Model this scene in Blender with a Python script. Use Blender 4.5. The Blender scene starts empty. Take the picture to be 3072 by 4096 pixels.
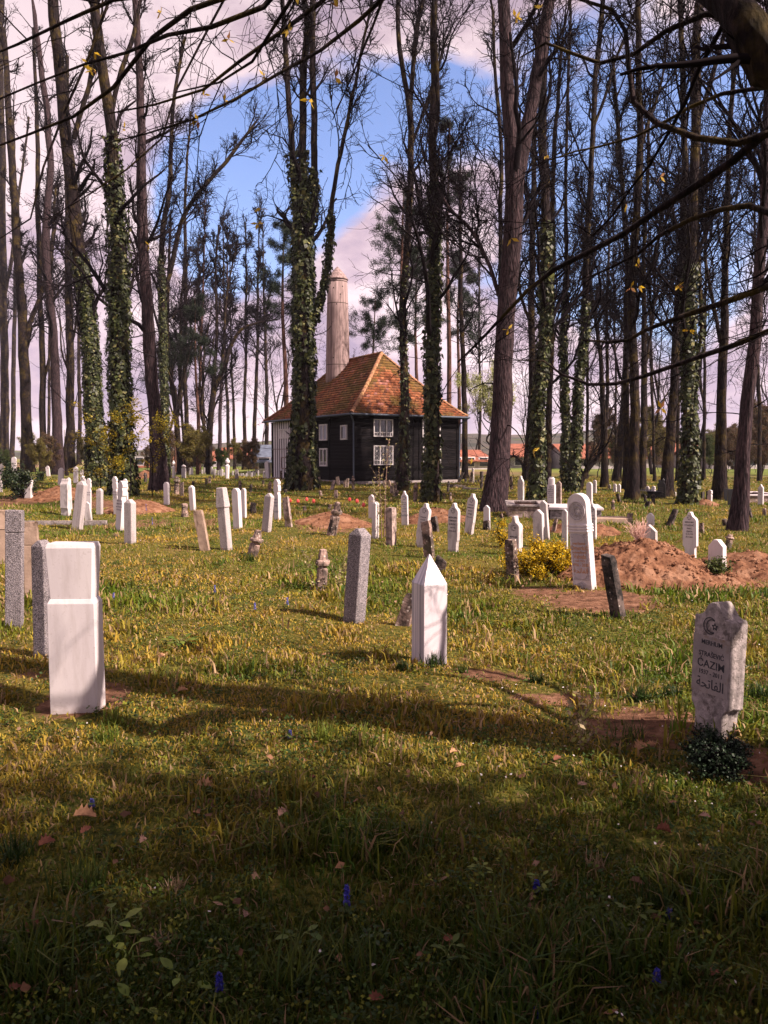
import bpy, bmesh, math, random
import numpy as np
from mathutils import Vector, Matrix, noise as mnoise

SC = bpy.context.scene
COL = SC.collection
R = math.radians

# ------------------------------------------------------------------ camera
FPX, CX, CY = 3076.0, 1536.0, 2048.0
PITCH, CAMZ = R(4.17), 1.6
cam_d = bpy.data.cameras.new('camera')
cam = bpy.data.objects.new('camera', cam_d)
COL.objects.link(cam)
cam.location = (0, 0, CAMZ)
cam.rotation_euler = (R(90) - PITCH, 0, 0)
cam_d.sensor_fit = 'VERTICAL'
cam_d.sensor_height = 36.0
cam_d.lens = 36.0 * FPX / 4096.0
cam_d.clip_start = 0.05
cam_d.clip_end = 6000
cam_d.dof.use_dof = True
cam_d.dof.focus_distance = 12.0
cam_d.dof.aperture_fstop = 11.0
SC.camera = cam

# ------------------------------------------------------------------ sky
SUN_AZ = (0.90, -0.43)
SUN_EL = R(43)
w = bpy.data.worlds.new('World')
SC.world = w
w.use_nodes = True
nt = w.node_tree
nt.nodes.clear()


def nd(t, typ, **kw):
    n = t.nodes.new(typ)
    for k, v in kw.items():
        if k.startswith('i_'):
            key = k[2:]
            key = int(key) if key.isdigit() else key
            n.inputs[key].default_value = v
        else:
            setattr(n, k, v)
    return n


def ramp(t, stops, interp='LINEAR'):
    n = t.nodes.new('ShaderNodeValToRGB')
    cr = n.color_ramp
    cr.interpolation = interp
    while len(cr.elements) < len(stops):
        cr.elements.new(0.5)
    for e, (p, c) in zip(cr.elements, stops):
        e.position = p
        e.color = tuple(c) + (1,) if len(c) == 3 else c
    return n


def g(v):
    return (v, v, v)


sky = nd(nt, 'ShaderNodeTexSky')
sky.sky_type = 'NISHITA'
sky.sun_disc = False
sky.sun_elevation = SUN_EL
sky.sun_rotation = math.atan2(SUN_AZ[0], SUN_AZ[1])
tc = nd(nt, 'ShaderNodeTexCoord')
L = nt.links.new
# clouds: noise over the direction, flattened towards the horizon
mp = nd(nt, 'ShaderNodeMapping')
mp.inputs['Scale'].default_value = (1.0, 1.0, 2.1)
mp.inputs['Location'].default_value = (0.35, 0.2, 0.1)
L(tc.outputs['Generated'], mp.inputs[0])
n1 = nd(nt, 'ShaderNodeTexNoise', i_Scale=3.1, i_Detail=9.0, i_Roughness=0.56, i_Distortion=0.25)
L(mp.outputs[0], n1.inputs['Vector'])


def blob(direction, lo, hi):
    v = Vector(direction).normalized()
    d = nd(nt, 'ShaderNodeVectorMath', operation='DOT_PRODUCT')
    d.inputs[1].default_value = v
    L(tc.outputs['Generated'], d.inputs[0])
    m = nd(nt, 'ShaderNodeMapRange', interpolation_type='SMOOTHSTEP')
    m.inputs['From Min'].default_value = math.cos(R(lo))
    m.inputs['From Max'].default_value = math.cos(R(hi))
    m.inputs['To Min'].default_value = 0
    m.inputs['To Max'].default_value = 1
    L(d.outputs['Value'], m.inputs['Value'])
    return m.outputs[0]


def sdir(px, py):
    x, y = (px - CX) / FPX, (CY - py) / FPX
    c, s = math.cos(PITCH), math.sin(PITCH)
    return (x, c + y * s, -s + y * c)


# breaks in the cloud where blue shows (directions in the sky)
acc = None
for (px, py, lo, hi, a) in [(1010, 760, 9, 1, .34), (880, 900, 6, 1, .2), (1520, 500, 8, 1, .2), (2450, 500, 11, 2, .26),
                            (2750, 950, 11, 1, .25), (2500, 1250, 9, 1, .16), (2250, 900, 7, 1, .12), (2060, 1080, 6, 1, .12), (1000, 1150, 5, 1, .09),
                            (1250, 690, 6, 1, .16), (300, 1250, 10, 1, .08), (1780, 480, 5, 1, .12), (2900, 560, 7, 1, .12)]:
    m = nd(nt, 'ShaderNodeMath', operation='MULTIPLY')
    m.inputs[1].default_value = a * .8
    L(blob(sdir(px, py), lo, hi), m.inputs[0])
    if acc is None:
        acc = m.outputs[0]
    else:
        s = nd(nt, 'ShaderNodeMath', operation='ADD')
        L(acc, s.inputs[0]); L(m.outputs[0], s.inputs[1])
        acc = s.outputs[0]
sub = nd(nt, 'ShaderNodeMath', operation='SUBTRACT')
L(n1.outputs['Fac'], sub.inputs[0]); L(acc, sub.inputs[1])
crf = ramp(nt, [(0.25, g(0)), (0.37, g(1))])
L(sub.outputs[0], crf.inputs[0])
n2 = nd(nt, 'ShaderNodeTexNoise', i_Scale=4.6, i_Detail=7.0, i_Roughness=0.6)
L(mp.outputs[0], n2.inputs['Vector'])
ccol = ramp(nt, [(0.36, (.225, .175, .24)), (0.47, (.34, .255, .30)), (0.58, (.50, .395, .42))])
L(n2.outputs['Fac'], ccol.inputs[0])
sep = nd(nt, 'ShaderNodeSeparateXYZ')
L(tc.outputs['Generated'], sep.inputs[0])
lift = nd(nt, 'ShaderNodeMapRange')
lift.inputs['From Min'].default_value = 0.0; lift.inputs['From Max'].default_value = 0.55
lift.inputs['To Min'].default_value = 1.15; lift.inputs['To Max'].default_value = 0.74
L(sep.outputs[2], lift.inputs['Value'])
cl2 = nd(nt, 'ShaderNodeVectorMath', operation='SCALE')
L(ccol.outputs[0], cl2.inputs[0]); L(lift.outputs[0], cl2.inputs['Scale'])
skm = nd(nt, 'ShaderNodeMix', data_type='RGBA', blend_type='MULTIPLY')
skm.inputs['Factor'].default_value = 1.0
L(sky.outputs[0], skm.inputs['A'])
skm.inputs['B'].default_value = (.088, .084, .104, 1)
mx = nd(nt, 'ShaderNodeMix', data_type='RGBA')
L(crf.outputs[0], mx.inputs['Factor'])
L(skm.outputs['Result'], mx.inputs['A'])
L(cl2.outputs[0], mx.inputs['B'])
bg = nd(nt, 'ShaderNodeBackground')
bg.inputs['Strength'].default_value = 1.0
L(mx.outputs['Result'], bg.inputs['Color'])
wo = nd(nt, 'ShaderNodeOutputWorld')
L(bg.outputs[0], wo.inputs['Surface'])

# ------------------------------------------------------------------ sun
sd = bpy.data.lights.new('sun', 'SUN')
sd.energy = 5.0
sd.angle = R(0.55)
sd.color = (1.0, 0.82, 0.70)
so = bpy.data.objects.new('sun', sd)
COL.objects.link(so)
hv = Vector((SUN_AZ[0], SUN_AZ[1], 0)).normalized() * math.cos(SUN_EL)
to_sun = Vector((hv.x, hv.y, math.sin(SUN_EL)))
so.rotation_euler = to_sun.to_track_quat('Z', 'Y').to_euler()
so.location = (20, -10, 30)

vs = SC.view_settings
SC.display_settings.display_device = 'sRGB'
vs.view_transform = 'Standard'
vs.look = 'None'
vs.exposure = 1.3
vs.gamma = 1.0
vs.use_curve_mapping = False
SC.render.engine = 'CYCLES'
SC.cycles.max_bounces = 5
SC.cycles.diffuse_bounces = 3
SC.cycles.glossy_bounces = 2
SC.cycles.transmission_bounces = 3
SC.cycles.transparent_max_bounces = 4
SC.cycles.caustics_reflective = False
SC.cycles.caustics_refractive = False

# ------------------------------------------------------------------ helpers


def ray(px, py):
    return Vector(sdir(px, py))


def at(px, py, Y):
    d = ray(px, py)
    return Vector((0, 0, CAMZ)) + d * (Y / d.y)


MOUNDS = []


def H(x, y):
    x = np.asarray(x, float); y = np.asarray(y, float)
    r = np.hypot(x, y)
    fade = np.clip((r - 1.0) / 6.0, 0.15, 1)
    h = (0.05 * np.sin(.37 * x + 1) * np.cos(.31 * y + .5) + 0.03 * np.sin(.83 * x + .61 * y) + 0.018 * np.sin(1.9 * x - 1.3 * y + 2)) * fade
    h = h + 0.008 * np.sin(5.1 * x + 2.2 * y) + 0.006 * np.sin(3.3 * x - 6.7 * y + 1)
    for (mx_, my_, rx, ry, hh) in BUMPS:
        h = h + hh * np.exp(-(((x - mx_) / rx) ** 2 + ((y - my_) / ry) ** 2))
    return h


# gentle rises in the ground: (x, y, rx, ry, height)
BUMPS = [(-15.5, 29, 6, 5, .45), (-6.5, 44, 5, 3, .25), (2.4, 4.6, .75, .7, .1), (8, 40, 5, 4, .2), (3.1, 14.5, 2.0, 1.2, .08),
         (-2.2, 18, 3, 2, .08), (-11, 20, 3, 2, .2)]


def G(px, py):
    """where the line of sight through a point of the picture meets the ground"""
    d = ray(px, py)
    z = 0.0
    for _ in range(12):
        t = (z - CAMZ) / d.z
        x, y = d.x * t, d.y * t
        z = 0.6 * z + 0.4 * float(H(x, y))
    t = (z - CAMZ) / d.z
    return Vector((d.x * t, d.y * t, float(H(d.x * t, d.y * t))))


def tag(o, label=None, cat=None, group=None, kind=None):
    if label: o['label'] = label
    if cat: o['category'] = cat
    if group: o['group'] = group
    if kind: o['kind'] = kind
    return o


def empty(name, loc, rz=0.0):
    o = bpy.data.objects.new(name, None)
    o.location = loc
    o.rotation_euler = (0, 0, rz)
    o.empty_display_size = 0.1
    COL.objects.link(o)
    return o


def npmesh(name, V, F, mat, parent=None, smooth=False, col=None, link=True):
    """F: array (n,3) / (n,4) or a list of such arrays"""
    V = np.asarray(V, np.float32).reshape(-1, 3)
    Fs = F if isinstance(F, list) else [F]
    Fs = [np.asarray(f, np.int32) for f in Fs if len(f)]
    me = bpy.data.meshes.new(name)
    me.vertices.add(len(V))
    me.vertices.foreach_set('co', V.ravel())
    tot = np.concatenate([np.full(len(f), f.shape[1], np.int32) for f in Fs])
    lv = np.concatenate([f.ravel() for f in Fs])
    st = np.concatenate([[0], np.cumsum(tot)[:-1]]).astype(np.int32)
    me.loops.add(len(lv))
    me.loops.foreach_set('vertex_index', lv)
    me.polygons.add(len(tot))
    me.polygons.foreach_set('loop_start', st)
    me.polygons.foreach_set('loop_total', tot)
    if smooth:
        me.polygons.foreach_set('use_smooth', np.ones(len(tot), bool))
    me.update(calc_edges=True)
    if col is not None:
        ca = me.color_attributes.new('Col', 'FLOAT_COLOR', 'POINT')
        c = np.ones((len(V), 4), np.float32)
        c[:, :3] = col
        ca.data.foreach_set('color', c.ravel())
    me.materials.append(mat)
    o = bpy.data.objects.new(name, me)
    if link:
        COL.objects.link(o)
    if parent is not None:
        o.parent = parent
    return o


class MB:
    """collects simple solids for ONE mesh object"""

    def __init__(s):
        s.v = []; s.f = []

    def add(s, vs, fs):
        n = len(s.v)
        s.v += [tuple(p) for p in vs]
        s.f += [tuple(i + n for i in f) for f in fs]
        return s

    def box(s, x0, x1, y0, y1, z0, z1):
        return s.add([(x0, y0, z0), (x1, y0, z0), (x1, y1, z0), (x0, y1, z0), (x0, y0, z1), (x1, y0, z1), (x1, y1, z1), (x0, y1, z1)],
                     [(3, 2, 1, 0), (4, 5, 6, 7), (0, 1, 5, 4), (1, 2, 6, 5), (2, 3, 7, 6), (3, 0, 4, 7)])

    def prism(s, out, y0, y1):
        """outline in x,z (counter-clockwise seen from -y) pushed from y0 to y1"""
        n = len(out)
        vs = [(x, y0, z) for x, z in out] + [(x, y1, z) for x, z in out]
        fs = [tuple(range(n)), tuple(range(2 * n - 1, n - 1, -1))]
        fs += [((i + 1) % n, i, n + i, n + (i + 1) % n) for i in range(n)]
        return s.add(vs, fs)

    def loft(s, secs, cap=True):
        """secs: list of rings with equal numbers of points"""
        n = len(secs[0])
        vs = [p for r in secs for p in r]
        fs = []
        for k in range(len(secs) - 1):
            for i in range(n):
                j = (i + 1) % n
                fs.append((k * n + i, k * n + j, (k + 1) * n + j, (k + 1) * n + i))
        if cap:
            fs.append(tuple(range(n - 1, -1, -1)))
            fs.append(tuple((len(secs) - 1) * n + i for i in range(n)))
        return s.add(vs, fs)

    def lathe(s, prof, n=8, sx=1.0, sy=1.0, rot=0.0, jit=0.0, seed=0, cx=0, cy=0):
        secs = []
        for (r, z) in prof:
            ring = []
            for i in range(n):
                a = rot + 2 * math.pi * i / n
                k = 1.0
                if jit:
                    k += jit * mnoise.noise(Vector((math.cos(a) * 2.0 + seed * 7.3, math.sin(a) * 2.0, z * 9 + seed)))
                ring.append((cx + r * k * math.cos(a) * sx, cy + r * k * math.sin(a) * sy, z + (jit * .3 * r * mnoise.noise(Vector((a, z * 5, seed))) if jit else 0)))
            secs.append(ring)
        return s.loft(secs)

    def bar(s, a, b, r, n=6):
        a, b = Vector(a), Vector(b)
        t = (b - a).normalized()
        u = t.orthogonal().normalized(); v = t.cross(u)
        return s.loft([[tuple(p + u * r * math.cos(2 * math.pi * i / n) + v * r * math.sin(2 * math.pi * i / n)) for i in range(n)] for p in (a, b)])

    def mesh(s, name, mat, smooth=False):
        me = bpy.data.meshes.new(name)
        me.from_pydata(s.v, [], s.f)
        if smooth:
            me.polygons.foreach_set('use_smooth', [True] * len(me.polygons))
        me.materials.append(mat)
        b = bmesh.new(); b.from_mesh(me)
        bmesh.ops.recalc_face_normals(b, faces=b.faces)
        b.to_mesh(me); b.free()
        me.update()
        return me

    def build(s, name, mat, parent=None, smooth=False, bevel=0.0, seg=1):
        o = bpy.data.objects.new(name, s.mesh(name, mat, smooth))
        COL.objects.link(o)
        if parent is not None:
            o.parent = parent
        if bevel:
            m = o.modifiers.new('edge', 'BEVEL')
            m.width = bevel; m.segments = seg; m.limit_method = 'ANGLE'; m.angle_limit = R(25)
        return o


def copy_tree(o, parent=None):
    c = o.copy()
    COL.objects.link(c)
    c.parent = parent
    for ch in list(o.children):
        copy_tree(ch, c)
    return c


# ------------------------------------------------------------------ materials
MATS = {}
TONE = {'marble white': .80, 'marble weathered': .84, 'terrazzo grey': .72, 'terrazzo pale': .8, 'old stone': .85, 'old dark stone': .8, 'beige stone': .55, 'lichen slab stone': .82,
        'concrete': .72, 'loose soil': .58, 'white window paint': .8, 'grey weathered boards': .8, 'rendered wall': .85, 'limewashed boards': .85, 'orange roof tiles': .9, 'slate blue roof': .8,
        'carved marble ground': .8, 'panel marble': .8, 'inset marble panel': .8, 'wooded hillside': .8}


def tone(name, c):
    f = TONE.get(name, 1.0)
    return tuple(v * f for v in c)




def newmat(name):
    m = bpy.data.materials.new(name)
    m.use_nodes = True
    t = m.node_tree
    b = t.nodes['Principled BSDF']
    MATS[name] = m
    return m, t, b


def stonemat(name, c1, c2, scale=6, rough=.8, bump=.3, bscale=40, spots=None, spec=.25, stretch=(1, 1, 1), detail=6, pos=(.4, .62), c3=None):
    """two tones mixed by noise, an optional third tone in blotches, optional sharp spots"""
    c1, c2 = tone(name, c1), tone(name, c2)
    c3 = tone(name, c3) if c3 is not None else None
    m, t, b = newmat(name)
    k = t.links.new
    tc = nd(t, 'ShaderNodeTexCoord')
    oi = nd(t, 'ShaderNodeObjectInfo')
    av = nd(t, 'ShaderNodeVectorMath', operation='ADD')
    sc = nd(t, 'ShaderNodeVectorMath', operation='SCALE'); sc.inputs['Scale'].default_value = 30
    cb = nd(t, 'ShaderNodeCombineXYZ')
    k(oi.outputs['Random'], cb.inputs[0]); k(oi.outputs['Random'], cb.inputs[1])
    k(cb.outputs[0], sc.inputs[0])
    k(tc.outputs['Object'], av.inputs[0]); k(sc.outputs[0], av.inputs[1])
    mp = nd(t, 'ShaderNodeMapping'); mp.inputs['Scale'].default_value = stretch
    k(av.outputs[0], mp.inputs[0])
    n = nd(t, 'ShaderNodeTexNoise', i_Scale=scale, i_Detail=float(detail), i_Roughness=.62)
    k(mp.outputs[0], n.inputs['Vector'])
    r = ramp(t, [(pos[0], c1), (pos[1], c2)])
    k(n.outputs['Fac'], r.inputs[0])
    out = r.outputs[0]
    if c3 is not None:
        n3 = nd(t, 'ShaderNodeTexNoise', i_Scale=scale * .45, i_Detail=8.0, i_Roughness=.7)
        k(mp.outputs[0], n3.inputs['Vector'])
        r3 = ramp(t, [(.53, g(0)), (.6, g(1))])
        k(n3.outputs['Fac'], r3.inputs[0])
        mm = nd(t, 'ShaderNodeMix', data_type='RGBA')
        k(r3.outputs[0], mm.inputs['Factor']); k(out, mm.inputs['A']); mm.inputs['B'].default_value = tuple(c3) + (1,)
        out = mm.outputs['Result']
    if spots:
        vo = nd(t, 'ShaderNodeTexVoronoi', i_Scale=spots[1])
        k(av.outputs[0], vo.inputs['Vector'])
        rs = ramp(t, [(spots[2], g(1)), (spots[2] + .04, g(0))])
        k(vo.outputs['Distance'], rs.inputs[0])
        mm = nd(t, 'ShaderNodeMix', data_type='RGBA')
        k(rs.outputs[0], mm.inputs['Factor']); k(out, mm.inputs['A']); mm.inputs['B'].default_value = tuple(spots[0]) + (1,)
        out = mm.outputs['Result']
    k(out, b.inputs['Base Color'])
    b.inputs['Roughness'].default_value = rough
    b.inputs['Specular IOR Level'].default_value = spec
    nb = nd(t, 'ShaderNodeTexNoise', i_Scale=bscale, i_Detail=5.0, i_Roughness=.65)
    k(mp.outputs[0], nb.inputs['Vector'])
    bp = nd(t, 'ShaderNodeBump'); bp.inputs['Strength'].default_value = bump; bp.inputs['Distance'].default_value = .02
    k(nb.outputs['Fac'], bp.inputs['Height'])
    k(bp.outputs[0], b.inputs['Normal'])
    return m


def plain(name, c, rough=.6, metal=0.0, spec=.3):
    m, t, b = newmat(name)
    b.inputs['Base Color'].default_value = tuple(c) + (1,)
    b.inputs['Roughness'].default_value = rough
    b.inputs['Metallic'].default_value = metal
    b.inputs['Specular IOR Level'].default_value = spec
    return m


def colmat(name, rough=.6, trans=0.0, spec=.2, noise_amt=.25, nscale=30):
    """colour comes from the leaf's / blade's own colour attribute"""
    m, t, b = newmat(name)
    k = t.links.new
    a = nd(t, 'ShaderNodeAttribute'); a.attribute_name = 'Col'
    out = a.outputs['Color']
    if noise_amt:
        tc = nd(t, 'ShaderNodeTexCoord')
        n = nd(t, 'ShaderNodeTexNoise', i_Scale=float(nscale), i_Detail=3.0)
        k(tc.outputs['Object'], n.inputs['Vector'])
        mr = nd(t, 'ShaderNodeMapRange')
        mr.inputs['From Min'].default_value = .3; mr.inputs['From Max'].default_value = .7
        mr.inputs['To Min'].default_value = 1 - noise_amt; mr.inputs['To Max'].default_value = 1 + noise_amt
        k(n.outputs['Fac'], mr.inputs['Value'])
        vm = nd(t, 'ShaderNodeVectorMath', operation='SCALE')
        k(out, vm.inputs[0]); k(mr.outputs[0], vm.inputs['Scale'])
        out = vm.outputs[0]
    k(out, b.inputs['Base Color'])
    b.inputs['Roughness'].default_value = rough
    b.inputs['Specular IOR Level'].default_value = spec
    if trans:
        tr = nd(t, 'ShaderNodeBsdfTranslucent')
        k(out, tr.inputs['Color'])
        ms = nd(t, 'ShaderNodeMixShader'); ms.inputs[0].default_value = trans
        o = t.nodes['Material Output']
        k(b.outputs[0], ms.inputs[1]); k(tr.outputs[0], ms.inputs[2]); k(ms.outputs[0], o.inputs['Surface'])
    return m


M_MARBLE = stonemat('marble white', (.66, .60, .63), (.76, .70, .72), scale=3, rough=.42, bump=.04, bscale=60, stretch=(1, 1, .35), pos=(.35, .6), spec=.4)
M_MARBLEW = stonemat('marble weathered', (.30, .27, .27), (.62, .56, .57), scale=9, rough=.7, bump=.15, bscale=50, stretch=(1, 1, .45), pos=(.3, .5))
M_TERR = stonemat('terrazzo grey', (.07, .065, .085), (.50, .44, .47), scale=170, rough=.8, bump=.5, bscale=90, pos=(.44, .56), detail=2, c3=(.12, .10, .09))
M_TERRL = stonemat('terrazzo pale', (.28, .25, .26), (.60, .53, .54), scale=130, rough=.8, bump=.35, bscale=80, pos=(.4, .56), detail=2)
M_OLD = stonemat('old stone', (.06, .045, .04), (.36, .25, .215), scale=7, rough=.95, bump=.9, bscale=26, pos=(.42, .6), spots=((.48, .42, .38), 16, .16), c3=(.10, .085, .06))
M_OLDD = stonemat('old dark stone', (.022, .02, .02), (.14, .105, .095), scale=9, rough=.95, bump=.9, bscale=30, pos=(.42, .62), spots=((.3, .26, .24), 12, .1))
M_BEIGE = stonemat('beige stone', (.44, .31, .24), (.60, .43, .34), scale=4, rough=.9, bump=.3, bscale=40, c3=(.12, .075, .05), pos=(.4, .6))
M_SLAB = stonemat('lichen slab stone', (.16, .12, .11), (.46, .35, .32), scale=10, rough=.95, bump=.6, bscale=30, pos=(.38, .58), c3=(.2, .15, .1))
M_CONC = stonemat('concrete', (.27, .235, .23), (.50, .43, .43), scale=22, rough=.9, bump=.45, bscale=70, pos=(.36, .6), c3=(.17, .14, .135))
M_BLACKG = plain('black granite', (.02, .02, .026), .18, spec=.5)
M_PINKINS = plain('gilt lettering', (.42, .19, .07), .5)
M_INK = plain('black lettering', (.025, .025, .035), .6)
M_INKG = plain('engraved grey', (.16, .13, .16), .8)
M_BLUEINK = plain('blue lettering', (.05, .10, .16), .6)
M_PANEL = stonemat('inset marble panel', (.24, .21, .215), (.36, .31, .30), scale=7, rough=.6, bump=.08, c3=(.22, .15, .10))

def age(m, amt=.35, c=(.30, .25, .22)):
    """rain streaks and lichen specks over a pale stone"""
    t = m.node_tree; k = t.links.new; b = t.nodes['Principled BSDF']
    src = b.inputs['Base Color'].links[0].from_socket
    tc = nd(t, 'ShaderNodeTexCoord')
    mp = nd(t, 'ShaderNodeMapping'); mp.inputs['Scale'].default_value = (1, 1, .14)
    k(tc.outputs['Object'], mp.inputs[0])
    n = nd(t, 'ShaderNodeTexNoise', i_Scale=17.0, i_Detail=6.0, i_Roughness=.65); k(mp.outputs[0], n.inputs['Vector'])
    n2 = nd(t, 'ShaderNodeTexNoise', i_Scale=60.0, i_Detail=3.0); k(tc.outputs['Object'], n2.inputs['Vector'])
    r = ramp(t, [(.50, g(0)), (.68, g(amt))]); k(n.outputs['Fac'], r.inputs[0])
    r2 = ramp(t, [(.62, g(0)), (.70, g(amt))]); k(n2.outputs['Fac'], r2.inputs[0])
    sep = nd(t, 'ShaderNodeSeparateXYZ'); k(tc.outputs['Object'], sep.inputs[0])
    n3 = nd(t, 'ShaderNodeTexNoise', i_Scale=14.0, i_Detail=6.0); k(tc.outputs['Object'], n3.inputs['Vector'])
    ma = nd(t, 'ShaderNodeMath', operation='MULTIPLY_ADD'); ma.inputs[1].default_value = .16; k(n3.outputs['Fac'], ma.inputs[0]); ma.inputs[2].default_value = -.035
    su = nd(t, 'ShaderNodeMath', operation='SUBTRACT'); k(ma.outputs[0], su.inputs[0]); k(sep.outputs[2], su.inputs[1])
    sp = ramp(t, [(.0, g(0)), (.03, g(.55))]); k(su.outputs[0], sp.inputs[0])
    mxx = nd(t, 'ShaderNodeMath', operation='MAXIMUM'); k(r.outputs[0], mxx.inputs[0]); k(r2.outputs[0], mxx.inputs[1])
    m3 = nd(t, 'ShaderNodeMath', operation='MAXIMUM'); k(mxx.outputs[0], m3.inputs[0]); k(sp.outputs[0], m3.inputs[1])
    mm = nd(t, 'ShaderNodeMix', data_type='RGBA'); k(m3.outputs[0], mm.inputs['Factor']); k(src, mm.inputs['A']); mm.inputs['B'].default_value = tuple(c) + (1,)
    k(mm.outputs['Result'], b.inputs['Base Color'])


age(M_MARBLE, .36, (.34, .29, .28))
age(M_MARBLEW, .5, (.16, .13, .125))
age(M_TERRL, .4, (.13, .11, .10))
age(M_TERR, .4, (.05, .045, .04))
age(M_CONC, .55, (.08, .07, .068))


# striped marble of the near footstone (veins run upward through the block)
def striped():
    m, t, b = newmat('veined marble')
    k = t.links.new
    tc = nd(t, 'ShaderNodeTexCoord')
    mp = nd(t, 'ShaderNodeMapping'); mp.inputs['Scale'].default_value = (1.0, 9.0, .12)
    k(tc.outputs['Object'], mp.inputs[0])
    n = nd(t, 'ShaderNodeTexNoise', i_Scale=3.2, i_Detail=5.0, i_Roughness=.6, i_Distortion=.1)
    k(mp.outputs[0], n.inputs['Vector'])
    r = ramp(t, [(.36, (.19, .185, .24)), (.44, (.38, .34, .39)), (.52, (.53, .48, .52)), (.7, (.60, .55, .57))])
    k(n.outputs['Fac'], r.inputs[0])
    k(r.outputs[0], b.inputs['Base Color'])
    b.inputs['Roughness'].default_value = .38
    return m


M_STRIPE = striped()


def barkmat(name, c1, c2, c3, moss=0.0):
    m, t, b = newmat(name)
    k = t.links.new
    tc = nd(t, 'ShaderNodeTexCoord')
    mp = nd(t, 'ShaderNodeMapping'); mp.inputs['Scale'].default_value = (1, 1, .16)
    k(tc.outputs['Object'], mp.inputs[0])
    n = nd(t, 'ShaderNodeTexNoise', i_Scale=22.0, i_Detail=7.0, i_Roughness=.7)
    k(mp.outputs[0], n.inputs['Vector'])
    r = ramp(t, [(.36, c1), (.5, c2), (.66, c3)])
    k(n.outputs['Fac'], r.inputs[0])
    out = r.outputs[0]
    if moss:
        n2 = nd(t, 'ShaderNodeTexNoise', i_Scale=1.6, i_Detail=6.0, i_Roughness=.7)
        k(tc.outputs['Object'], n2.inputs['Vector'])
        r2 = ramp(t, [(.5, g(0)), (.66, g(moss))])
        k(n2.outputs['Fac'], r2.inputs[0])
        mm = nd(t, 'ShaderNodeMix', data_type='RGBA')
        k(r2.outputs[0], mm.inputs['Factor']); k(out, mm.inputs['A']); mm.inputs['B'].default_value = (.12, .085, .015, 1)
        out = mm.outputs['Result']
    k(out, b.inputs['Base Color'])
    b.inputs['Roughness'].default_value = .92
    b.inputs['Specular IOR Level'].default_value = .12
    v = nd(t, 'ShaderNodeTexVoronoi', i_Scale=26.0)
    mp2 = nd(t, 'ShaderNodeMapping'); mp2.inputs['Scale'].default_value = (1, 1, .22)
    k(tc.outputs['Object'], mp2.inputs[0]); k(mp2.outputs[0], v.inputs['Vector'])
    ad = nd(t, 'ShaderNodeMath', operation='ADD')
    k(v.outputs['Distance'], ad.inputs[0]); k(n.outputs['Fac'], ad.inputs[1])
    bp = nd(t, 'ShaderNodeBump'); bp.inputs['Strength'].default_value = .9; bp.inputs['Distance'].default_value = .035
    k(ad.outputs[0], bp.inputs['Height']); k(bp.outputs[0], b.inputs['Normal'])
    return m


M_BARK = barkmat('bark brown', (.003, .0025, .003), (.012, .008, .009), (.040, .026, .027), moss=.5)
M_BARKP = barkmat('bark pale', (.008, .006, .008), (.034, .022, .026), (.085, .055, .060))
M_BARKR = barkmat('bark reddish', (.02, .012, .01), (.09, .045, .035), (.17, .09, .07))
M_TWIG = plain('twig bark', (.009, .0065, .008), .95, spec=.05)
M_TWIGP = plain('pale twig bark', (.16, .10, .085), .9, spec=.1)
M_IVY = colmat('ivy leaf', .5, .12, spec=.25, noise_amt=.2)
M_LEAF = colmat('young leaf', .5, .4, spec=.25)
M_GRASS = colmat('grass blade', .55, .3, spec=.2, noise_amt=0)
M_NEED = colmat('pine needle', .6, .1, noise_amt=.2)
M_DRY = colmat('dry leaf', .75, .2, noise_amt=.3, nscale=40)
M_PETAL = plain('petal', (.75, .66, .68), .7)

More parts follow.
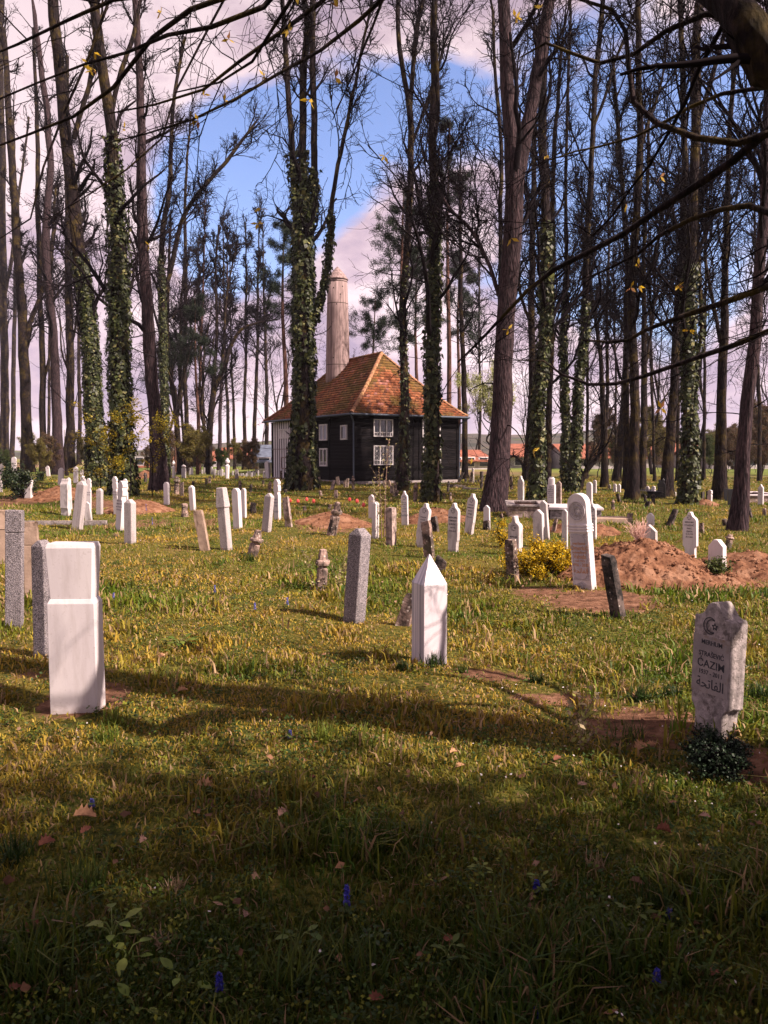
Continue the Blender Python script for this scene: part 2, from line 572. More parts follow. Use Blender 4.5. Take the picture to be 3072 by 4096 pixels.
# ground: turf thatch, moss and bare soil
def groundmat():
    m, t, b = newmat('turf and soil')
    k = t.links.new
    tc = nd(t, 'ShaderNodeTexCoord')
    n = nd(t, 'ShaderNodeTexNoise', i_Scale=26.0, i_Detail=9.0, i_Roughness=.75)
    k(tc.outputs['Object'], n.inputs['Vector'])
    r = ramp(t, [(.34, (.012, .016, .005)), (.46, (.05, .055, .012)), (.56, (.12, .105, .028)), (.68, (.22, .15, .07))])
    k(n.outputs['Fac'], r.inputs[0])
    nl = nd(t, 'ShaderNodeTexNoise', i_Scale=.5, i_Detail=5.0, i_Roughness=.6)
    k(tc.outputs['Object'], nl.inputs['Vector'])
    rl = ramp(t, [(.38, (.55, .75, .5)), (.62, (1.25, 1.1, .9))])
    k(nl.outputs['Fac'], rl.inputs[0])
    ml = nd(t, 'ShaderNodeMix', data_type='RGBA', blend_type='MULTIPLY'); ml.inputs['Factor'].default_value = 1
    k(r.outputs[0], ml.inputs['A']); k(rl.outputs[0], ml.inputs['B'])
    a = nd(t, 'ShaderNodeAttribute'); a.attribute_name = 'Col'
    sx = nd(t, 'ShaderNodeSeparateColor')
    k(a.outputs['Color'], sx.inputs[0])
    ns = nd(t, 'ShaderNodeTexNoise', i_Scale=9.0, i_Detail=8.0, i_Roughness=.7)
    k(tc.outputs['Object'], ns.inputs['Vector'])
    soil = ramp(t, [(.35, (.05, .025, .016)), (.52, (.15, .075, .045)), (.7, (.27, .15, .10))])
    k(ns.outputs['Fac'], soil.inputs[0])
    # ragged edge of the bare soil
    ad = nd(t, 'ShaderNodeMath', operation='MULTIPLY_ADD'); ad.inputs[1].default_value = 1.1; ad.inputs[2].default_value = -.55
    k(ns.outputs['Fac'], ad.inputs[0])
    a2 = nd(t, 'ShaderNodeMath', operation='ADD'); k(ad.outputs[0], a2.inputs[0]); k(sx.outputs[0], a2.inputs[1])
    cl = ramp(t, [(.42, g(0)), (.6, g(1))]); k(a2.outputs[0], cl.inputs[0])
    mm = nd(t, 'ShaderNodeMix', data_type='RGBA')
    k(cl.outputs[0], mm.inputs['Factor']); k(ml.outputs['Result'], mm.inputs['A']); k(soil.outputs[0], mm.inputs['B'])
    # far fields
    m2 = nd(t, 'ShaderNodeMix', data_type='RGBA')
    k(sx.outputs[1], m2.inputs['Factor']); k(mm.outputs['Result'], m2.inputs['A'])
    nf = nd(t, 'ShaderNodeTexNoise', i_Scale=.02, i_Detail=5.0)
    k(tc.outputs['Object'], nf.inputs['Vector'])
    rf = ramp(t, [(.42, (.10, .13, .03)), (.5, (.16, .17, .04)), (.6, (.2, .13, .08))])
    k(nf.outputs['Fac'], rf.inputs[0]); k(rf.outputs[0], m2.inputs['B'])
    k(m2.outputs['Result'], b.inputs['Base Color'])
    b.inputs['Roughness'].default_value = .95
    b.inputs['Specular IOR Level'].default_value = .08
    bp = nd(t, 'ShaderNodeBump'); bp.inputs['Strength'].default_value = .8; bp.inputs['Distance'].default_value = .03
    k(n.outputs['Fac'], bp.inputs['Height']); k(bp.outputs[0], b.inputs['Normal'])
    return m


M_GROUND = groundmat()
M_SOIL = stonemat('loose soil', (.13, .055, .032), (.36, .18, .105), scale=7, rough=.98, bump=1.0, bscale=22, spec=.05, pos=(.34, .62), c3=(.40, .22, .14))

# ------------------------------------------------------------------ ground
DIRT = []


def dirt(px, py, wpx, hpx, s=1.0):
    a = G(px, py); rx = wpx / 2 / FPX * a.y
    b0 = G(px, py + hpx / 2); b1 = G(px, py - hpx / 2)
    DIRT.append((a.x, a.y, rx, abs(b1.y - b0.y) / 2, s))


for q in [(2400, 2400, 620, 110, .9), (2150, 2370, 300, 70, .7), (3000, 2290, 420, 110, .8), (1950, 2700, 420, 70, .75), (2250, 2800, 560, 80, .75), (2560, 2900, 620, 230, .75),
          (2980, 3050, 300, 260, .95), (340, 2800, 420, 170, .95), (150, 2700, 300, 80, .6), (560, 2100, 500, 50, .6), (700, 2200, 300, 50, .45), (1850, 2640, 120, 40, .5), (2700, 2760, 300, 60, .45), (130, 1990, 330, 70, .7),
          (480, 2020, 560, 50, .7), (830, 2090, 160, 40, .6), (1330, 2090, 420, 60, .7), (1680, 2080, 260, 50, .7), (2080, 2190, 200, 50, .45),
          (2350, 2130, 300, 60, .5), (800, 2010, 250, 30, .3), (1980, 2270, 200, 50, .4), (1500, 2950, 240, 40, .3),
          (1050, 3040, 300, 40, .3), (60, 2450, 150, 60, .4), (2000, 2150, 150, 40, .3)]:
    dirt(*q)


def dirtiness(x, y):
    d = np.zeros(np.shape(x))
    for (cx_, cy_, rx, ry, s) in DIRT:
        d = np.maximum(d, s * np.exp(-1.0 * (((x - cx_) / rx) ** 2 + ((y - cy_) / ry) ** 2) ** 1.5))
    return d


def build_ground():
    nr = 430
    r = np.concatenate([[0.0], 0.35 * (3500 / 0.35) ** (np.arange(nr) / (nr - 1))])
    ang = np.concatenate([np.linspace(-42, 42, 330), np.linspace(44, 316, 70)])
    A, RR = np.meshgrid(np.radians(ang), r)
    X, Y = RR * np.sin(A), RR * np.cos(A)
    Z = np.where(RR < 150, H(X, Y), 0)
    V = np.stack([X, Y, Z], -1).reshape(-1, 3)
    na = len(ang)
    i, j = np.meshgrid(np.arange(nr), np.arange(na), indexing='ij')
    j2 = (j + 1) % na
    F = np.stack([i * na + j2, i * na + j, (i + 1) * na + j, (i + 1) * na + j2], -1).reshape(-1, 4)
    c = np.zeros((len(V), 3))
    c[:, 0] = dirtiness(V[:, 0], V[:, 1])
    c[:, 1] = np.clip((np.hypot(V[:, 0], V[:, 1]) - 55) / 20, 0, 1)
    o = npmesh('ground', V, F, M_GROUND, smooth=True, col=c)
    tag(o, kind='structure')


build_ground()
# ------------------------------------------------------------------ gravestones
FR = {'A': (0, 1750, 2.074), 'B': (700, 1750, 2.074), 'C': (1400, 1750, 2.074), 'D': (2100, 1750, 1.707), 'N': (0, 0, 1.0),
      'E': (1400, 1900, 2.074), 'K': (2000, 1900, 2.765), 'L': (0, 1780, 2.38), 'P': (600, 1750, 1.587), 'Q': (1800, 1700, 1.587), 'S': (2400, 1700, 1.417)}
B0 = -0.14


def out_point(W, h, flat=.16, sh=None):
    s = min(.42 * W, .35 * h) if sh is None else sh
    return [(-W / 2, B0), (W / 2, B0), (W / 2, h - s), (W * flat / 2, h), (-W * flat / 2, h), (-W / 2, h - s)]


def out_ogee(W, h, foot=.72, fz=.24, shoulder=.86):
    hw = W / 2
    rt = [(hw * foot, B0), (hw * foot, h * (fz - .07)), (hw * (foot + .05), h * (fz - .035)), (hw, h * fz), (hw, h * (shoulder - .06)), (hw * .97, h * (shoulder - .03)), (hw * .88, h * shoulder),
          (hw * .70, h * (shoulder + .025)), (hw * .50, h * (shoulder + .045)), (hw * .34, h * (shoulder + .08)), (hw * .27, h * (shoulder + .12)), (hw * .16, h)]
    return rt + [(-x, z) for x, z in reversed(rt)]


def out_round(W, h):
    hw = W / 2
    rt = [(hw, B0), (hw, h - hw)] + [(hw * math.cos(a), h - hw + hw * math.sin(a)) for a in [i * math.pi / 16 for i in range(1, 8)]]
    return rt + [(0, h)] + [(-x, z) for x, z in reversed(rt)]


def out_waist(W, h):
    hw = W / 2
    rt = [(hw * .95, B0), (hw * .95, h * .60), (hw * .72, h * .64), (hw * .72, h * .68), (hw * .98, h * .71), (hw * .98, h * .80), (hw * .74, h * .86), (hw * .95, h * .885), (hw * .9, h * .93), (hw * .3, h)]
    return rt + [(-x, z) for x, z in reversed(rt)]


def out_flame(W, h):
    hw = W / 2
    return [(-hw, B0), (hw, B0), (hw * .95, h * .3), (hw * .9, h * .72), (hw * .5, h * .8), (hw * .75, h * .9), (hw * .4, h), (hw * .1, h * .9), (-hw * .1, h * .84), (-hw * .3, h * .93), (-hw * .75, h * .88), (-hw * .55, h * .78),
            (-hw * .95, h * .68), (-hw * .75, h * .5), (-hw * .95, h * .3)]


def roughen(me, amp, freq, seed, zfade=None):
    for v in me.vertices:
        p = v.co
        q = p * freq + Vector((seed * 3.1, seed * 1.7, seed))
        n = Vector((mnoise.noise(q), mnoise.noise(q + Vector((31, 0, 0))), mnoise.noise(q + Vector((0, 47, 0)))))
        n2 = Vector((mnoise.noise(q * 3), mnoise.noise(q * 3 + Vector((31, 0, 0))), mnoise.noise(q * 3 + Vector((0, 47, 0)))))
        v.co = p + n * amp + n2 * amp * .45


def finebox(mb, W, D, h, taper=1.0, tilt=0.0, nz=14, nx=5, ny=3, rnd=.0):
    """a standing block cut into small facets, so that its surface can be roughened"""
    secs = []
    for k in range(nz + 1):
        t = k / nz
        z = B0 + (h - B0) * t
        s = 1 + (taper - 1) * t
        ring = []
        e = 1.0 - (rnd if k == nz else 0)
        for i in range(nx): ring.append((-W / 2 + W * i / nx, -D / 2))
        for i in range(ny): ring.append((W / 2, -D / 2 + D * i / ny))
        for i in range(nx): ring.append((W / 2 - W * i / nx, D / 2))
        for i in range(ny): ring.append((-W / 2, D / 2 - D * i / ny))
        secs.append([(x * s * e, y * s * e, z + tilt * x * t * t) for x, y in ring])
    mb.loft(secs)


def turban(mb, r, h, seed=0, jit=.12, n=9, neck=.62):
    p = [(r * .86, B0), (r * .84, h * .2), (r * .82, h * .42), (r * .84, h * (neck - .03)), (r * .60, h * neck), (r * .62, h * (neck + .03)), (r * .98, h * (neck + .07)), (r * 1.05, h * (neck + .12)), (r * .98, h * (neck + .17)),
         (r * .68, h * (neck + .21)), (r * .66, h * (neck + .28)), (r * .5, h * .985), (r * .2, h)]
    mb.lathe(p, n, jit=jit, seed=seed)


STONES = {}


def textline(par, body, x, z, size, mat, y, name='inscription', squeeze=1.0):
    c = bpy.data.curves.new(name, 'FONT')
    c.body = body
    c.size = size
    c.align_x = 'CENTER'
    c.align_y = 'CENTER'
    c.extrude = 0.0008
    c.offset = size * .003
    c.resolution_u = 3
    c.materials.append(mat)
    o = bpy.data.objects.new(name, c)
    COL.objects.link(o)
    o.parent = par
    o.location = (x, y, z)
    o.rotation_euler = (R(90), 0, 0)
    o.scale = (squeeze, 1, 1)
    return o


def emblem(par, x, z, r, y, mat, star=True, flip=1, name='crescent'):
    """outlined crescent and star, as thin raised line work"""
    mb = MB()
    t = r * .09

    def line(pts, closed=True):
        n = len(pts)
        for i in range(n if closed else n - 1):
            a, b = Vector(pts[i]), Vector(pts[(i + 1) % n])
            d = (b - a).normalized(); nn = Vector((-d.y, d.x)) * t * .7
            a -= d * t * .3; b += d * t * .3
            q = [a - nn, b - nn, b + nn, a + nn]
            mb.add([(x + p.x, y, z + p.y) for p in q], [(0, 1, 2, 3)])
    out = [(-r * math.cos(a) * flip * .95, r * math.sin(a)) for a in np.linspace(-2.3, 2.3, 22)]
    inn = [((.28 * r - .78 * r * math.cos(a)) * flip, .78 * r * math.sin(a)) for a in np.linspace(2.0, -2.0, 18)]
    out = [(px_ - 0, pz_) for px_, pz_ in out]
    line(out + inn)
    mb.build(name, mat, par)
    if star:
        mb = MB()
        s = [((.72 * r + (.42 if i % 2 == 0 else .18) * r * math.sin(i * math.pi / 5)) * flip, (.42 if i % 2 == 0 else .18) * r * math.cos(i * math.pi / 5)) for i in range(10)]
        line(s)
        mb.build('star', mat, par)


FATIHA = "\uFE94\uFEA4\uFE97\uFE8E\uFED4\uFEDF\u0627"


def stone(fr, xb, yb, xt, yt, wz, kind, mat, label, psi=30, dr=.42, name='gravestone', cat='gravestone', text=None, group=None, ink=None, emb=None, fwd=0.0, seed=None, bev=.006, **kw):
    ox, oy, s = FR[fr]
    xb, yb, xt, yt, wz = ox + xb / s, oy + yb / s, ox + xt / s, oy + yt / s, wz / s
    base = G(xb, yb)
    Y = base.y
    phi = math.atan2(base.x, Y)
    top = at(xt, yt, Y)
    lean = math.atan2(top.x - base.x, top.z - base.z)
    h = (top - base).length
    tot = wz / FPX * Y
    ps = R(psi)
    W = tot / (math.cos(ps) + dr * abs(math.sin(ps)))
    D = dr * W
    rs = abs(hash((round(xb), round(yb)))) % 97 if seed is None else seed
    mb = MB()
    smooth = False
    parts = []
    if kind == 'point':
        mb.prism(out_point(W, h, **kw), -D / 2, D / 2)
    elif kind == 'pyr':      # block with a four-sided point
        hs = kw.get('hs', h - .45 * W)
        mb.loft([[(-W / 2, -D / 2, z), (W / 2, -D / 2, z), (W / 2, D / 2, z), (-W / 2, D / 2, z)] for z in (B0, hs)] + [[(-.01 * W, -.01 * D, h), (.01 * W, -.01 * D, h), (.01 * W, .01 * D, h), (-.01 * W, .01 * D, h)]])
    elif kind == 'ridge':    # block whose top is a chamfered ridge
        hs = h - .4 * W
        mb.loft([[(-W / 2, -D / 2, z), (W / 2, -D / 2, z), (W / 2, D / 2, z), (-W / 2, D / 2, z)] for z in (B0, hs)] + [[(-.1 * W, -.35 * D, h), (.1 * W, -.35 * D, h), (.1 * W, .35 * D, h), (-.1 * W, .35 * D, h)]])
    elif kind == 'ogee':
        mb.prism(out_ogee(W, h, **{a_: b_ for a_, b_ in kw.items() if a_ != 'ex'}), -D / 2, D / 2)
    elif kind == 'round':
        mb.prism(out_round(W, h), -D / 2, D / 2)
    elif kind == 'waist':
        mb.prism(out_waist(W, h), -D / 2, D / 2)
    elif kind == 'flame':
        mb.prism(out_flame(W, h), -D / 2, D / 2)
    elif kind == 'box':
        mb.box(-W / 2, W / 2, -D / 2, D / 2, B0, h)
    elif kind == 'cap':      # shaft with a heavier head
        c = kw.get('c', .3); sw = kw.get('sw', .84); tp = kw.get('tp', .72)
        mb.loft([[(a * W * sw / 2, b * D * sw / 2, z) for a, b in ((-1, -1), (1, -1), (1, 1), (-1, 1))] for z in (B0, h * (1 - c))])
        pm = MB()
        pm.loft([[(a * W * q / 2, b * D * q / 2, z) for a, b in ((-1, -1), (1, -1), (1, 1), (-1, 1))] for z, q in ((h * (1 - c), .97), (h * (1 - c) + .012, 1.0), (h - .01, tp), (h, tp - .04))])
        parts.append(('cap_block', pm))
    elif kind == 'ball':     # marble slab with a neck and a turban on it
        c = kw.get('c', .74)
        mb.loft([[(a * W * q / 2, b * D * q / 2, z) for a, b in ((-1, -1), (1, -1), (1, 1), (-1, 1))] for z, q in ((B0, .86), (h * c - .02, 1.0), (h * c, .8))])
        pm = MB()
        r = W * kw.get('br', .48)
        pm.lathe([(r * .6, h * c - .005), (r * .62, h * (c + .04)), (r, h * (c + .09)), (r * 1.03, h * (c + .14)), (r * .85, h * (c + .2)), (r * .45, h * (c + .23)), (r * .3, h)], 12)
        parts.append(('turban', pm))
    elif kind == 'drum':     # column with a drum on it
        c = .79
        mb.loft([[(a * W * q / 2, b * D * q / 2, z) for a, b in ((-1, -1), (1, -1), (1, 1), (-1, 1))] for z, q in ((B0, 1.0), (h * c, 1.0))])
        pm = MB(); r = W * .46
        pm.lathe([(r, h * c + .002), (r, h * .955), (r * .9, h * .962), (r * .72, h * .965), (r * .72, h * .995), (r * .6, h)], 20, sy=.62)
        parts.append(('drum', pm))
    elif kind == 'turban':
        turban(mb, W / 2, h, seed=rs, **kw)
        smooth = False
    elif kind == 'pillar':   # tall white turban stone
        r = W / 2
        mb.lathe([(r * .72, B0), (r * .95, h * .55), (r, h * .62), (r * .8, h * .66), (r * .42, h * .69), (r * .4, h * .74)], 8)
        pm = MB(); pm.lathe([(r * .5, h * .735), (r * .85, h * .77), (r * .95, h * .84), (r * .8, h * .9), (r * .4, h * .93), (r * .42, h * .97), (r * .2, h)], 12)
        parts.append(('turban', pm))
    elif kind == 'old':
        finebox(mb, W, D, h, taper=kw.get('taper', .9), tilt=kw.get('tilt', .15), rnd=.12)
    elif kind == 'oct':      # worn octagonal stump
        mb.lathe([(W / 2 * .9, B0)] + [(W / 2 * (1 - .12 * t + kw.get('jj', .05) * math.sin(9 * t)), h * t) for t in np.linspace(.05, .96, 9)] + [(W / 2 * .62, h)], 8, jit=.1, seed=rs)
    rough = kind in ('old', 'oct', 'turban')
    if text or emb or parts or rough or not (group and group.startswith('small')):
        me = mb.mesh(name, mat)
    else:
        me = mb.mesh(name, mat)
    if rough:
        roughen(me, W * .055, 3.2 / max(W, .05) * .5, rs)
    o = bpy.data.objects.new(name, me)
    COL.objects.link(o)
    M = Matrix.Translation(base) @ Matrix.Rotation(lean, 4, 'Y') @ Matrix.Rotation(fwd, 4, 'X') @ Matrix.Rotation(-(phi + ps), 4, 'Z')
    o.matrix_world = M
    tag(o, label, cat, group)

    def bv(q):
        m = q.modifiers.new('edge', 'BEVEL')
        m.width = min(bev, W * .05); m.segments = 1 if Y > 12 else 2; m.limit_method = 'ANGLE'; m.angle_limit = R(25)
    if not rough and Y < 45:
        bv(o)
    for nm, pm in parts:
        q = pm.build(nm, mat, o)
        if Y < 45: bv(q)
    yf = -D / 2 - .0022
    if text:
        for (body, zf, sz, *sq) in text:
            textline(o, body, 0, h * zf, h * sz, ink or M_INK, yf, squeeze=sq[0] if sq else 1.0)
    if emb:
        emblem(o, kw.get('ex', 0) * W, h * emb[0], h * emb[1], yf, ink or M_INK, flip=emb[2] if len(emb) > 2 else 1)
    o['_dims'] = (W, D, h)
    return o, W, D, h, base


def S(*a, **k):
    return stone(*a, **k)


WG = 'white marble gravestones in the meadow'
# --- left part of the meadow
S('L', 272, 505, 275, 308, 78, 'point', M_MARBLE, 'low white marble gravestone alone on the brown earth bank at the far left', psi=35, dr=.55, flat=.4)
S('L', 10, 450, 4, 285, 30, 'waist', M_MARBLEW, 'white gravestone cut by the left border beside the dark shrub')
S('L', 15, 290, 12, 180, 44, 'waist', M_MARBLEW, 'weathered scalloped white gravestone behind the dark shrub at the left border')
S('L', 135, 350, 134, 113, 46, 'round', M_MARBLE, 'tall round-topped white gravestone rising out of the dark shrub')
S('L', 230, 240, 230, 190, 24, 'round', M_MARBLE, 'tiny white gravestone between two trunks above the dark shrub')
S('L', 462, 298, 450, 198, 36, 'point', M_MARBLE, 'small white gravestone leaning left in front of the bare trunk on the bank')
S('L', 578, 412, 583, 218, 54, 'point', M_MARBLE, 'white gravestone with slanted top at the foot of the spotted pale trunk', flat=.3)
S('L', 722, 362, 722, 205, 44, 'ridge', M_MARBLE, 'white gravestone leaning slightly left just beside the ivy trunk with yellow shoots')
S('L', 790, 330, 787, 233, 52, 'point', M_MARBLE, 'white gravestone with pointed head half hidden behind the leaning grey one')
S('L', 668, 615, 652, 310, 42, 'ridge', M_MARBLE, 'slim white gravestone right behind the veined ogee one with the narrow foot', psi=35)
S('A', 548, 645, 545, 343, 90, 'ogee', M_MARBLEW, 'white gravestone with grey veins, its foot cut narrow, left of the leaning grey one', psi=-52, dr=1.3, foot=.7, fz=.2)
S('A', 737, 690, 718, 533, 60, 'point', M_MARBLEW, 'short stained white footstone leaning at the foot of the tall lettered one')
S('A', 737, 600, 737, 338, 46, 'waist', M_MARBLE, 'white scalloped gravestone with thin grey lettering behind the leaning grey one',
  text=[('MERHUMA', .55, .035), ('1941-2009', .48, .035)], ink=M_INKG)
S('A', 640, 765, 684, 362, 92, 'ridge', M_TERRL, 'pale terrazzo gravestone leaning strongly to the right in the left meadow', psi=38, dr=.7)
S('A', 705, 420, 682, 316, 40, 'ball', M_MARBLE, 'small ball-topped white stone behind the head of the leaning terrazzo one')
S('A', 826, 640, 828, 422, 58, 'ridge', M_TERRL, 'grey pointed footstone standing before the reddish soil heap on the left', psi=32, dr=.8)
S('A', 968, 640, 952, 324, 52, 'waist', M_MARBLE, 'white scalloped gravestone with four faint lines of letters, hindmost left of the trio', psi=40,
  text=[('NURA', .6, .05), ('HUSO', .53, .05), ('1938', .46, .04)], ink=M_INKG)
S('A', 1045, 640, 1038, 343, 46, 'waist', M_MARBLE, 'slim white gravestone hidden behind the front one of the trio')
S('A', 995, 772, 1018, 360, 80, 'waist', M_MARBLE, 'tall white marble gravestone leaning right, foremost of the trio by the pale terrazzo post', psi=48, dr=.7,
  text=[('MERHUM', .60, .035), ('OMERKIĆ', .54, .04), ('MUHAREM', .48, .035), ('1930-2001', .42, .035)], ink=M_INKG)
S('A', 1080, 875, 1078, 512, 100, 'ridge', M_TERRL, 'grey terrazzo post with slanted point in front of the white trio', psi=40, dr=.85, bev=.012)
S('A', 1383, 555, 1380, 370, 50, 'point', M_MARBLE, 'white gravestone standing just beside the pale bare purple trunk', psi=35, dr=.6, flat=.35)
S('A', 1465, 478, 1468, 322, 56, 'turban', M_OLD, 'thick old turban stone speckled pale beyond the white stone by the purple trunk')
S('A', 1510, 490, 1508, 372, 34, 'old', M_SLAB, 'thin weathered slab leaning beside the thick speckled turban stone')
S('A', 1602, 607, 1588, 398, 54, 'ridge', M_MARBLE, 'plain white gravestone leaning left on open grass', psi=36, dr=.8)
S('A', 1532, 660, 1532, 548, 62, 'oct', M_OLD, 'squat mossy stump of an old gravestone at the edge of bare ground')
S('A', 1207, 368, 1205, 293, 36, 'turban', M_OLDD, 'dark old turban stone on the reddish heap between the two thick trunks')
S('P', 150, 258, 150, 146, 24, 'pillar', M_MARBLE, 'white turban pillar half behind the purple trunk, in the far row')
S('P', 214, 258, 214, 173, 30, 'ball', M_MARBLE, 'white gravestone with a small ball on top in the far row')
S('P', 490, 265, 492, 130, 34, 'pillar', M_MARBLE, 'tallest white turban pillar of the far row on a grassy rise')
S('P', 750, 265, 744, 150, 36, 'point', M_MARBLE, 'tall white gravestone with a slanted point left of the wooden mosque', psi=34, dr=.8)
S('P', 765, 268, 765, 248, 9, 'round', M_MARBLE, 'tiny white footstone at the base of the tall white stone left of the mosque')
for (x, yb, yt, ww, k, lb) in [(18, 0, 0, 0, '', '')][1:]:
    pass
FARG = 'small white gravestones in the farthest rows'
for i, (x, yb, yt, ww) in enumerate([(125, 240, 205, 12), (253, 238, 190, 11), (268, 235, 195, 13), (330, 232, 205, 10), (344, 230, 190, 12), (392, 234, 185, 13), (400, 232, 200, 10), (413, 240, 198, 14),
                                     (432, 240, 210, 9), (442, 238, 204, 9), (456, 246, 200, 17), (471, 243, 222, 9), (525, 240, 212, 9), (560, 246, 228, 12), (578, 248, 228, 11), (590, 246, 226, 9), (601, 248, 235, 9),
                                     (612, 250, 226, 9), (620, 249, 215, 8), (634, 248, 210, 7), (645, 250, 222, 10), (655, 246, 214, 11), (667, 248, 220, 9), (687, 246, 208, 9), (722, 258, 212, 10), (118, 236, 198, 8), (160, 236, 215, 8), (297, 236, 214, 9),
                                     (309, 234, 208, 9), (374, 234, 214, 9)]):
    S('P', x, yb, x, yt, ww, ['point', 'round', 'ridge'][i % 3], M_MARBLE, 'little white gravestone among the crowded rows far behind the trunks', group=FARG)
for i, (x, yb, yt, ww) in enumerate([(893, 305, 255, 14), (917, 308, 260, 14), (1405, 300, 270, 12), (1575, 305, 265, 14), (1590, 305, 240, 12)]):
    S('A', x, yb, x, yt, ww, ['round', 'point'][i % 2], M_MARBLE, 'little white gravestone among the crowded rows far behind the trunks', group=FARG)
# near left
S('N', 15, 2255, 22, 2040, 50, 'cap', M_BEIGE, 'beige capped slab cut by the left border, narrower towards the foot', psi=5, dr=.5, c=.36, tp=1.0, sw=.78, bev=.01)
S('N', 58, 2512, 59, 2040, 74, 'cap', M_TERR, 'tall speckled terrazzo pillar with a square head near the left border', psi=22, dr=.45, c=.19, tp=.98, sw=.97, bev=.01)
S('N', 130, 2390, 122, 2086, 64, 'cap', M_BEIGE, 'beige slab with a dark stained head behind the terrazzo pillar', psi=14, dr=.4, c=.31, tp=.86, sw=.93, bev=.01)
S('N', 178, 2625, 168, 2160, 84, 'ridge', M_TERR, 'dark speckled terrazzo post with a mossy point behind the large marble slab', psi=45, dr=.9, bev=.012)

# the large white marble slab with its flared head
base = G(314, 2838)
phi = math.atan2(base.x, base.y)
Wb = 190 / FPX * base.y
top = at(292, 2168, base.y)
hh = (top - base).length
o = empty('gravestone', base)
o.matrix_world = Matrix.Translation(base) @ Matrix.Rotation(math.atan2(top.x - base.x, top.z - base.z), 4, 'Y') @ Matrix.Rotation(R(-16) - phi - R(5), 4, 'Z')
tag(o, 'large smooth white marble slab with a flared head, nearest on the left', 'gravestone')
mb = MB()
Dm = .15
z1 = hh * .675
mb.loft([[(a * Wb / 2 * q, b * Dm / 2 * q2, z) for a, b in ((-1, -1), (1, -1), (1, 1), (-1, 1))] for z, q, q2 in ((B0, 1.0, 1.0), (z1 - .03, .985, 1.0), (z1, .875, .84))])
mb.build('shaft', M_MARBLE, o, bevel=.004, seg=2)
mb = MB()
mb.loft([[(a * Wb / 2 * q, b * Dm / 2 * q2, z) for a, b in ((-1, -1), (1, -1), (1, 1), (-1, 1))] for z, q, q2 in ((z1 - .004, .87, .83), (hh - .03, .985, 1.0), (hh - .002, .93, .86))])
mb.build('head_block', M_MARBLE, o, bevel=.004, seg=2)

# --- centre left
S('B', 250, 935, 190, 602, 86, 'old', M_BEIGE, 'beige rough post with a dark top leaning left beside the capped terrazzo stone', psi=20, dr=.6, tilt=-.1, taper=1.0)
S('B', 428, 932, 385, 415, 122, 'cap', M_TERRL, 'pale terrazzo stone with a tapered heavy head leaning slightly left', psi=34, dr=.9, c=.32, sw=.84, tp=.74, bev=.01)
S('B', 522, 752, 506, 420, 78, 'point', M_MARBLE, 'taller plain white gravestone of the close white pair left of the mosque path', psi=34, dr=.75, flat=.35)
S('B', 574, 668, 570, 421, 45, 'point', M_MARBLE, 'slimmer plain white gravestone behind the right edge of its white neighbour', psi=34, dr=.75, flat=.35)
S('B', 645, 628, 650, 540, 58, 'oct', M_OLDD, 'short dark broken stump on the grass right of the white pair')
S('B', 640, 988, 692, 768, 118, 'turban', M_OLD, 'lichen-dark turban stump leaning right above a grass tussock', n=8, neck=.5, jit=.16)
S('B', 758, 780, 786, 462, 84, 'ridge', M_TERRL, 'pointed pale stone leaning right in front of the tall lettered white one', psi=38, dr=.7)
S('B', 850, 682, 846, 345, 66, 'waist', M_MARBLE, 'tall scalloped white gravestone with blue lettering near the soil heap with tulips', psi=38, dr=.7,
  text=[('IBRO', .50, .05), ('SEJFO', .42, .045), ('1929', .34, .045), (FATIHA, .2, .06)], ink=M_BLUEINK)
S('B', 945, 742, 915, 495, 66, 'old', M_SLAB, 'rough pinkish slab leaning left at the edge of the tulip mound', psi=30, dr=.5)
S('B', 1300, 812, 1352, 535, 104, 'turban', M_OLD, 'black and white weathered turban stone leaning right before the tulip mound', n=9, neck=.58, jit=.2)
S('B', 1280, 600, 1285, 555, 40, 'oct', M_OLD, 'small round stone knob just left of the leaning turban on the mound')
S('N', 1285, 2360, 1293, 2197, 64, 'turban', M_OLD, 'stocky old turban stone with a reddish shaft on open grass', n=8, neck=.55, jit=.12)
S('N', 1416, 2488, 1442, 2113, 92, 'ridge', M_TERR, 'blue-grey speckled terrazzo post with a pointed head in mid meadow', psi=40, dr=.95, bev=.015)
OG = 'old worn stones around the mosque'
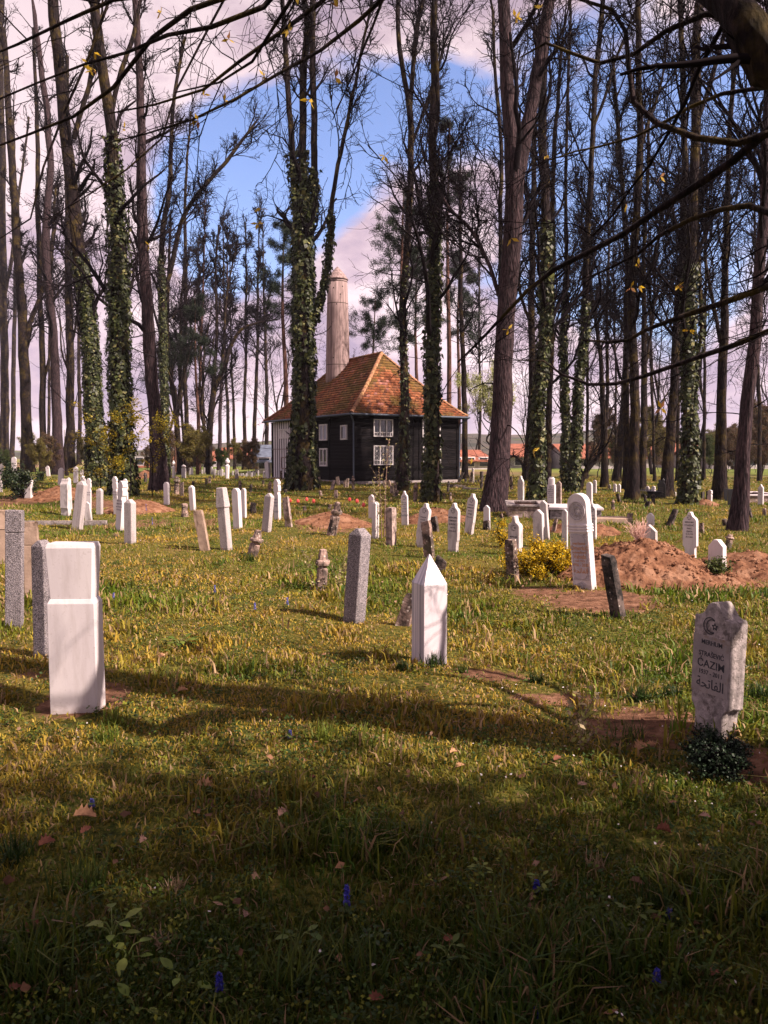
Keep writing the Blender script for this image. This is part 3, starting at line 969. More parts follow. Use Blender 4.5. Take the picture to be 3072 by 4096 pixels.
for (x, yb, xt, yt, ww, k, m_, lb) in [
        (260, 388, 260, 335, 30, 'turban', M_OLDD, 'low dark turban stone on the grass far left of the mosque'),
        (285, 380, 290, 322, 25, 'old', M_OLD, 'thin worn stone leaning over the low dark turban stone'),
        (325, 342, 325, 310, 22, 'oct', M_OLDD, 'small dark stump at the crest beside the tall white turban pillar'),
        (510, 345, 510, 265, 34, 'old', M_CONC, 'grey upright slab behind the capped terrazzo stone, on the crest'),
        (540, 430, 538, 358, 28, 'old', M_OLD, 'reddish worn stone standing above the slim white gravestone'),
        (625, 458, 632, 388, 36, 'turban', M_OLDD, 'dark worn stone with a hooked head on the slope left of the thick ivy tree'),
        (787, 462, 788, 365, 40, 'turban', M_OLD, 'old turban stone with a pale knot on the slope left of the thick ivy tree'),
        (918, 462, 915, 430, 38, 'oct', M_OLDD, 'flat dark stump on the grass just left of the thick ivy tree'),
        (730, 388, 735, 352, 28, 'turban', M_OLDD, 'tiny dark stone low in the grass below the tall white stone by the mosque'),
        (835, 345, 838, 242, 34, 'old', M_OLD, 'upright worn slab at the left end of the mosque'),
        (880, 356, 880, 275, 28, 'turban', M_OLD, 'worn turban stone before the striped board wall'),
        (858, 320, 856, 232, 22, 'old', M_SLAB, 'pale narrow slab behind two worn stones at the left end of the mosque'),
        (152, 435, 150, 362, 32, 'turban', M_OLDD, 'dark turban head behind the plain white leaning gravestone'),
        (1197, 370, 1193, 312, 26, 'old', M_SLAB, 'pale worn stone against the mosque wall beside the thick ivy tree'),
        (1300, 435, 1322, 355, 34, 'old', M_SLAB, 'pinkish slab leaning right before the left mosque wall'),
        (1358, 400, 1345, 325, 30, 'old', M_SLAB, 'pinkish slab leaning left beneath the lower left mosque window'),
        (1407, 416, 1407, 355, 22, 'old', M_OLD, 'narrow spotted stone left of the mosque corner'),
        (1427, 415, 1434, 340, 26, 'old', M_SLAB, 'pale stone leaning right left of the downpipe'),
        (1478, 430, 1476, 318, 34, 'turban', M_OLD, 'old turban stone standing at the mosque corner by the downpipe'),
        (1335, 502, 1334, 438, 34, 'old', M_OLD, 'squat reddish stone alone on the grass before the mosque'),
        (1212, 487, 1203, 440, 36, 'turban', M_OLD, 'small tumbled stone at the foot of the thick ivy tree'),
        (1078, 605, 1072, 568, 40, 'oct', M_OLD, 'lumpy stone low in the grass among the tulips')]:
    S('B', x, yb, xt, yt, ww, k, m_, lb, psi=20, dr=.6, group=OG)
for (x, yb, xt, yt, ww, k, m_, lb) in [
        (285, 415, 283, 355, 22, 'old', M_SLAB, 'pale narrow slab right of the bare sapling before the mosque'),
        (335, 420, 318, 358, 30, 'old', M_BEIGE, 'brownish slab leaning left against the foot of the mossy trunk'),
        (350, 465, 345, 400, 34, 'old', M_SLAB, 'pinkish block in the cluster left of the mossy trunk'),
        (378, 450, 374, 372, 24, 'old', M_OLD, 'upright narrow stone in the cluster left of the mossy trunk'),
        (370, 490, 395, 440, 36, 'old', M_OLD, 'low tilted slab touching the foot of the mossy trunk'),
        (540, 540, 548, 372, 50, 'turban', M_OLD, 'tall old turban stone between the mossy trunk and the ivy trunk'),
        (590, 460, 600, 380, 26, 'old', M_OLD, 'worn slab peeping out left of the ivy trunk before the mosque'),
        (735, 420, 735, 343, 32, 'turban', M_OLD, 'reddish turban stone right of the ivy trunk before the mosque'),
        (812, 452, 820, 362, 30, 'turban', M_OLDD, 'dark mossy turban stone below the right end of the mosque'),
        (833, 530, 833, 453, 30, 'turban', M_OLD, 'short banded old stone on the grass left of the thick bare trunk'),
        (775, 490, 775, 462, 40, 'oct', M_OLD, 'pale lump of stone low in the grass before the mosque'),
        (905, 375, 902, 318, 22, 'old', M_SLAB, 'narrow slab beside the right corner of the mosque'),
        (898, 380, 940, 288, 26, 'old', M_OLDD, 'dark slab leaning steeply right, right of the mosque'),
        (958, 385, 960, 340, 26, 'turban', M_OLDD, 'small dark turban stone right of the mosque corner'),
        (1000, 382, 1015, 283, 32, 'old', M_OLD, 'brown slab leaning right in the cluster between mosque and thick bare trunk'),
        (985, 345, 983, 312, 14, 'old', M_OLDD, 'short dark post in the cluster between mosque and thick bare trunk'),
        (1020, 378, 1020, 252, 20, 'point', M_MARBLEW, 'grey pointed slab behind the brown leaning one'),
        (1092, 422, 1092, 345, 36, 'turban', M_OLDD, 'dark turban stone close to the thick bare trunk'),
        (1092, 350, 1092, 282, 38, 'oct', M_OLDD, 'thick dark capped post behind the turban stone at the thick bare trunk'),
        (1045, 378, 1040, 350, 22, 'turban', M_OLDD, 'small dark stone with a rounded head beside the capped post'),
        (1120, 385, 1125, 350, 20, 'old', M_SLAB, 'pale low stone touching the thick bare trunk'),
        (1068, 372, 1070, 348, 14, 'old', M_OLDD, 'stubby dark stone in front of the capped post'),
        (1338, 430, 1335, 322, 26, 'old', M_OLD, 'worn reddish slab just right of the second bare trunk')]:
    S('C', x, yb, xt, yt, ww, k, m_, lb, psi=20, dr=.6, group=OG)
mb = MB(); finebox(mb, .9, .45, .08, taper=.85)
for px, py, lb in ((1835, 1948, 'flat broken slab lying in the grass below the mosque corner'), (1885, 1957, 'second flat slab lying in the grass nearer the thick bare trunk')):
    me = mb.mesh('fallen_slab', M_OLDD); roughen(me, .05, 3, px)
    o = bpy.data.objects.new('fallen_slab', me); COL.objects.link(o); o.location = G(px, py); o.rotation_euler = (.06, .1, px)
    tag(o, lb, 'stone slab')

# --- centre right
S('C', 180, 672, 180, 474, 56, 'point', M_MARBLE, 'plain white pointed gravestone left of the bare sapling', psi=30, dr=.6)
S('C', 210, 838, 212, 532, 64, 'ridge', M_MARBLEW, 'half grey half white stone with yellow lichen on its head beside the sapling', psi=42, dr=1.0)
S('C', 342, 898, 338, 580, 86, 'old', M_SLAB, 'two-toned round-shouldered rough slab right of the sapling', psi=38, dr=.9, tilt=0, taper=1.1)
S('C', 457, 730, 452, 443, 62, 'ogee', M_MARBLE, 'white ogee gravestone with pale blue lettering beyond the soil patch', psi=24, dr=.4, foot=.86, fz=.04, emb=(.8, .06),
  text=[('MERHUMA', .67, .03), ('ZUKIĆ', .61, .055), ('RODJ.', .55, .03), ('LAZIJA', .49, .05), ('1954-2021', .41, .035), (FATIHA, .3, .09)], ink=M_BLUEINK)
S('C', 583, 908, 636, 546, 104, 'ogee', M_MARBLEW, 'white crescent gravestone leaning right behind the spotted lichen slab', psi=32, dr=.45, emb=(.83, .055), foot=.8,
  text=[('MERHUM', .68, .035), ('AVDIĆ', .62, .045), ('SALIH', .56, .045)])
S('C', 662, 998, 630, 695, 98, 'old', M_OLD, 'dark slab covered with white lichen spots leaning left before the crescent stone', psi=36, dr=.5)
S('C', 712, 785, 695, 655, 64, 'old', M_OLDD, 'rough dark boulder-like stone behind the lichen slab', psi=30, dr=.8)
S('C', 855, 945, 868, 543, 104, 'ogee', M_MARBLEW, 'white gravestone with five lines of black lettering right of the lichen slab', psi=32, dr=.42, foot=.84, fz=.24, emb=(.84, .05, -1),
  text=[('MERHUMA', .70, .052, .8), ('OMERKIĆ', .635, .052, .8), ('EJUBOVIĆ', .565, .052, .8), ('HAVA', .495, .052, .85), ('1933-2013', .42, .05, .8)])
S('C', 985, 802, 1024, 466, 88, 'ogee', M_MARBLEW, 'white lettered gravestone leaning right before the thick bare trunk', psi=34, dr=.45, foot=.88, fz=.3, emb=(.83, .05),
  text=[('MERHUM', .72, .034), ('OMERČIĆ', .65, .045), ('SULJIĆ', .575, .045), ('SAFIJA', .50, .045), ('1928-2010', .42, .035)])
S('C', 1136, 765, 1134, 562, 58, 'point', M_MARBLE, 'small white gravestone in the roots of the thick bare trunk', psi=25, dr=.4)
S('C', 1132, 768, 1130, 688, 62, 'old', M_OLDD, 'dark rounded old stone standing close before the small white one', psi=30, dr=.8)
S('C', 1372, 975, 1372, 650, 124, 'ogee', M_MARBLEW, 'white gravestone with crescent and star half hidden by the yellow bush', psi=36, dr=.5, foot=.9, fz=.1, shoulder=.78, emb=(.70, .075, 1), ex=-.02,
  text=[('MERHUM', .47, .06, .85), ('OMERKIĆ', .34, .06, .85), ('OSMAN', .2, .06, .85)])
S('C', 1352, 1192, 1332, 847, 104, 'old', M_OLD, 'old brown slab with one beige edge in front of the yellow bush', psi=35, dr=.8, tilt=0, taper=1.0)
S('C', 1570, 908, 1562, 598, 96, 'point', M_MARBLEW, 'greyish pointed gravestone, front one of the two behind the yellow bush', psi=30, dr=.45, flat=.1)
S('C', 1625, 842, 1603, 522, 70, 'point', M_MARBLEW, 'greyish narrow gravestone leaning left, rear one of the two behind the yellow bush', psi=30, dr=.45, flat=.1)
S('C', 1418, 598, 1418, 318, 56, 'ogee', M_MARBLEW, 'tall stained white gravestone on the old tomb kerb', psi=30, dr=.45, foot=.95, fz=.38)
S('E', 735, 805, 762, 690, 112, 'old', M_OLDD, 'black broad slab leaning right behind the veined marble point', psi=10, dr=.3, tilt=-.35)
S('N', 1612, 2502, 1652, 2375, 64, 'old', M_OLD, 'dark lichen slab leaning hard against the back of the veined marble stone', psi=25, dr=.5)
S('E', 1300, 450, 1318, 420, 40, 'old', M_OLDD, 'dark sloping stone lying low right of the thick bare trunk') if False else None
S('K', 590, 635, 620, 488, 52, 'old', M_OLD, 'mossy brown stone leaning right before the grey tomb', psi=25, dr=.7)
S('K', 20, 480, 10, 432, 40, 'old', M_OLD, 'low brown stone in the grass left of the old tomb kerb', psi=25, dr=.7)

# veined marble post with a four-sided point
base = G(1716, 2652)
phi = math.atan2(base.x, base.y)
Y = base.y
k1 = 1 / FPX * Y
top = at(1713, 2216, Y); hh = top.z - base.z
hs = at(1713, 2332, Y).z - base.z
o = empty('gravestone', base, -phi + R(28))
tag(o, 'white square marble post with grey vertical veins and a pointed top, nearest in the middle', 'gravestone')
Wq, Dq = 104 * k1, 110 * k1
mb = MB()
mb.loft([[(a * Wq / 2, b * Dq / 2, z) for a, b in ((-1, -1), (1, -1), (1, 1), (-1, 1))] for z in (B0, hs)], cap=True)
mb.build('shaft', M_STRIPE, o, bevel=.003, seg=2)
mb = MB()
mb.loft([[(a * Wq / 2, b * Dq / 2, z) for a, b in ((-1, -1), (1, -1), (1, 1), (-1, 1))] for z in (hs + .0005, hs + .002)] + [[(a * .003, b * .003, hh) for a, b in ((-1, -1), (1, -1), (1, 1), (-1, 1))]])
mb.build('pointed_top', M_STRIPE, o, bevel=.003, seg=2)

# --- tombs with kerbs, right of centre


def kerb_tomb(px0, py0, px1, py1, depth, h, mat, matt, label, fill=None, slab=False):
    a, b = G(px0, py0), G(px1, py1)
    b = Vector((b.x * a.y / b.y, a.y - .12 * (b.x - a.x), a.z))
    u = (b - a); Lw = math.hypot(u.x, u.y)
    o = empty('tomb_kerb', a, math.atan2(u.y, u.x))
    tag(o, label, 'tomb')
    t = .16
    mb = MB()
    for (x0, x1, y0, y1) in ((0, Lw, 0, t), (0, Lw, depth - t, depth), (0, t, t, depth - t), (Lw - t, Lw, t, depth - t)):
        mb.box(x0, x1, y0, y1, -.3, h)
    mb.build('kerb', mat, o, bevel=.008)
    mb = MB()
    for (x0, x1, y0, y1) in ((-.04, Lw + .04, -.04, t + .03), (-.04, Lw + .04, depth - t - .03, depth + .04), (-.04, t + .03, t + .031, depth - t - .031), (Lw - t - .03, Lw + .04, t + .031, depth - t - .031)):
        mb.box(x0, x1, y0, y1, h + .001, h + .05)
    if slab:
        mb = MB(); mb.box(-.05, Lw + .05, -.05, depth + .05, h + .001, h + .06)
    mb.build('coping', matt, o, bevel=.006)
    if not slab:
        mb = MB(); mb.box(t + .002, Lw - t - .002, t + .002, depth - t - .002, -.2, h - .04)
        mb.build('soil_bed', M_SOIL, o)
    return o


kerb_tomb(2030, 2068, 2185, 2066, 1.9, .26, M_SLAB, M_CONC, 'old stained kerb tomb with a soil bed between two ivy trunks')
kerb_tomb(2200, 2078, 2395, 2060, 1.5, .24, M_CONC, M_MARBLE, 'grey kerb tomb with a white marble cover behind the carved gravestone', slab=True)
mb = MB(); mb.box(-.5, .5, -.3, .3, -.2, .14)
o = mb.build('stone_block', M_BEIGE, bevel=.02); o.location = G(2428, 2092); o.rotation_euler = (0, 0, .1)
tag(o, 'low brown block at the right end of the white tomb cover', 'stone block')
S('D', 181, 515, 181, 270, 60, 'drum', M_MARBLE, 'tall white column-like gravestone with a drum on top, on the white tomb cover', psi=20, dr=.6, emb=(.715, .035),
  text=[('MERHUM', .655, .035), ('OMERKIĆ', .605, .042), ('MUHAREMA', .55, .03), ('ZIJAD', .50, .042), ('1961-2020', .44, .03), ('EL-FATIHA', .28, .03)])
S('D', 231, 458, 231, 298, 40, 'point', M_SLAB, 'old beige slab with a lip, behind the drum-topped white one', psi=30)
S('D', 272, 768, 272, 490, 44, 'point', M_MARBLEW, 'greyish slab mostly hidden behind the left edge of the carved gravestone')
S('D', 205, 638, 208, 555, 46, 'old', M_OLD, 'brown stone leaning beside the two greyish pointed slabs') if False else None
S('D', 441, 500, 440, 305, 44, 'round', M_MARBLE, 'plain tall white round-headed gravestone behind the carved one', psi=30)
S('D', 462, 692, 460, 450, 56, 'ogee', M_MARBLE, 'white lettered gravestone partly hidden by the right edge of the carved one', psi=20, foot=.9, fz=.05, emb=(.83, .06),
  text=[('MERHUMA', .66, .03), ('OMERKIĆ', .57, .06), ('HODŽIĆ', .5, .03), ('AIŠA', .42, .075), ('1940-2018', .34, .035)])
S('D', 476, 380, 476, 290, 26, 'round', M_MARBLE, 'white lettered gravestone beside the dead black leaning stem', text=[('MERHUM', .7, .06), ('RASIM', .6, .06), ('1930', .5, .05)], ink=M_INKG)
S('D', 577, 352, 577, 320, 20, 'point', M_CONC, 'tiny grey gravestone left of the two white ones on the rise')
S('D', 613, 372, 613, 317, 28, 'waist', M_MARBLE, 'white scalloped gravestone, left one of two small ones on the rise')
S('D', 642, 376, 642, 317, 26, 'point', M_MARBLE, 'white pointed gravestone, right one of two small ones on the rise')
S('D', 773, 395, 773, 345, 10, 'box', M_MARBLE, 'thin white stone edge peeping out beside a dark trunk')
S('D', 838, 407, 836, 332, 28, 'round', M_MARBLEW, 'grey lettered gravestone left of the small white scalloped one', text=[('HASAN', .7, .08), ('1950', .6, .08)], ink=M_INKG)
S('D', 877, 407, 878, 332, 30, 'waist', M_MARBLE, 'small white scalloped gravestone left of the black flame-shaped one')
S('D', 868, 405, 866, 370, 18, 'point', M_MARBLE, 'short white stone in front of the small scalloped one')
S('D', 930, 410, 932, 278, 60, 'flame', M_BLACKG, 'black polished gravestone cut like a flame with pale lettering', psi=8, dr=.2,
  text=[('MERHUM', .50, .05), ('ALITIĆ', .42, .085, .9), ('IBRAHIMA', .34, .05), ('SENAD', .26, .085, .9), ('1965-2019', .17, .045)], ink=M_CONC)
S('D', 1023, 402, 1023, 370, 20, 'round', M_MARBLE, 'tiny white stone between the black flame stone and the ivy trunk')
S('D', 600, 492, 600, 424, 30, 'turban', M_OLD, 'reddish old stone with a collar alone on the grass', psi=20)
S('D', 645, 446, 632, 383, 26, 'old', M_OLDD, 'dark narrow stone leaning left on the grass before the dark trunks', dr=.7)
S('D', 706, 590, 718, 517, 46, 'oct', M_OLD, 'moss-spotted stump leaning right above the soil patch', psi=30)
S('D', 828, 478, 845, 436, 36, 'old', M_OLDD, 'black low slab leaning right before the dark trunk', dr=.5)
S('D', 820, 445, 820, 390, 26, 'turban', M_OLDD, 'dark knobbly stone just behind the black low slab')
S('D', 876, 452, 876, 385, 32, 'turban', M_OLDD, 'black turban-shaped old stone before the flame-shaped one')
S('D', 985, 602, 1030, 491, 46, 'old', M_OLDD, 'dark post leaning strongly right beside the ivy trunk', psi=30, dr=.8)
S('D', 1113, 510, 1115, 487, 34, 'turban', M_OLDD, 'dark stone top behind the ivy trunk and the lettered white stone')
S('D', 1260, 447, 1265, 358, 36, 'waist', M_MARBLE, 'white gravestone left of the dark trunk with black slabs behind', psi=40)
S('D', 1205, 425, 1205, 373, 12, 'box', M_BLACKG, 'narrow black slab left of the white one on the right')
S('D', 1243, 428, 1243, 366, 14, 'box', M_BLACKG, 'narrow black slab touching the white scalloped one on the right')
S('D', 1219, 422, 1219, 372, 12, 'box', M_MARBLE, 'narrow white slab between two narrow black ones')
S('D', 1375, 432, 1375, 350, 36, 'box', M_BLACKG, 'black polished slab left of the larger black one', psi=-20, dr=.25)
S('D', 1416, 462, 1416, 352, 62, 'box', M_BLACKG, 'large black polished slab behind the leaning bare trunk', psi=-15, dr=.25)
S('D', 1608, 460, 1612, 320, 38, 'ogee', M_MARBLE, 'white ornate gravestone on a white kerb at the right border', psi=25, foot=.95, fz=.05, text=[('MERHUM', .72, .05), ('MUJO', .62, .06), ('1944', .5, .05)], ink=M_INKG)
S('D', 1634, 430, 1634, 398, 12, 'round', M_MARBLE, 'tiny white stone beside the ornate one at the right border')
S('D', 857, 604, 857, 515, 54, 'point', M_MARBLE, 'smooth white gravestone standing right behind the grainy grey-white one', psi=30, dr=.4, flat=.2)
S('D', 848, 790, 848, 595, 110, 'point', M_MARBLEW, 'broad grainy grey-white gravestone behind the big soil heap', psi=28, dr=.3, flat=.02)
S('D', 945, 762, 943, 722, 50, 'old', M_OLDD, 'dark stone top peeping over the big soil heap', dr=.6)
S('D', 1130, 838, 1130, 508, 102, 'ogee', M_MARBLE, 'white ogee gravestone with black lettering at the right end of the big soil heap', psi=26, dr=.34, foot=.72, fz=.3, emb=(.885, .045, -1),
  text=[('MERHUMA', .79, .047, .85), ('STRAŠEVIĆ', .725, .05, .85), ('FRKIĆ', .66, .047, .85), ('ZIJADA', .60, .047, .85), ('25.10.1959', .545, .042, .85), ('29.11.2021', .485, .042, .85)])
S('D', 1312, 985, 1313, 697, 118, 'point', M_MARBLE, 'smooth white blank gravestone on the slope of the big soil heap', psi=30, dr=.45, flat=.28)
S('D', 1385, 762, 1402, 660, 58, 'turban', M_OLD, 'brown banded stone leaning right behind the blank white one', psi=30)
S('D', 1207, 662, 1205, 583, 34, 'old', M_OLD, 'mossy pointed stone right of the lettered ogee one', dr=.7)
S('D', 1368, 602, 1358, 556, 38, 'oct', M_OLDD, 'low mossy stump in the grass left of the leaning bare trunk')
S('D', 1538, 552, 1522, 480, 38, 'old', M_OLDD, 'dark stone leaning left just right of the leaning bare trunk', dr=.6)
S('D', 1634, 538, 1634, 481, 26, 'round', M_OLD, 'small brown round-headed stone near the right border')
S('D', 1405, 505, 1412, 478, 30, 'point', M_CONC, 'small grey stone at the left foot of the leaning bare trunk')
kerb_tomb(2990, 2010, 3140, 2018, 2.4, .22, M_SLAB, M_MARBLE, 'white-coped kerb with rubble sides at the right border')
kerb_tomb(2590, 1992, 2640, 1990, 1.8, .2, M_BLACKG, M_BLACKG, 'black kerb under the flame-shaped gravestone')
S('N', 2474, 2472, 2432, 2222, 62, 'old', M_OLDD, 'dark rounded slab leaning left in front of the big soil heap', psi=38, dr=.7, tilt=-.2, taper=.95)

# --- the tall carved white gravestone
o, W, D, h, base = S('N', 2340, 2352, 2312, 1973, 92, 'round', M_MARBLE, 'tall round-headed carved white gravestone with golden lettering beside the yellow bush', psi=32, dr=.42)
yf = -D / 2
bandm = M_MARBLE
mb = MB()
for i, z in enumerate((.655, .625, .595)):
    zz = h * z
    mb.prism([(-W * .53, zz), (W * .53, zz), (W * .53, zz + .014), (W * .5, zz + .026), (-W * .5, zz + .026), (-W * .53, zz + .014)], -D / 2 - .016, D / 2 + .016)
mb.build('moulded_band', M_MARBLE, o, bevel=.003)
M_CARVE = stonemat('carved marble ground', (.42, .39, .43), (.64, .59, .62), scale=28, rough=.7, bump=1.0, bscale=45, stretch=(1, 1, 2.5), pos=(.4, .6))
mb = MB()
n = 28
hc = h * .82
mb.prism([(W * .40 * math.cos(2 * math.pi * i / n), hc + W * .44 * math.sin(2 * math.pi * i / n)) for i in range(n)], yf - .004, yf + .01)
mb.build('carved_roundel', M_CARVE, o)
mb = MB()
for r0, r1, dy in ((.40, .44, .012), (.33, .35, .009)):
    vs = []; fs = []
    for i in range(n):
        a = 2 * math.pi * i / n
        for rr in (r0, r1):
            vs.append((W * rr * math.cos(a), yf - dy, hc + W * rr * 1.08 * math.sin(a)))
            vs.append((W * rr * math.cos(a), yf + .002, hc + W * rr * 1.08 * math.sin(a)))
    for i in range(n):
        j = (i + 1) % n
        fs += [(4 * i, 4 * j, 4 * j + 2, 4 * i + 2), (4 * i + 1, 4 * i, 4 * i + 2, 4 * i + 3) if False else (4 * i + 2, 4 * j + 2, 4 * j + 3, 4 * i + 3), (4 * j, 4 * i, 4 * i + 1, 4 * j + 1)]
    mb.add(vs, fs)
mb.build('ring_frame', M_MARBLE, o)
# raised crescent and star
mb = MB()
out = [(W * .02 - W * .22 * math.cos(a), hc + W * .24 * math.sin(a)) for a in np.linspace(-2.35, 2.35, 20)]
inn = [(W * .07 - W * .17 * math.cos(a), hc + W * .185 * math.sin(a)) for a in np.linspace(2.2, -2.2, 18)]
m_ = len(out)
inn2 = [inn[int(i * 17 / 19)] for i in range(20)][::-1]
for i in range(19):
    q = [out[i], out[i + 1], inn2[i + 1], inn2[i]]
    mb.add([(x, yf - .012, z) for x, z in q] + [(x, yf - .003, z) for x, z in q], [(3, 2, 1, 0), (0, 1, 5, 4), (2, 3, 7, 6), (0, 1, 2, 3)])
mb.build('crescent', M_MARBLE, o)
mb = MB()
st = [(W * .12 + (W * .13 if i % 2 == 0 else W * .055) * math.sin(i * math.pi / 5), hc + (W * .13 if i % 2 == 0 else W * .055) * math.cos(i * math.pi / 5)) for i in range(10)]
mb.prism(st[::-1], yf - .012, yf - .003)
mb.build('star', M_MARBLE, o)
mb = MB()
for z0, z1 in ((.03, .575), (.70, .735)):
    pass
zc, rz, rx = h * .335, h * .235, W * .33
ov = []
for i in range(24):
    a = 2 * math.pi * i / 24
    s_, c_ = math.sin(a), math.cos(a)
    ov.append((rx * c_, zc + (rz - rx) * (1 if s_ > 0 else -1) * (1 if abs(s_) > 1e-6 else 0) + rx * s_))
mb.prism([(-W * .40, h * .09), (W * .40, h * .09), (W * .40, h * .58), (-W * .40, h * .58)], yf - .003, yf + .01)
mb.build('carved_field', M_CARVE, o)
mb = MB(); mb.prism(ov, yf - .008, yf + .01)
mb.build('text_panel', stonemat('panel marble', (.42, .38, .42), (.60, .55, .59), scale=4, rough=.5, bump=.03, stretch=(1, 1, .3)), o)
mb = MB()
for sx_ in (-1, 1):
    for i in range(11):
        z = h * (.10 + .045 * i)
        mb.prism([(sx_ * W * .42, z), (sx_ * W * .485, z + .012), (sx_ * W * .485, z + .020), (sx_ * W * .42, z + .008)][::sx_], yf - .004, yf + .004)
mb.build('leaf_border', M_MARBLE, o)
mb = MB(); mb.prism([(0, h * .012), (W * .3, h * .045), (0, h * .078), (-W * .3, h * .045)], yf - .004, yf + .004)
mb.build('carved_diamond', M_CARVE, o)
for body, zf, sz in (('merhuma', .48, .046), ('Omerkić', .43, .066), ('mehmedinović', .385, .034), ('Vahida', .34, .066), ('rođ. Hića', .296, .034), ('1956 - 2023', .252, .046), (FATIHA, .19, .075)):
    textline(o, body, 0, h * zf, h * sz, M_PINKINS, yf - .0095, squeeze=.86)

# --- near grey concrete gravestone on the right
base = G(2860, 2925)
Y = base.y; phi = math.atan2(base.x, Y)
k1 = Y / FPX
top = at(2868, 2405, Y)
hh = (top - base).length
o = empty('gravestone', base)
o.matrix_world = Matrix.Translation(base) @ Matrix.Rotation(math.atan2(top.x - base.x, top.z - base.z) + R(2.0), 4, 'Y') @ Matrix.Rotation(-(phi + R(41)), 4, 'Z')
tag(o, 'grey concrete gravestone with crescent, star and an inset lettered panel, nearest on the right', 'gravestone')
Wc = 186 * k1; Dc = .125
hw = Wc / 2
rt = [(hw * .72, B0), (hw * .72, hh * .145), (hw * .82, hh * .19), (hw * 1.0, hh * .215), (hw * 1.02, hh * .5), (hw, hh * .84), (hw * .93, hh * .875), (hw * .72, hh * .885), (hw * .56, hh * .90), (hw * .44, hh * .925), (hw * .30, hh * .965), (hw * .10, hh * .995)]
ol = rt + [(-x, z) for x, z in reversed(rt)]
mb = MB()
nd_ = 5
secs = [[(x, -Dc / 2 + Dc * k / nd_, z) for x, z in ol] for k in range(nd_ + 1)]
mb.loft(secs)
me = mb.mesh('slab', M_CONC)
for v in me.vertices:
    q = v.co * 26
    v.co += Vector((mnoise.noise(q), 0, mnoise.noise(q + Vector((9, 9, 9))))) * .011
so_ = bpy.data.objects.new('slab', me); COL.objects.link(so_); so_.parent = o
m = so_.modifiers.new('edge', 'BEVEL'); m.width = .007; m.segments = 2; m.limit_method = 'ANGLE'; m.angle_limit = R(25)
yf = -Dc / 2
mb = MB(); mb.box(-hw * .97, hw * .97, yf - .003, yf + .004, hh * .30, hh * .735)
mb.build('inset_panel', M_PANEL, o)
for body, zf, sz, sq in (('MERHUM', .685, .05, .95), ('STRAŠEVIĆ', .595, .052, .92), ('ĆAZIM', .52, .083, 1.0), ('1937 - 2011', .455, .048, .95), (FATIHA, .37, .105, .9)):
    textline(o, body, hw * .04, hh * zf, hh * sz, M_INK, yf - .0042, squeeze=sq)
emblem(o, -hw * .12, hh * .815, hh * .062, yf - .0016, M_INK)
# ------------------------------------------------------------------ heaps of grave soil


def fbm(P, f, o=4):
    """cheap lattice noise for arrays of points (n,2)"""
    out = np.zeros(len(P)); a = 1.0; tot = 0
    for k in range(o):
        q = P * f + 17.3 * k
        i = np.floor(q).astype(int); fr = q - i
        u = fr * fr * (3 - 2 * fr)

        def hsh(ix, iy):
            n = (ix * 374761393 + iy * 668265263 + k * 1013904223) & 0x7fffffff
            n = ((n ^ (n >> 13)) * 1274126177) & 0x7fffffff
            return (n % 100003) / 100003.0 - .5
        v = (hsh(i[:, 0], i[:, 1]) * (1 - u[:, 0]) + hsh(i[:, 0] + 1, i[:, 1]) * u[:, 0]) * (1 - u[:, 1]) + \
            (hsh(i[:, 0], i[:, 1] + 1) * (1 - u[:, 0]) + hsh(i[:, 0] + 1, i[:, 1] + 1) * u[:, 0]) * u[:, 1]
        out += a * v; tot += a; a *= .55; f = f * 2.1
    return out / tot * 2


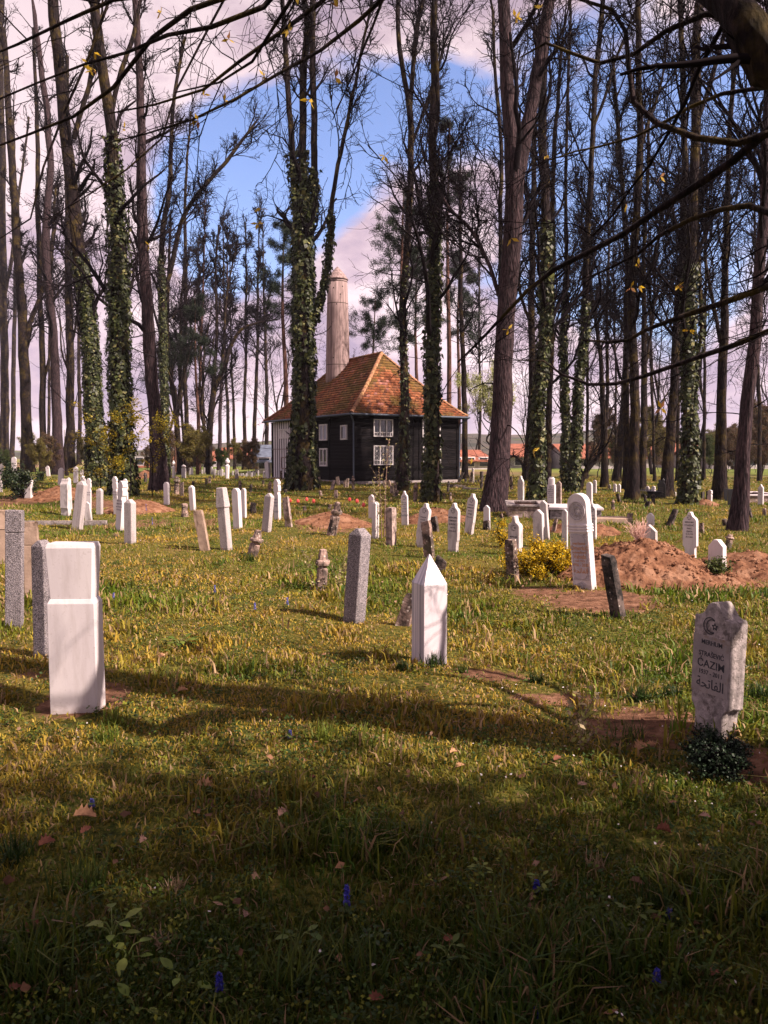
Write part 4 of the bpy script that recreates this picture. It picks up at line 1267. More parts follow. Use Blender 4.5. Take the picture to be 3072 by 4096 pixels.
def mound(cx_, cy_, rx, ry, hgt, rot, label, n=90, rough=.03, skew=0.0, clods=260, seed=1):
    rng = np.random.default_rng(seed)
    u = np.linspace(-1.25, 1.25, n)
    X, Yv = np.meshgrid(u * rx, u * ry)
    c, s = math.cos(rot), math.sin(rot)
    wx, wy = cx_ + X * c - Yv * s, cy_ + X * s + Yv * c
    P = np.stack([wx.ravel(), wy.ravel()], 1)
    d = np.sqrt((X / rx) ** 2 + ((Yv) / ry) ** 2) + .16 * fbm(P, 1.6, 3).reshape(X.shape)
    prof = np.clip(1 - d ** 1.25, -.3, 1)
    prof = np.where(prof > 0, prof ** .9, prof * .6)
    z = hgt * prof * (1 + skew * X / rx)
    z += (fbm(P, 5, 5) * rough * 1.6 + np.abs(fbm(P, 16, 3)) * rough * .9).reshape(X.shape) * np.clip(prof * 4 + .3, 0, 1)
    zz = H(wx, wy) + z - .012
    V = np.stack([wx - cx_, wy - cy_, zz], -1).reshape(-1, 3)
    i, j = np.meshgrid(np.arange(n - 1), np.arange(n - 1), indexing='ij')
    F = np.stack([i * n + j, i * n + j + 1, (i + 1) * n + j + 1, (i + 1) * n + j], -1).reshape(-1, 4)
    o = npmesh('soil_heap', V, F, M_SOIL, smooth=True)
    o.location = (cx_, cy_, 0)
    tag(o, label, 'soil heap', 'heaps of bare grave soil')
    # clods lying on it
    if clods:
        mb = MB()
        for k in range(clods):
            a = rng.uniform(0, 2 * math.pi); r = rng.uniform(0, 1.08) ** .6
            x, y = r * math.cos(a) * rx, r * math.sin(a) * ry
            ix = int(np.clip((x / rx + 1.25) / 2.5 * (n - 1), 0, n - 1)); iy = int(np.clip((y / ry + 1.25) / 2.5 * (n - 1), 0, n - 1))
            q = V.reshape(n, n, 3)[iy, ix]
            s_ = .012 + .035 * rng.random() ** 3
            vs = [(q[0] + s_ * dx * rng.uniform(.6, 1.2), q[1] + s_ * dy * rng.uniform(.6, 1.2), q[2] + s_ * dz * rng.uniform(.5, 1) + s_ * .2)
                  for dx, dy, dz in ((1, 0, 0), (0, 1, 0), (-1, 0, 0), (0, -1, 0), (0, 0, 1), (0, 0, -1))]
            mb.add(vs, [(0, 1, 4), (1, 2, 4), (2, 3, 4), (3, 0, 4), (1, 0, 5), (2, 1, 5), (3, 2, 5), (0, 3, 5)])
        c_ = mb.build('clods', M_SOIL, o); c_['kind'] = 'stuff'
    return V.reshape(n, n, 3), o


HEAPS = []
HEAP_V = []


def heap(px, py, wpx, ry, hpx, rot, label, **k):
    p = G(px, py)
    rx = wpx / 2 / FPX * p.y
    HEAPS.append((p.x, p.y, rx, ry, rot))
    V, o = mound(p.x, p.y, rx, ry, hpx / FPX * p.y, rot, label, **k)
    HEAP_V.append(V.reshape(-1, 3) + np.array((p.x, p.y, 0)))


heap(2640, 2310, 830, 1.0, 145, .05, 'large heap of fresh brown soil beside the tall carved gravestone', n=190, rough=.05, skew=-.8, clods=700)
heap(3010, 2275, 420, .9, 70, .1, 'second soil heap behind the blank white gravestone', n=90, rough=.035, clods=200, seed=2)
heap(1335, 2090, 330, 1.0, 45, .0, 'smooth soil mound with red tulips along its far side', n=80, rough=.02, clods=60, seed=3)
heap(1745, 2082, 270, .9, 52, .1, 'low soil mound behind the crescent gravestones', n=80, rough=.03, clods=80, seed=4)
heap(560, 2045, 270, 1.3, 48, .1, 'low soil mound behind the grey terrazzo post', n=80, rough=.03, clods=100, seed=5)
heap(250, 1985, 280, 1.3, 38, .1, 'reddish soil bank below the dark shrub', n=80, rough=.04, clods=100, seed=6)
heap(2330, 2128, 300, 1.0, 40, .0, 'half overgrown soil mound right of the grey tomb', n=80, rough=.04, clods=60, seed=7)
heap(590, 1912, 110, 1.2, 34, .0, 'far soil heap between the two thick left trunks', n=50, rough=.04, clods=0, seed=8)
heap(2815, 2015, 90, 1.0, 20, .0, 'small dark soil heap beside the ivy trunk on the right', n=40, rough=.03, clods=0, seed=9)



def on_heap(i, x, y):
    V = HEAP_V[i]
    k = int(np.argmin((V[:, 0] - x) ** 2 + (V[:, 1] - y) ** 2))
    return Vector((x, y, float(V[k, 2])))


# ------------------------------------------------------------------ the wooden mosque
HC = Vector((-1.75, 41.0, 0.0))
HR = math.atan2(.52, .85)
hu = Vector((math.cos(HR), math.sin(HR), 0)); hvv = Vector((-math.sin(HR), math.cos(HR), 0))


def wallhit(px, py, side, off):
    """front wall: b = off -> (a, z); left wall: a = off -> (b, z)"""
    d = ray(px, py)
    p0 = HC + (hvv if side == 'front' else hu) * off
    nrm = hvv if side == 'front' else hu
    c = Vector((0, 0, CAMZ))
    t = (p0 - c).dot(nrm) / d.dot(nrm)
    q = c + d * t - HC
    return (q.dot(hu) if side == 'front' else q.dot(hvv)), q.z


def plankmat():
    m, t, b = newmat('tarred boards')
    k = t.links.new
    tc = nd(t, 'ShaderNodeTexCoord')
    sep = nd(t, 'ShaderNodeSeparateXYZ'); k(tc.outputs['Object'], sep.inputs[0])
    z = nd(t, 'ShaderNodeMath', operation='MULTIPLY'); z.inputs[1].default_value = 5.2
    k(sep.outputs[2], z.inputs[0])
    fl = nd(t, 'ShaderNodeMath', operation='FLOOR'); k(z.outputs[0], fl.inputs[0])
    fr = nd(t, 'ShaderNodeMath', operation='FRACT'); k(z.outputs[0], fr.inputs[0])
    wn = nd(t, 'ShaderNodeTexWhiteNoise', noise_dimensions='1D'); k(fl.outputs[0], wn.inputs['W'])
    mp = nd(t, 'ShaderNodeMapping'); mp.inputs['Scale'].default_value = (1.0, 1.0, 16)
    k(tc.outputs['Object'], mp.inputs[0])
    n = nd(t, 'ShaderNodeTexNoise', i_Scale=2.6, i_Detail=8.0, i_Roughness=.7); k(mp.outputs[0], n.inputs['Vector'])
    r = ramp(t, [(.34, (.002, .002, .003)), (.55, (.008, .007, .008)), (.74, (.030, .021, .018))]); k(n.outputs['Fac'], r.inputs[0])
    mr = nd(t, 'ShaderNodeMapRange'); mr.inputs['To Min'].default_value = .5; mr.inputs['To Max'].default_value = 1.6
    k(wn.outputs['Value'], mr.inputs['Value'])
    sc = nd(t, 'ShaderNodeVectorMath', operation='SCALE'); k(r.outputs[0], sc.inputs[0]); k(mr.outputs[0], sc.inputs['Scale'])
    k(sc.outputs[0], b.inputs['Base Color'])
    b.inputs['Roughness'].default_value = .8
    b.inputs['Specular IOR Level'].default_value = .05
    gr = ramp(t, [(0.0, g(0)), (.06, g(1)), (.95, g(1)), (1.0, g(.2))]); k(fr.outputs[0], gr.inputs[0])
    bp = nd(t, 'ShaderNodeBump'); bp.inputs['Strength'].default_value = 1; bp.inputs['Distance'].default_value = .03
    k(gr.outputs[0], bp.inputs['Height']); k(bp.outputs[0], b.inputs['Normal'])
    return m


M_PLANK = plankmat()
M_PAINT = stonemat('white window paint', (.62, .58, .60), (.80, .75, .76), scale=12, rough=.6, bump=.05)
M_GLASS = plain('window glass', (.02, .025, .035), .08, spec=.9)
M_CURT = plain('curtain behind glass', (.32, .33, .42), .6)
M_GUT = plain('gutter metal', (.045, .06, .09), .6)
M_GREYW = stonemat('grey weathered boards', (.19, .135, .13), (.42, .30, .30), scale=5, rough=.9, bump=.35, bscale=30, stretch=(2, 2, .12), detail=8)
M_TILE = colmat('clay tile', .85, 0, spec=.15, noise_amt=.35, nscale=9)

house = empty('wooden_mosque', HC, HR)
tag(house, 'small two-storey mosque of black boards with mossy red tiled hip roof', 'mosque')
LA, LB, EZ, RZ, WO = 7.8, 11.9, 3.86, 7.62, .45
mb = MB()
mb.box(WO, LA - WO, WO, LB - WO, -.3, EZ - .05)
mb.build('wall', M_PLANK, house)
for (x, y) in ((WO, WO), (LA - WO, WO), (WO, LB - WO)):
    mb = MB(); mb.box(x - .05, x + .13 if x < 1 else x + .05, y - .05, y + .13, -.3, EZ - .06); mb.build('corner_post', M_PLANK, house)
for px in (1655, 1678):
    a, _ = wallhit(px, 1800, 'front', WO)
    mb = MB(); mb.box(a - .05, a + .05, WO - .045, WO + .02, .25, EZ - .06); mb.build('wall_post', M_PLANK, house)
a, _ = wallhit(1318, 1800, 'left', WO)
mb = MB(); mb.box(WO - .045, WO + .02, a - .06, a + .06, .2, EZ - .06); mb.build('wall_post', M_PLANK, house)
mb = MB()
mb.box(WO - .03, LA - WO + .03, WO - .07, WO - .002, -.3, .22)
mb.box(WO - .07, WO - .002, WO - .07, LB - WO, -.3, .22)
mb.build('plinth', M_CONC, house)


def window(side, x0, y0, x1, y1, nv, rails=(), curtain=False, lattice=False, balus=False, name='window'):
    a0, z0 = wallhit(x0, y1, side, WO); a1, z1 = wallhit(x1, y0, side, WO)
    _, z1b = wallhit(x0, y0, side, WO)
    z1 = (z1 + z1b) / 2
    lo, hi = min(a0, a1), max(a0, a1)
    _, zb = wallhit(x1, y1, side, WO); z0 = (z0 + zb) / 2

    def B(m, p0, p1, q0, q1, d0, d1):
        if side == 'front': m.box(p0, p1, WO - d1, WO - d0, q0, q1)
        else: m.box(WO - d1, WO - d0, p0, p1, q0, q1)
    t = .055 * (1 if side == 'front' else 1.3)
    m = MB()
    B(m, lo, hi, z1 - t, z1, .0, .07); B(m, lo, hi, z0, z0 + t, .0, .07)
    B(m, lo, lo + t, z0 + t, z1 - t, .0, .068); B(m, hi - t, hi, z0 + t, z1 - t, .0, .068)
    for k in range(1, nv):
        c = lo + (hi - lo) * k / nv
        B(m, c - t * .65, c + t * .65, z0 + t, z1 - t, .0, .062)
    win = m.build(name, M_PAINT, house)
    m = MB(); B(m, lo + t, hi - t, z0 + t, z1 - t, .002, .012)
    m.build('pane', M_CURT if curtain else M_GLASS, win)
    if balus or lattice:
        m = MB()
        for k in range(nv):
            c0 = lo + (hi - lo) * k / nv + t * .9; c1 = lo + (hi - lo) * (k + 1) / nv - t * .9
            zz = z0 + (z1 - z0) * .24
            B(m, c0, c1, zz - .018, zz + .018, .02, .045)
            for q in (1, 2):
                c = c0 + (c1 - c0) * q / 3
                B(m, c - .014, c + .014, z0 + t, zz - .018, .02, .044)
            if lattice:
                cm = (c0 + c1) / 2
                B(m, cm - .009, cm + .009, zz + .018, z1 - t, .02, .036)
                nseg = 3
                for r_ in range(nseg):
                    cz = zz + (z1 - t - zz) * (r_ + .5) / nseg
                    rr = min((c1 - c0) * .46, (z1 - t - zz) / nseg * .46)
                    pr = None
                    for i in range(9):
                        an = 2 * math.pi * i / 8
                        p = (cm + rr * math.cos(an), cz + rr * math.sin(an))
                        if pr:
                            if side == 'front': m.bar((pr[0], WO - .03, pr[1]), (p[0], WO - .03, p[1]), .009, 4)
                            else: m.bar((WO - .03, pr[0], pr[1]), (WO - .03, p[0], p[1]), .009, 4)
                        pr = p
        m.build('lattice', M_PAINT, win)
    return win


window('front', 1493, 1677, 1570, 1747, 3, balus=True)
window('front', 1493, 1782, 1571, 1860, 3, lattice=True)
window('front', 1688, 1679, 1760, 1750, 3, balus=True)
window('front', 1690, 1784, 1761, 1858, 3, lattice=True)
window('left', 1280, 1697, 1311, 1762, 2, curtain=True)
window('left', 1365, 1700, 1390, 1759, 1, curtain=False)
window('left', 1281, 1793, 1311, 1865, 2, balus=True)
# the striped board cladding at the left end
b0, _ = wallhit(1200, 1800, 'left', WO); b1 = LB - WO
st = MB(); dk = MB()
z = .25
nb = 12
for k in range(nb):
    y0 = b0 + (b1 - b0) * k / nb; y1 = b0 + (b1 - b0) * (k + .6) / nb
    st.box(WO - .015, WO - .003, y0, y1, .2, 2.02)
    st.box(WO - .018, WO - .003, y0, y1, 2.06, EZ - .08)
st.build('board_cladding', stonemat('limewashed boards', (.60, .56, .62), (.78, .72, .76), scale=5, rough=.85, bump=.1, stretch=(1, 1, .2)), house)
dk.box(WO - .06, WO - .004, b0, b1, 2.021, 2.058); dk.build('rail', M_GREYW, house)
window('left', 1118, 1716, 1157, 1754, 4, curtain=True)
# a small hatch in the cladding
m = MB()
_, za = wallhit(1140, 1875, 'left', WO); ya, zb = wallhit(1140, 1828, 'left', WO)
for (q0, q1, r0, r1) in ((ya - .5, ya - .44, za, zb), (ya + .44, ya + .5, za, zb), (ya - .44, ya + .44, zb - .06, zb), (ya - .44, ya + .44, za, za + .06)):
    m.box(WO - .075, WO - .05, q0, q1, r0, r1)
m.build('hatch', M_GREYW, house)


# roof: four planes of separate tiles
def zroof(t):
    return EZ + (RZ - EZ) * (t ** 1.12)


def tile_plane(c0, c1, r0, r1, ncourse, tw, rng, hidden=False):
    """c0->c1 along the eave, r0->r1 along the ridge (a,b)"""
    V = []; F = []; C = []
    c0, c1, r0, r1 = map(np.array, (c0, c1, r0, r1))
    for i in range(ncourse):
        t0, t1 = i / ncourse, (i + 1.06) / ncourse
        t1 = min(t1, 1.0)
        L0, R0 = c0 + (r0 - c0) * t0, c1 + (r1 - c1) * t0
        L1, R1 = c0 + (r0 - c0) * t1, c1 + (r1 - c1) * t1
        wlen = np.linalg.norm(R0 - L0)
        nt_ = max(1, int(wlen / tw))
        for k in range(nt_):
            s0, s1 = k / nt_, (k + .97) / nt_
            # stay on the same lines of slope in both courses
            p00 = L0 + (R0 - L0) * s0; p01 = L0 + (R0 - L0) * s1
            p10 = L1 + (R1 - L1) * s0; p11 = L1 + (R1 - L1) * s1
            jz = rng.uniform(-.008, .012); jz2 = rng.uniform(-.008, .012)
            up = .10
            n = len(V)
            z0, z1_ = zroof(t0), zroof(t1)
            V += [(p00[0], p00[1], z0 + up + jz), (p01[0], p01[1], z0 + up + jz2), (p11[0], p11[1], z1_ + .012), (p10[0], p10[1], z1_ + .012),
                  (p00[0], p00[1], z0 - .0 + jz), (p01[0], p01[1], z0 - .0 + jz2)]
            F += [(n, n + 1, n + 2, n + 3), (n + 4, n + 5, n + 1, n)]
            wx = (p00 + p11) / 2
            moss = mnoise.noise(Vector((wx[0] * .55, wx[1] * .55, t0 * 3.0))) + .35 * mnoise.noise(Vector((wx[0] * 3, wx[1] * 3, t0 * 9))) + (.22 - .5 * abs(t0 - .55))
            pk = rng.random()
            base = np.array((.33, .105, .045)) if pk < .5 else (np.array((.42, .16, .075)) if pk < .8 else (np.array((.19, .07, .04)) if pk < .94 else np.array((.48, .20, .16))))
            base = base * rng.uniform(.36, .70)
            mz = min(max((moss + .02) * 1.7 + rng.uniform(-.3, .3), 0), .75)
            cc = base * (1 - mz) + np.array((.085, .062, .012)) * rng.uniform(.7, 1.3) * mz
            C += [cc] * 4 + [cc * .3] * 2  # lower edge face darkened: gap shadow between courses painted into the tile colour
    return V, F, C


rng = np.random.default_rng(5)
rA, rB = (LA / 2, 3.3), (LA / 2, LB - 3.5)
RV, RF, RC = [], [], []
for args in (((0, 0), (LA, 0), rA, rA), ((0, LB), (0, 0), rB, rA), ((LA, 0), (LA, LB), rA, rB), ((LA, LB), (0, LB), rB, rB)):
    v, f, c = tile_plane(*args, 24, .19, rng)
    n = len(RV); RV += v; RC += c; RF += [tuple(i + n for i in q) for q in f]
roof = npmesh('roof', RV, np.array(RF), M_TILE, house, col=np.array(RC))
# hip and ridge caps
V, F, C = [], [], []
for (p, q) in (((0, 0), rA), ((LA, 0), rA), ((0, LB), rB), ((LA, LB), rB), (rA, rB)):
    n_ = 17 if p != rA else 14
    for i in range(n_):
        a0 = i / n_; a1 = (i + 1.12) / n_
        pr = []
        for aa, rr in ((a0, .135), (a1, .10)):
            x = p[0] + (q[0] - p[0]) * aa; y = p[1] + (q[1] - p[1]) * aa
            zz = zroof(min(aa, 1)) if p != rA else RZ
            pr.append((np.array((x, y, zz + .03)), rr))
        d = np.array((q[0] - p[0], q[1] - p[1])); d = d / np.linalg.norm(d); nn = np.array((-d[1], d[0], 0))
        n = len(V)
        for c_, rr in pr:
            for k in range(6):
                an = math.pi * k / 5
                V.append(tuple(c_ + nn * rr * math.cos(an) + np.array((0, 0, 1)) * rr * .8 * math.sin(an)))
        for k in range(5):
            F.append((n + k, n + k + 1, n + 7 + k, n + 6 + k))
        mz = rng.uniform(0, .5)
        cc = np.array((.38, .18, .11)) * rng.uniform(.6, 1.1) * (1 - mz) + np.array((.15, .11, .03)) * mz
        C += [cc] * 12
npmesh('ridge_cap', V, np.array(F), M_TILE, house, col=np.array(C))
mb = MB()
mb.loft([[(0.02, 0.02, EZ - .01), (LA - .02, 0.02, EZ - .01), (LA - .02, LB - .02, EZ - .01), (.02, LB - .02, EZ - .01)],
         [(0.06, 0.06, EZ + .0), (LA - .06, 0.06, EZ + .0), (LA - .06, LB - .06, EZ + .0), (.06, LB - .06, EZ + .0)]])
mb.build('soffit', M_PLANK, house)
mb = MB()
for (p, q) in (((-.06, -.06), (LA + .06, -.06)), ((-.06, -.06), (-.06, LB + .06)), ((LA + .06, -.06), (LA + .06, LB + .06))):
    mb.bar((p[0], p[1], EZ - .04), (q[0], q[1], EZ - .04), .06, 8)
mb.build('gutter', M_GUT, house)
mb = MB()
mb.bar((-.04, -.04, EZ - .06), (.33, .33, EZ - .42), .045, 8); mb.bar((.33, .33, EZ - .40), (.33, .33, -.1), .045, 8)
mb.build('downpipe', M_GUT, house)
mb = MB()
mb.bar((LA + .02, -.04, EZ - .06), (LA - WO + .1, WO - .08, EZ - .42), .045, 8); mb.bar((LA - WO + .1, WO - .08, EZ - .40), (LA - WO + .1, WO - .08, -.1), .045, 8)
mb.build('downpipe', M_GUT, house)
# minaret
ma, mbb = 3.25, 7.55
mn = MB()
mn.lathe([(.78, 5.9), (.77, 6.6), (.73, 8.6), (.68, 10.6), (.62, 12.6)], 22, cx=ma, cy=mbb)
minaret = mn.build('minaret', M_GREYW, house, smooth=True)
mn = MB()
mn.lathe([(.67, 12.58), (.685, 12.62), (.45, 12.95), (.15, 13.3), (.03, 13.42)], 22, cx=ma, cy=mbb)
mn.build('cap_roof', M_GREYW, minaret, smooth=False)
mn = MB()
for z in (7.3, 9.3, 11.1, 12.45):
    r = .78 - (z - 5.9) * .0239 + .012
    mn.lathe([(r - .02, z - .025), (r, z - .022), (r, z + .022), (r - .02, z + .025)], 22, cx=ma, cy=mbb)
mn.build('hoop', plain('rusty hoop', (.06, .04, .035), .8), minaret)
mn = MB()
for (an, z) in ((-1.9, 12.0), (-1.25, 11.6), (-1.6, 11.0), (-2.0, 10.5), (-1.3, 10.1), (-1.75, 9.6), (-1.4, 9.1), (-1.1, 8.6), (-1.5, 8.2), (-1.9, 7.7), (-1.2, 10.8), (-1.0, 12.1), (-2.2, 9.8)):
    a_ = an - HR
    r = .78 - (z - 5.9) * .0239 + .003
    p = Vector((ma + r * math.cos(a_), mbb + r * math.sin(a_), z)); nrm = Vector((math.cos(a_), math.sin(a_), 0)); tt = Vector((-nrm.y, nrm.x, 0))
    mn.add([tuple(p + tt * .035 * math.cos(q) + Vector((0, 0, .045 * math.sin(q))) + nrm * .002) for q in [i * math.pi / 4 for i in range(8)]], [tuple(range(8))])
mn.build('woodpecker_hole', plain('hole dark', (.004, .004, .004), 1.0), minaret)

# ------------------------------------------------------------------ village, hills
M_WALLW = stonemat('rendered wall', (.36, .32, .34), (.52, .47, .48), scale=1.2, rough=.9, bump=.05, bscale=10)
M_WALLG = stonemat('grey rendered wall', (.30, .27, .30), (.42, .38, .40), scale=1.2, rough=.9, bump=.05, bscale=10)
M_ROOFO = stonemat('orange roof tiles', (.20, .07, .045), (.33, .12, .075), scale=2.2, rough=.85, bump=.4, bscale=8, stretch=(1, 1, 3))
M_ROOFB = stonemat('slate blue roof', (.10, .12, .17), (.17, .20, .27), scale=2, rough=.6, bump=.2, bscale=8)


def cottage(px, py_base, Y, wpx, wallpx, roofpx, depth, rz, label, wall=M_WALLW, roofm=M_ROOFO, gable=False, nwin=3):
    p = at(px, py_base, Y)
    W_ = wpx / FPX * Y; hw_ = wallpx / FPX * Y; hr = roofpx / FPX * Y
    z0 = min(p.z, 0)
    o = empty('village_house', (p.x, Y, 0), rz)
    tag(o, label, 'house', 'village houses beyond the cemetery')
    zt = p.z + hw_
    m = MB()
    if gable:
        m.prism([(-W_ / 2, -.5), (W_ / 2, -.5), (W_ / 2, zt), (0, zt + hr), (-W_ / 2, zt)], 0, depth)
    else:
        m.box(-W_ / 2, W_ / 2, 0, depth, -.5, zt)
        for xs in (-W_ / 2, W_ / 2):
            m.add([(xs * .998, 0.001, zt), (xs * .998, depth - .001, zt), (xs * .998, depth / 2, zt + hr - .05)], [(0, 1, 2)])
    m.build('wall', wall, o)
    m = MB(); e = .5; t = .14
    if gable:
        for s in (-1, 1):
            x1 = s * (W_ / 2 + e); z1_ = zt - e * hr / (W_ / 2)
            m.loft([[(0, y, zt + hr + t), (x1, y, z1_ + t), (x1, y, z1_), (0, y, zt + hr + .003)] for y in (-e, depth + e)])
    else:
        for s in (0, 1):
            y1 = -e if s == 0 else depth + e; z1_ = zt - e * hr / (depth / 2)
            m.loft([[(x, depth / 2, zt + hr + t), (x, y1, z1_ + t), (x, y1, z1_), (x, depth / 2, zt + hr + .003)] for x in (-W_ / 2 - e, W_ / 2 + e)])
    m.build('roof', roofm, o)
    m = MB(); m.box(W_ * .18, W_ * .18 + .6, depth * .55, depth * .55 + .6, zt, zt + hr + .9); m.build('chimney', wall, o)
    for k in range(nwin):
        x = -W_ / 2 + W_ * (k + .5) / nwin
        zc = max(zt - hw_ * .45, .9)
        m = MB(); m.box(x - .6, x + .6, -.05, .05, zc - .6, zc + .6)
        f = m.build('window', M_PAINT, o)
        m = MB(); m.box(x - .48, x + .48, -.07, -.052, zc - .48, zc + .48); m.build('pane', M_GLASS, f)
    return o


cottage(1880, 1905, 88, 170, 62, 40, 9, .25, 'white house with an orange roof right beside the mosque corner', gable=False, nwin=3)
cottage(2075, 1895, 100, 190, 70, 48, 10, -.2, 'white two-storey house with an orange roof right of the thick bare trunk', nwin=3)
cottage(2225, 1890, 112, 130, 60, 42, 9, .5, 'white gabled house between the ivy trunks', gable=True, nwin=2)
cottage(2420, 1885, 95, 300, 55, 52, 10, .08, 'long white house with a long orange roof behind the forked trunk', nwin=5)
cottage(2640, 1880, 105, 210, 62, 50, 10, .0, 'pale house with an orange roof behind the slender trunks', nwin=4)
cottage(2800, 1880, 120, 130, 62, 34, 9, -.1, 'white house with a low orange roof behind the ivy trunk on the right', nwin=3)
cottage(2975, 1885, 95, 270, 60, 52, 10, .1, 'white house with an orange roof at the right border', nwin=4)
cottage(2945, 1822, 210, 110, 30, 26, 10, .1, 'small distant house with a red roof on the slope', nwin=2)
cottage(1095, 1905, 72, 150, 60, 62, 9, .0, 'low building with a slate blue roof left of the mosque', wall=M_WALLG, roofm=M_ROOFB, nwin=2)
cottage(590, 1895, 105, 120, 26, 22, 9, .0, 'far low building with a red roof between the thick left trunks', wall=M_WALLG, nwin=2)
cottage(780, 1890, 110, 150, 50, 40, 9, .1, 'pale far house behind the pine trunks', wall=M_WALLG, nwin=2)
cottage(930, 1888, 115, 150, 55, 40, 9, -.1, 'pale reddish-roofed house behind the thin trunks left of the mosque', nwin=2)

# wooded hills
def hills():
    nx, ny = 300, 36
    x = np.linspace(-1500, 1500, nx); y = np.linspace(330, 1100, ny)
    X, Yg = np.meshgrid(x, y)
    px_ = X / 700 * FPX + CX
    ridge = 11 + 15 * np.clip((px_ - 1500) / 900, 0, 1) + 5 * np.sin(X * .006 + 1) + 4 * np.sin(X * .013 + 2) + 2 * np.sin(X * .037)
    t = np.clip((Yg - 330) / 420, 0, 1)
    Z = ridge * np.sin(t * math.pi / 2) ** 1.4 * (1 - .2 * np.clip((Yg - 750) / 350, 0, 1))
    P = np.stack([X.ravel(), Yg.ravel()], 1)
    Z = Z + 2.6 * fbm(P, .06, 4).reshape(X.shape) * np.clip(t * 3, 0, 1) - 1.5
    V = np.stack([X, Yg, Z], -1).reshape(-1, 3)
    i, j = np.meshgrid(np.arange(ny - 1), np.arange(nx - 1), indexing='ij')
    F = np.stack([i * nx + j, i * nx + j + 1, (i + 1) * nx + j + 1, (i + 1) * nx + j], -1).reshape(-1, 4)
    m = stonemat('wooded hillside', (.045, .05, .04), (.13, .105, .09), scale=.035, rough=1, bump=0, spec=0, detail=9, c3=(.10, .12, .04))
    o = npmesh('hills', V, F, m, smooth=True)
    tag(o, kind='structure')


hills()
# ------------------------------------------------------------------ trees
def tubes(groups, sides):
    """groups: list of (P (p,K,3), R (p,K)); returns V, F, one tube per line"""
    Vs, Fs, off = [], [], 0
    for P, Rr in groups:
        p, K, _ = P.shape
        T = np.gradient(P, axis=1)
        T /= np.linalg.norm(T, axis=2, keepdims=True) + 1e-9
        ref = np.tile(np.array([0.31, 0.95, 0.05]), (p, 1))
        al = np.abs((T.mean(1) * ref).sum(1)) > .8
        ref[al] = (0.95, -.31, .05)
        U = np.cross(T, ref[:, None, :]); U /= np.linalg.norm(U, axis=2, keepdims=True) + 1e-9
        W_ = np.cross(T, U)
        a = np.arange(sides) * 2 * math.pi / sides
        V = P[:, :, None, :] + Rr[:, :, None, None] * (U[:, :, None, :] * np.cos(a)[None, None, :, None] + W_[:, :, None, :] * np.sin(a)[None, None, :, None])
        Vs.append(V.reshape(-1, 3))
        q, k, s = np.meshgrid(np.arange(p), np.arange(K - 1), np.arange(sides), indexing='ij')
        b = off + (q * K + k) * sides
        s2 = (s + 1) % sides
        Fs.append(np.stack([b + s, b + s2, b + sides + s2, b + sides + s], -1).reshape(-1, 4))
        off += p * K * sides
    return np.concatenate(Vs), np.concatenate(Fs)


def sample(P, Rr, idx, t):
    K = P.shape[1]
    f = t * (K - 1); i = np.clip(f.astype(int), 0, K - 2); u = (f - i)[:, None]
    A = P[idx, i]; B = P[idx, i + 1]
    return A * (1 - u) + B * u, (B - A) / (np.linalg.norm(B - A, axis=1, keepdims=True) + 1e-9), Rr[idx, i] * (1 - u[:, 0]) + Rr[idx, i + 1] * u[:, 0]


def unit(v):
    return v / (np.linalg.norm(v, axis=-1, keepdims=True) + 1e-9)


def sprout(P, Rr, n, t0, t1, a0, a1, L, N, jit, up, rfac, rng, rmin=.004, even=False, taper=.3):
    """n offshoots of every line in P; L = (lo, hi) metres or a factor of the parent's length when lo < 0"""
    p = P.shape[0]
    idx = np.repeat(np.arange(p), n)
    t = rng.uniform(t0, t1, p * n)
    pos, T, r = sample(P, Rr, idx, t)
    ref = unit(rng.normal(size=(p * n, 3)))
    Us = unit(np.cross(T, ref))
    ang = np.radians(rng.uniform(a0, a1, p * n))[:, None]
    d = unit(np.cos(ang) * T + np.sin(ang) * Us)
    if L[0] < 0:
        pl = np.linalg.norm(np.diff(P, axis=1), axis=2).sum(1)[idx]
        ln = pl * rng.uniform(-L[0], L[1], p * n) * (1.1 - .6 * t)
    else:
        ln = rng.uniform(L[0], L[1], p * n)
    C = np.zeros((p * n, N, 3)); C[:, 0] = pos
    for k in range(1, N):
        d = unit(d + rng.normal(size=d.shape) * jit + np.array((0, 0, up)))
        C[:, k] = C[:, k - 1] + d * (ln / (N - 1))[:, None]
    r0 = np.maximum(r * rfac * rng.uniform(.6, 1.0, p * n), rmin)
    CR = r0[:, None] * np.linspace(1, taper, N)[None, :]
    return C, np.maximum(CR, rmin * .6)


def resample(pts, rad, n, rng, wob=.0):
    pts = np.array(pts, float); rad = np.array(rad, float)
    s = np.concatenate([[0], np.cumsum(np.linalg.norm(np.diff(pts, axis=0), axis=1))])
    # smooth path through the points (Catmull-Rom by cubic interpolation on s)
    m = np.gradient(pts, s, axis=0) if len(pts) > 2 else np.repeat(((pts[1] - pts[0]) / s[-1])[None], 2, 0)
    q = np.linspace(0, s[-1], n)
    i = np.clip(np.searchsorted(s, q, 'right') - 1, 0, len(s) - 2)
    h = (s[i + 1] - s[i]); u = (q - s[i]) / h
    h00, h10, h01, h11 = 2 * u ** 3 - 3 * u ** 2 + 1, u ** 3 - 2 * u ** 2 + u, -2 * u ** 3 + 3 * u ** 2, u ** 3 - u ** 2
    P = h00[:, None] * pts[i] + (h10 * h)[:, None] * m[i] + h01[:, None] * pts[i + 1] + (h11 * h)[:, None] * m[i + 1]
    rr = np.interp(q, s, rad)
    if wob:
        w_ = np.cumsum(rng.normal(size=(n, 3)), 0) * wob * s[-1] / n
        w_ -= np.linspace(0, 1, n)[:, None] * w_[-1]
        w_[:, 2] = 0
        P = P + w_
    return P, rr


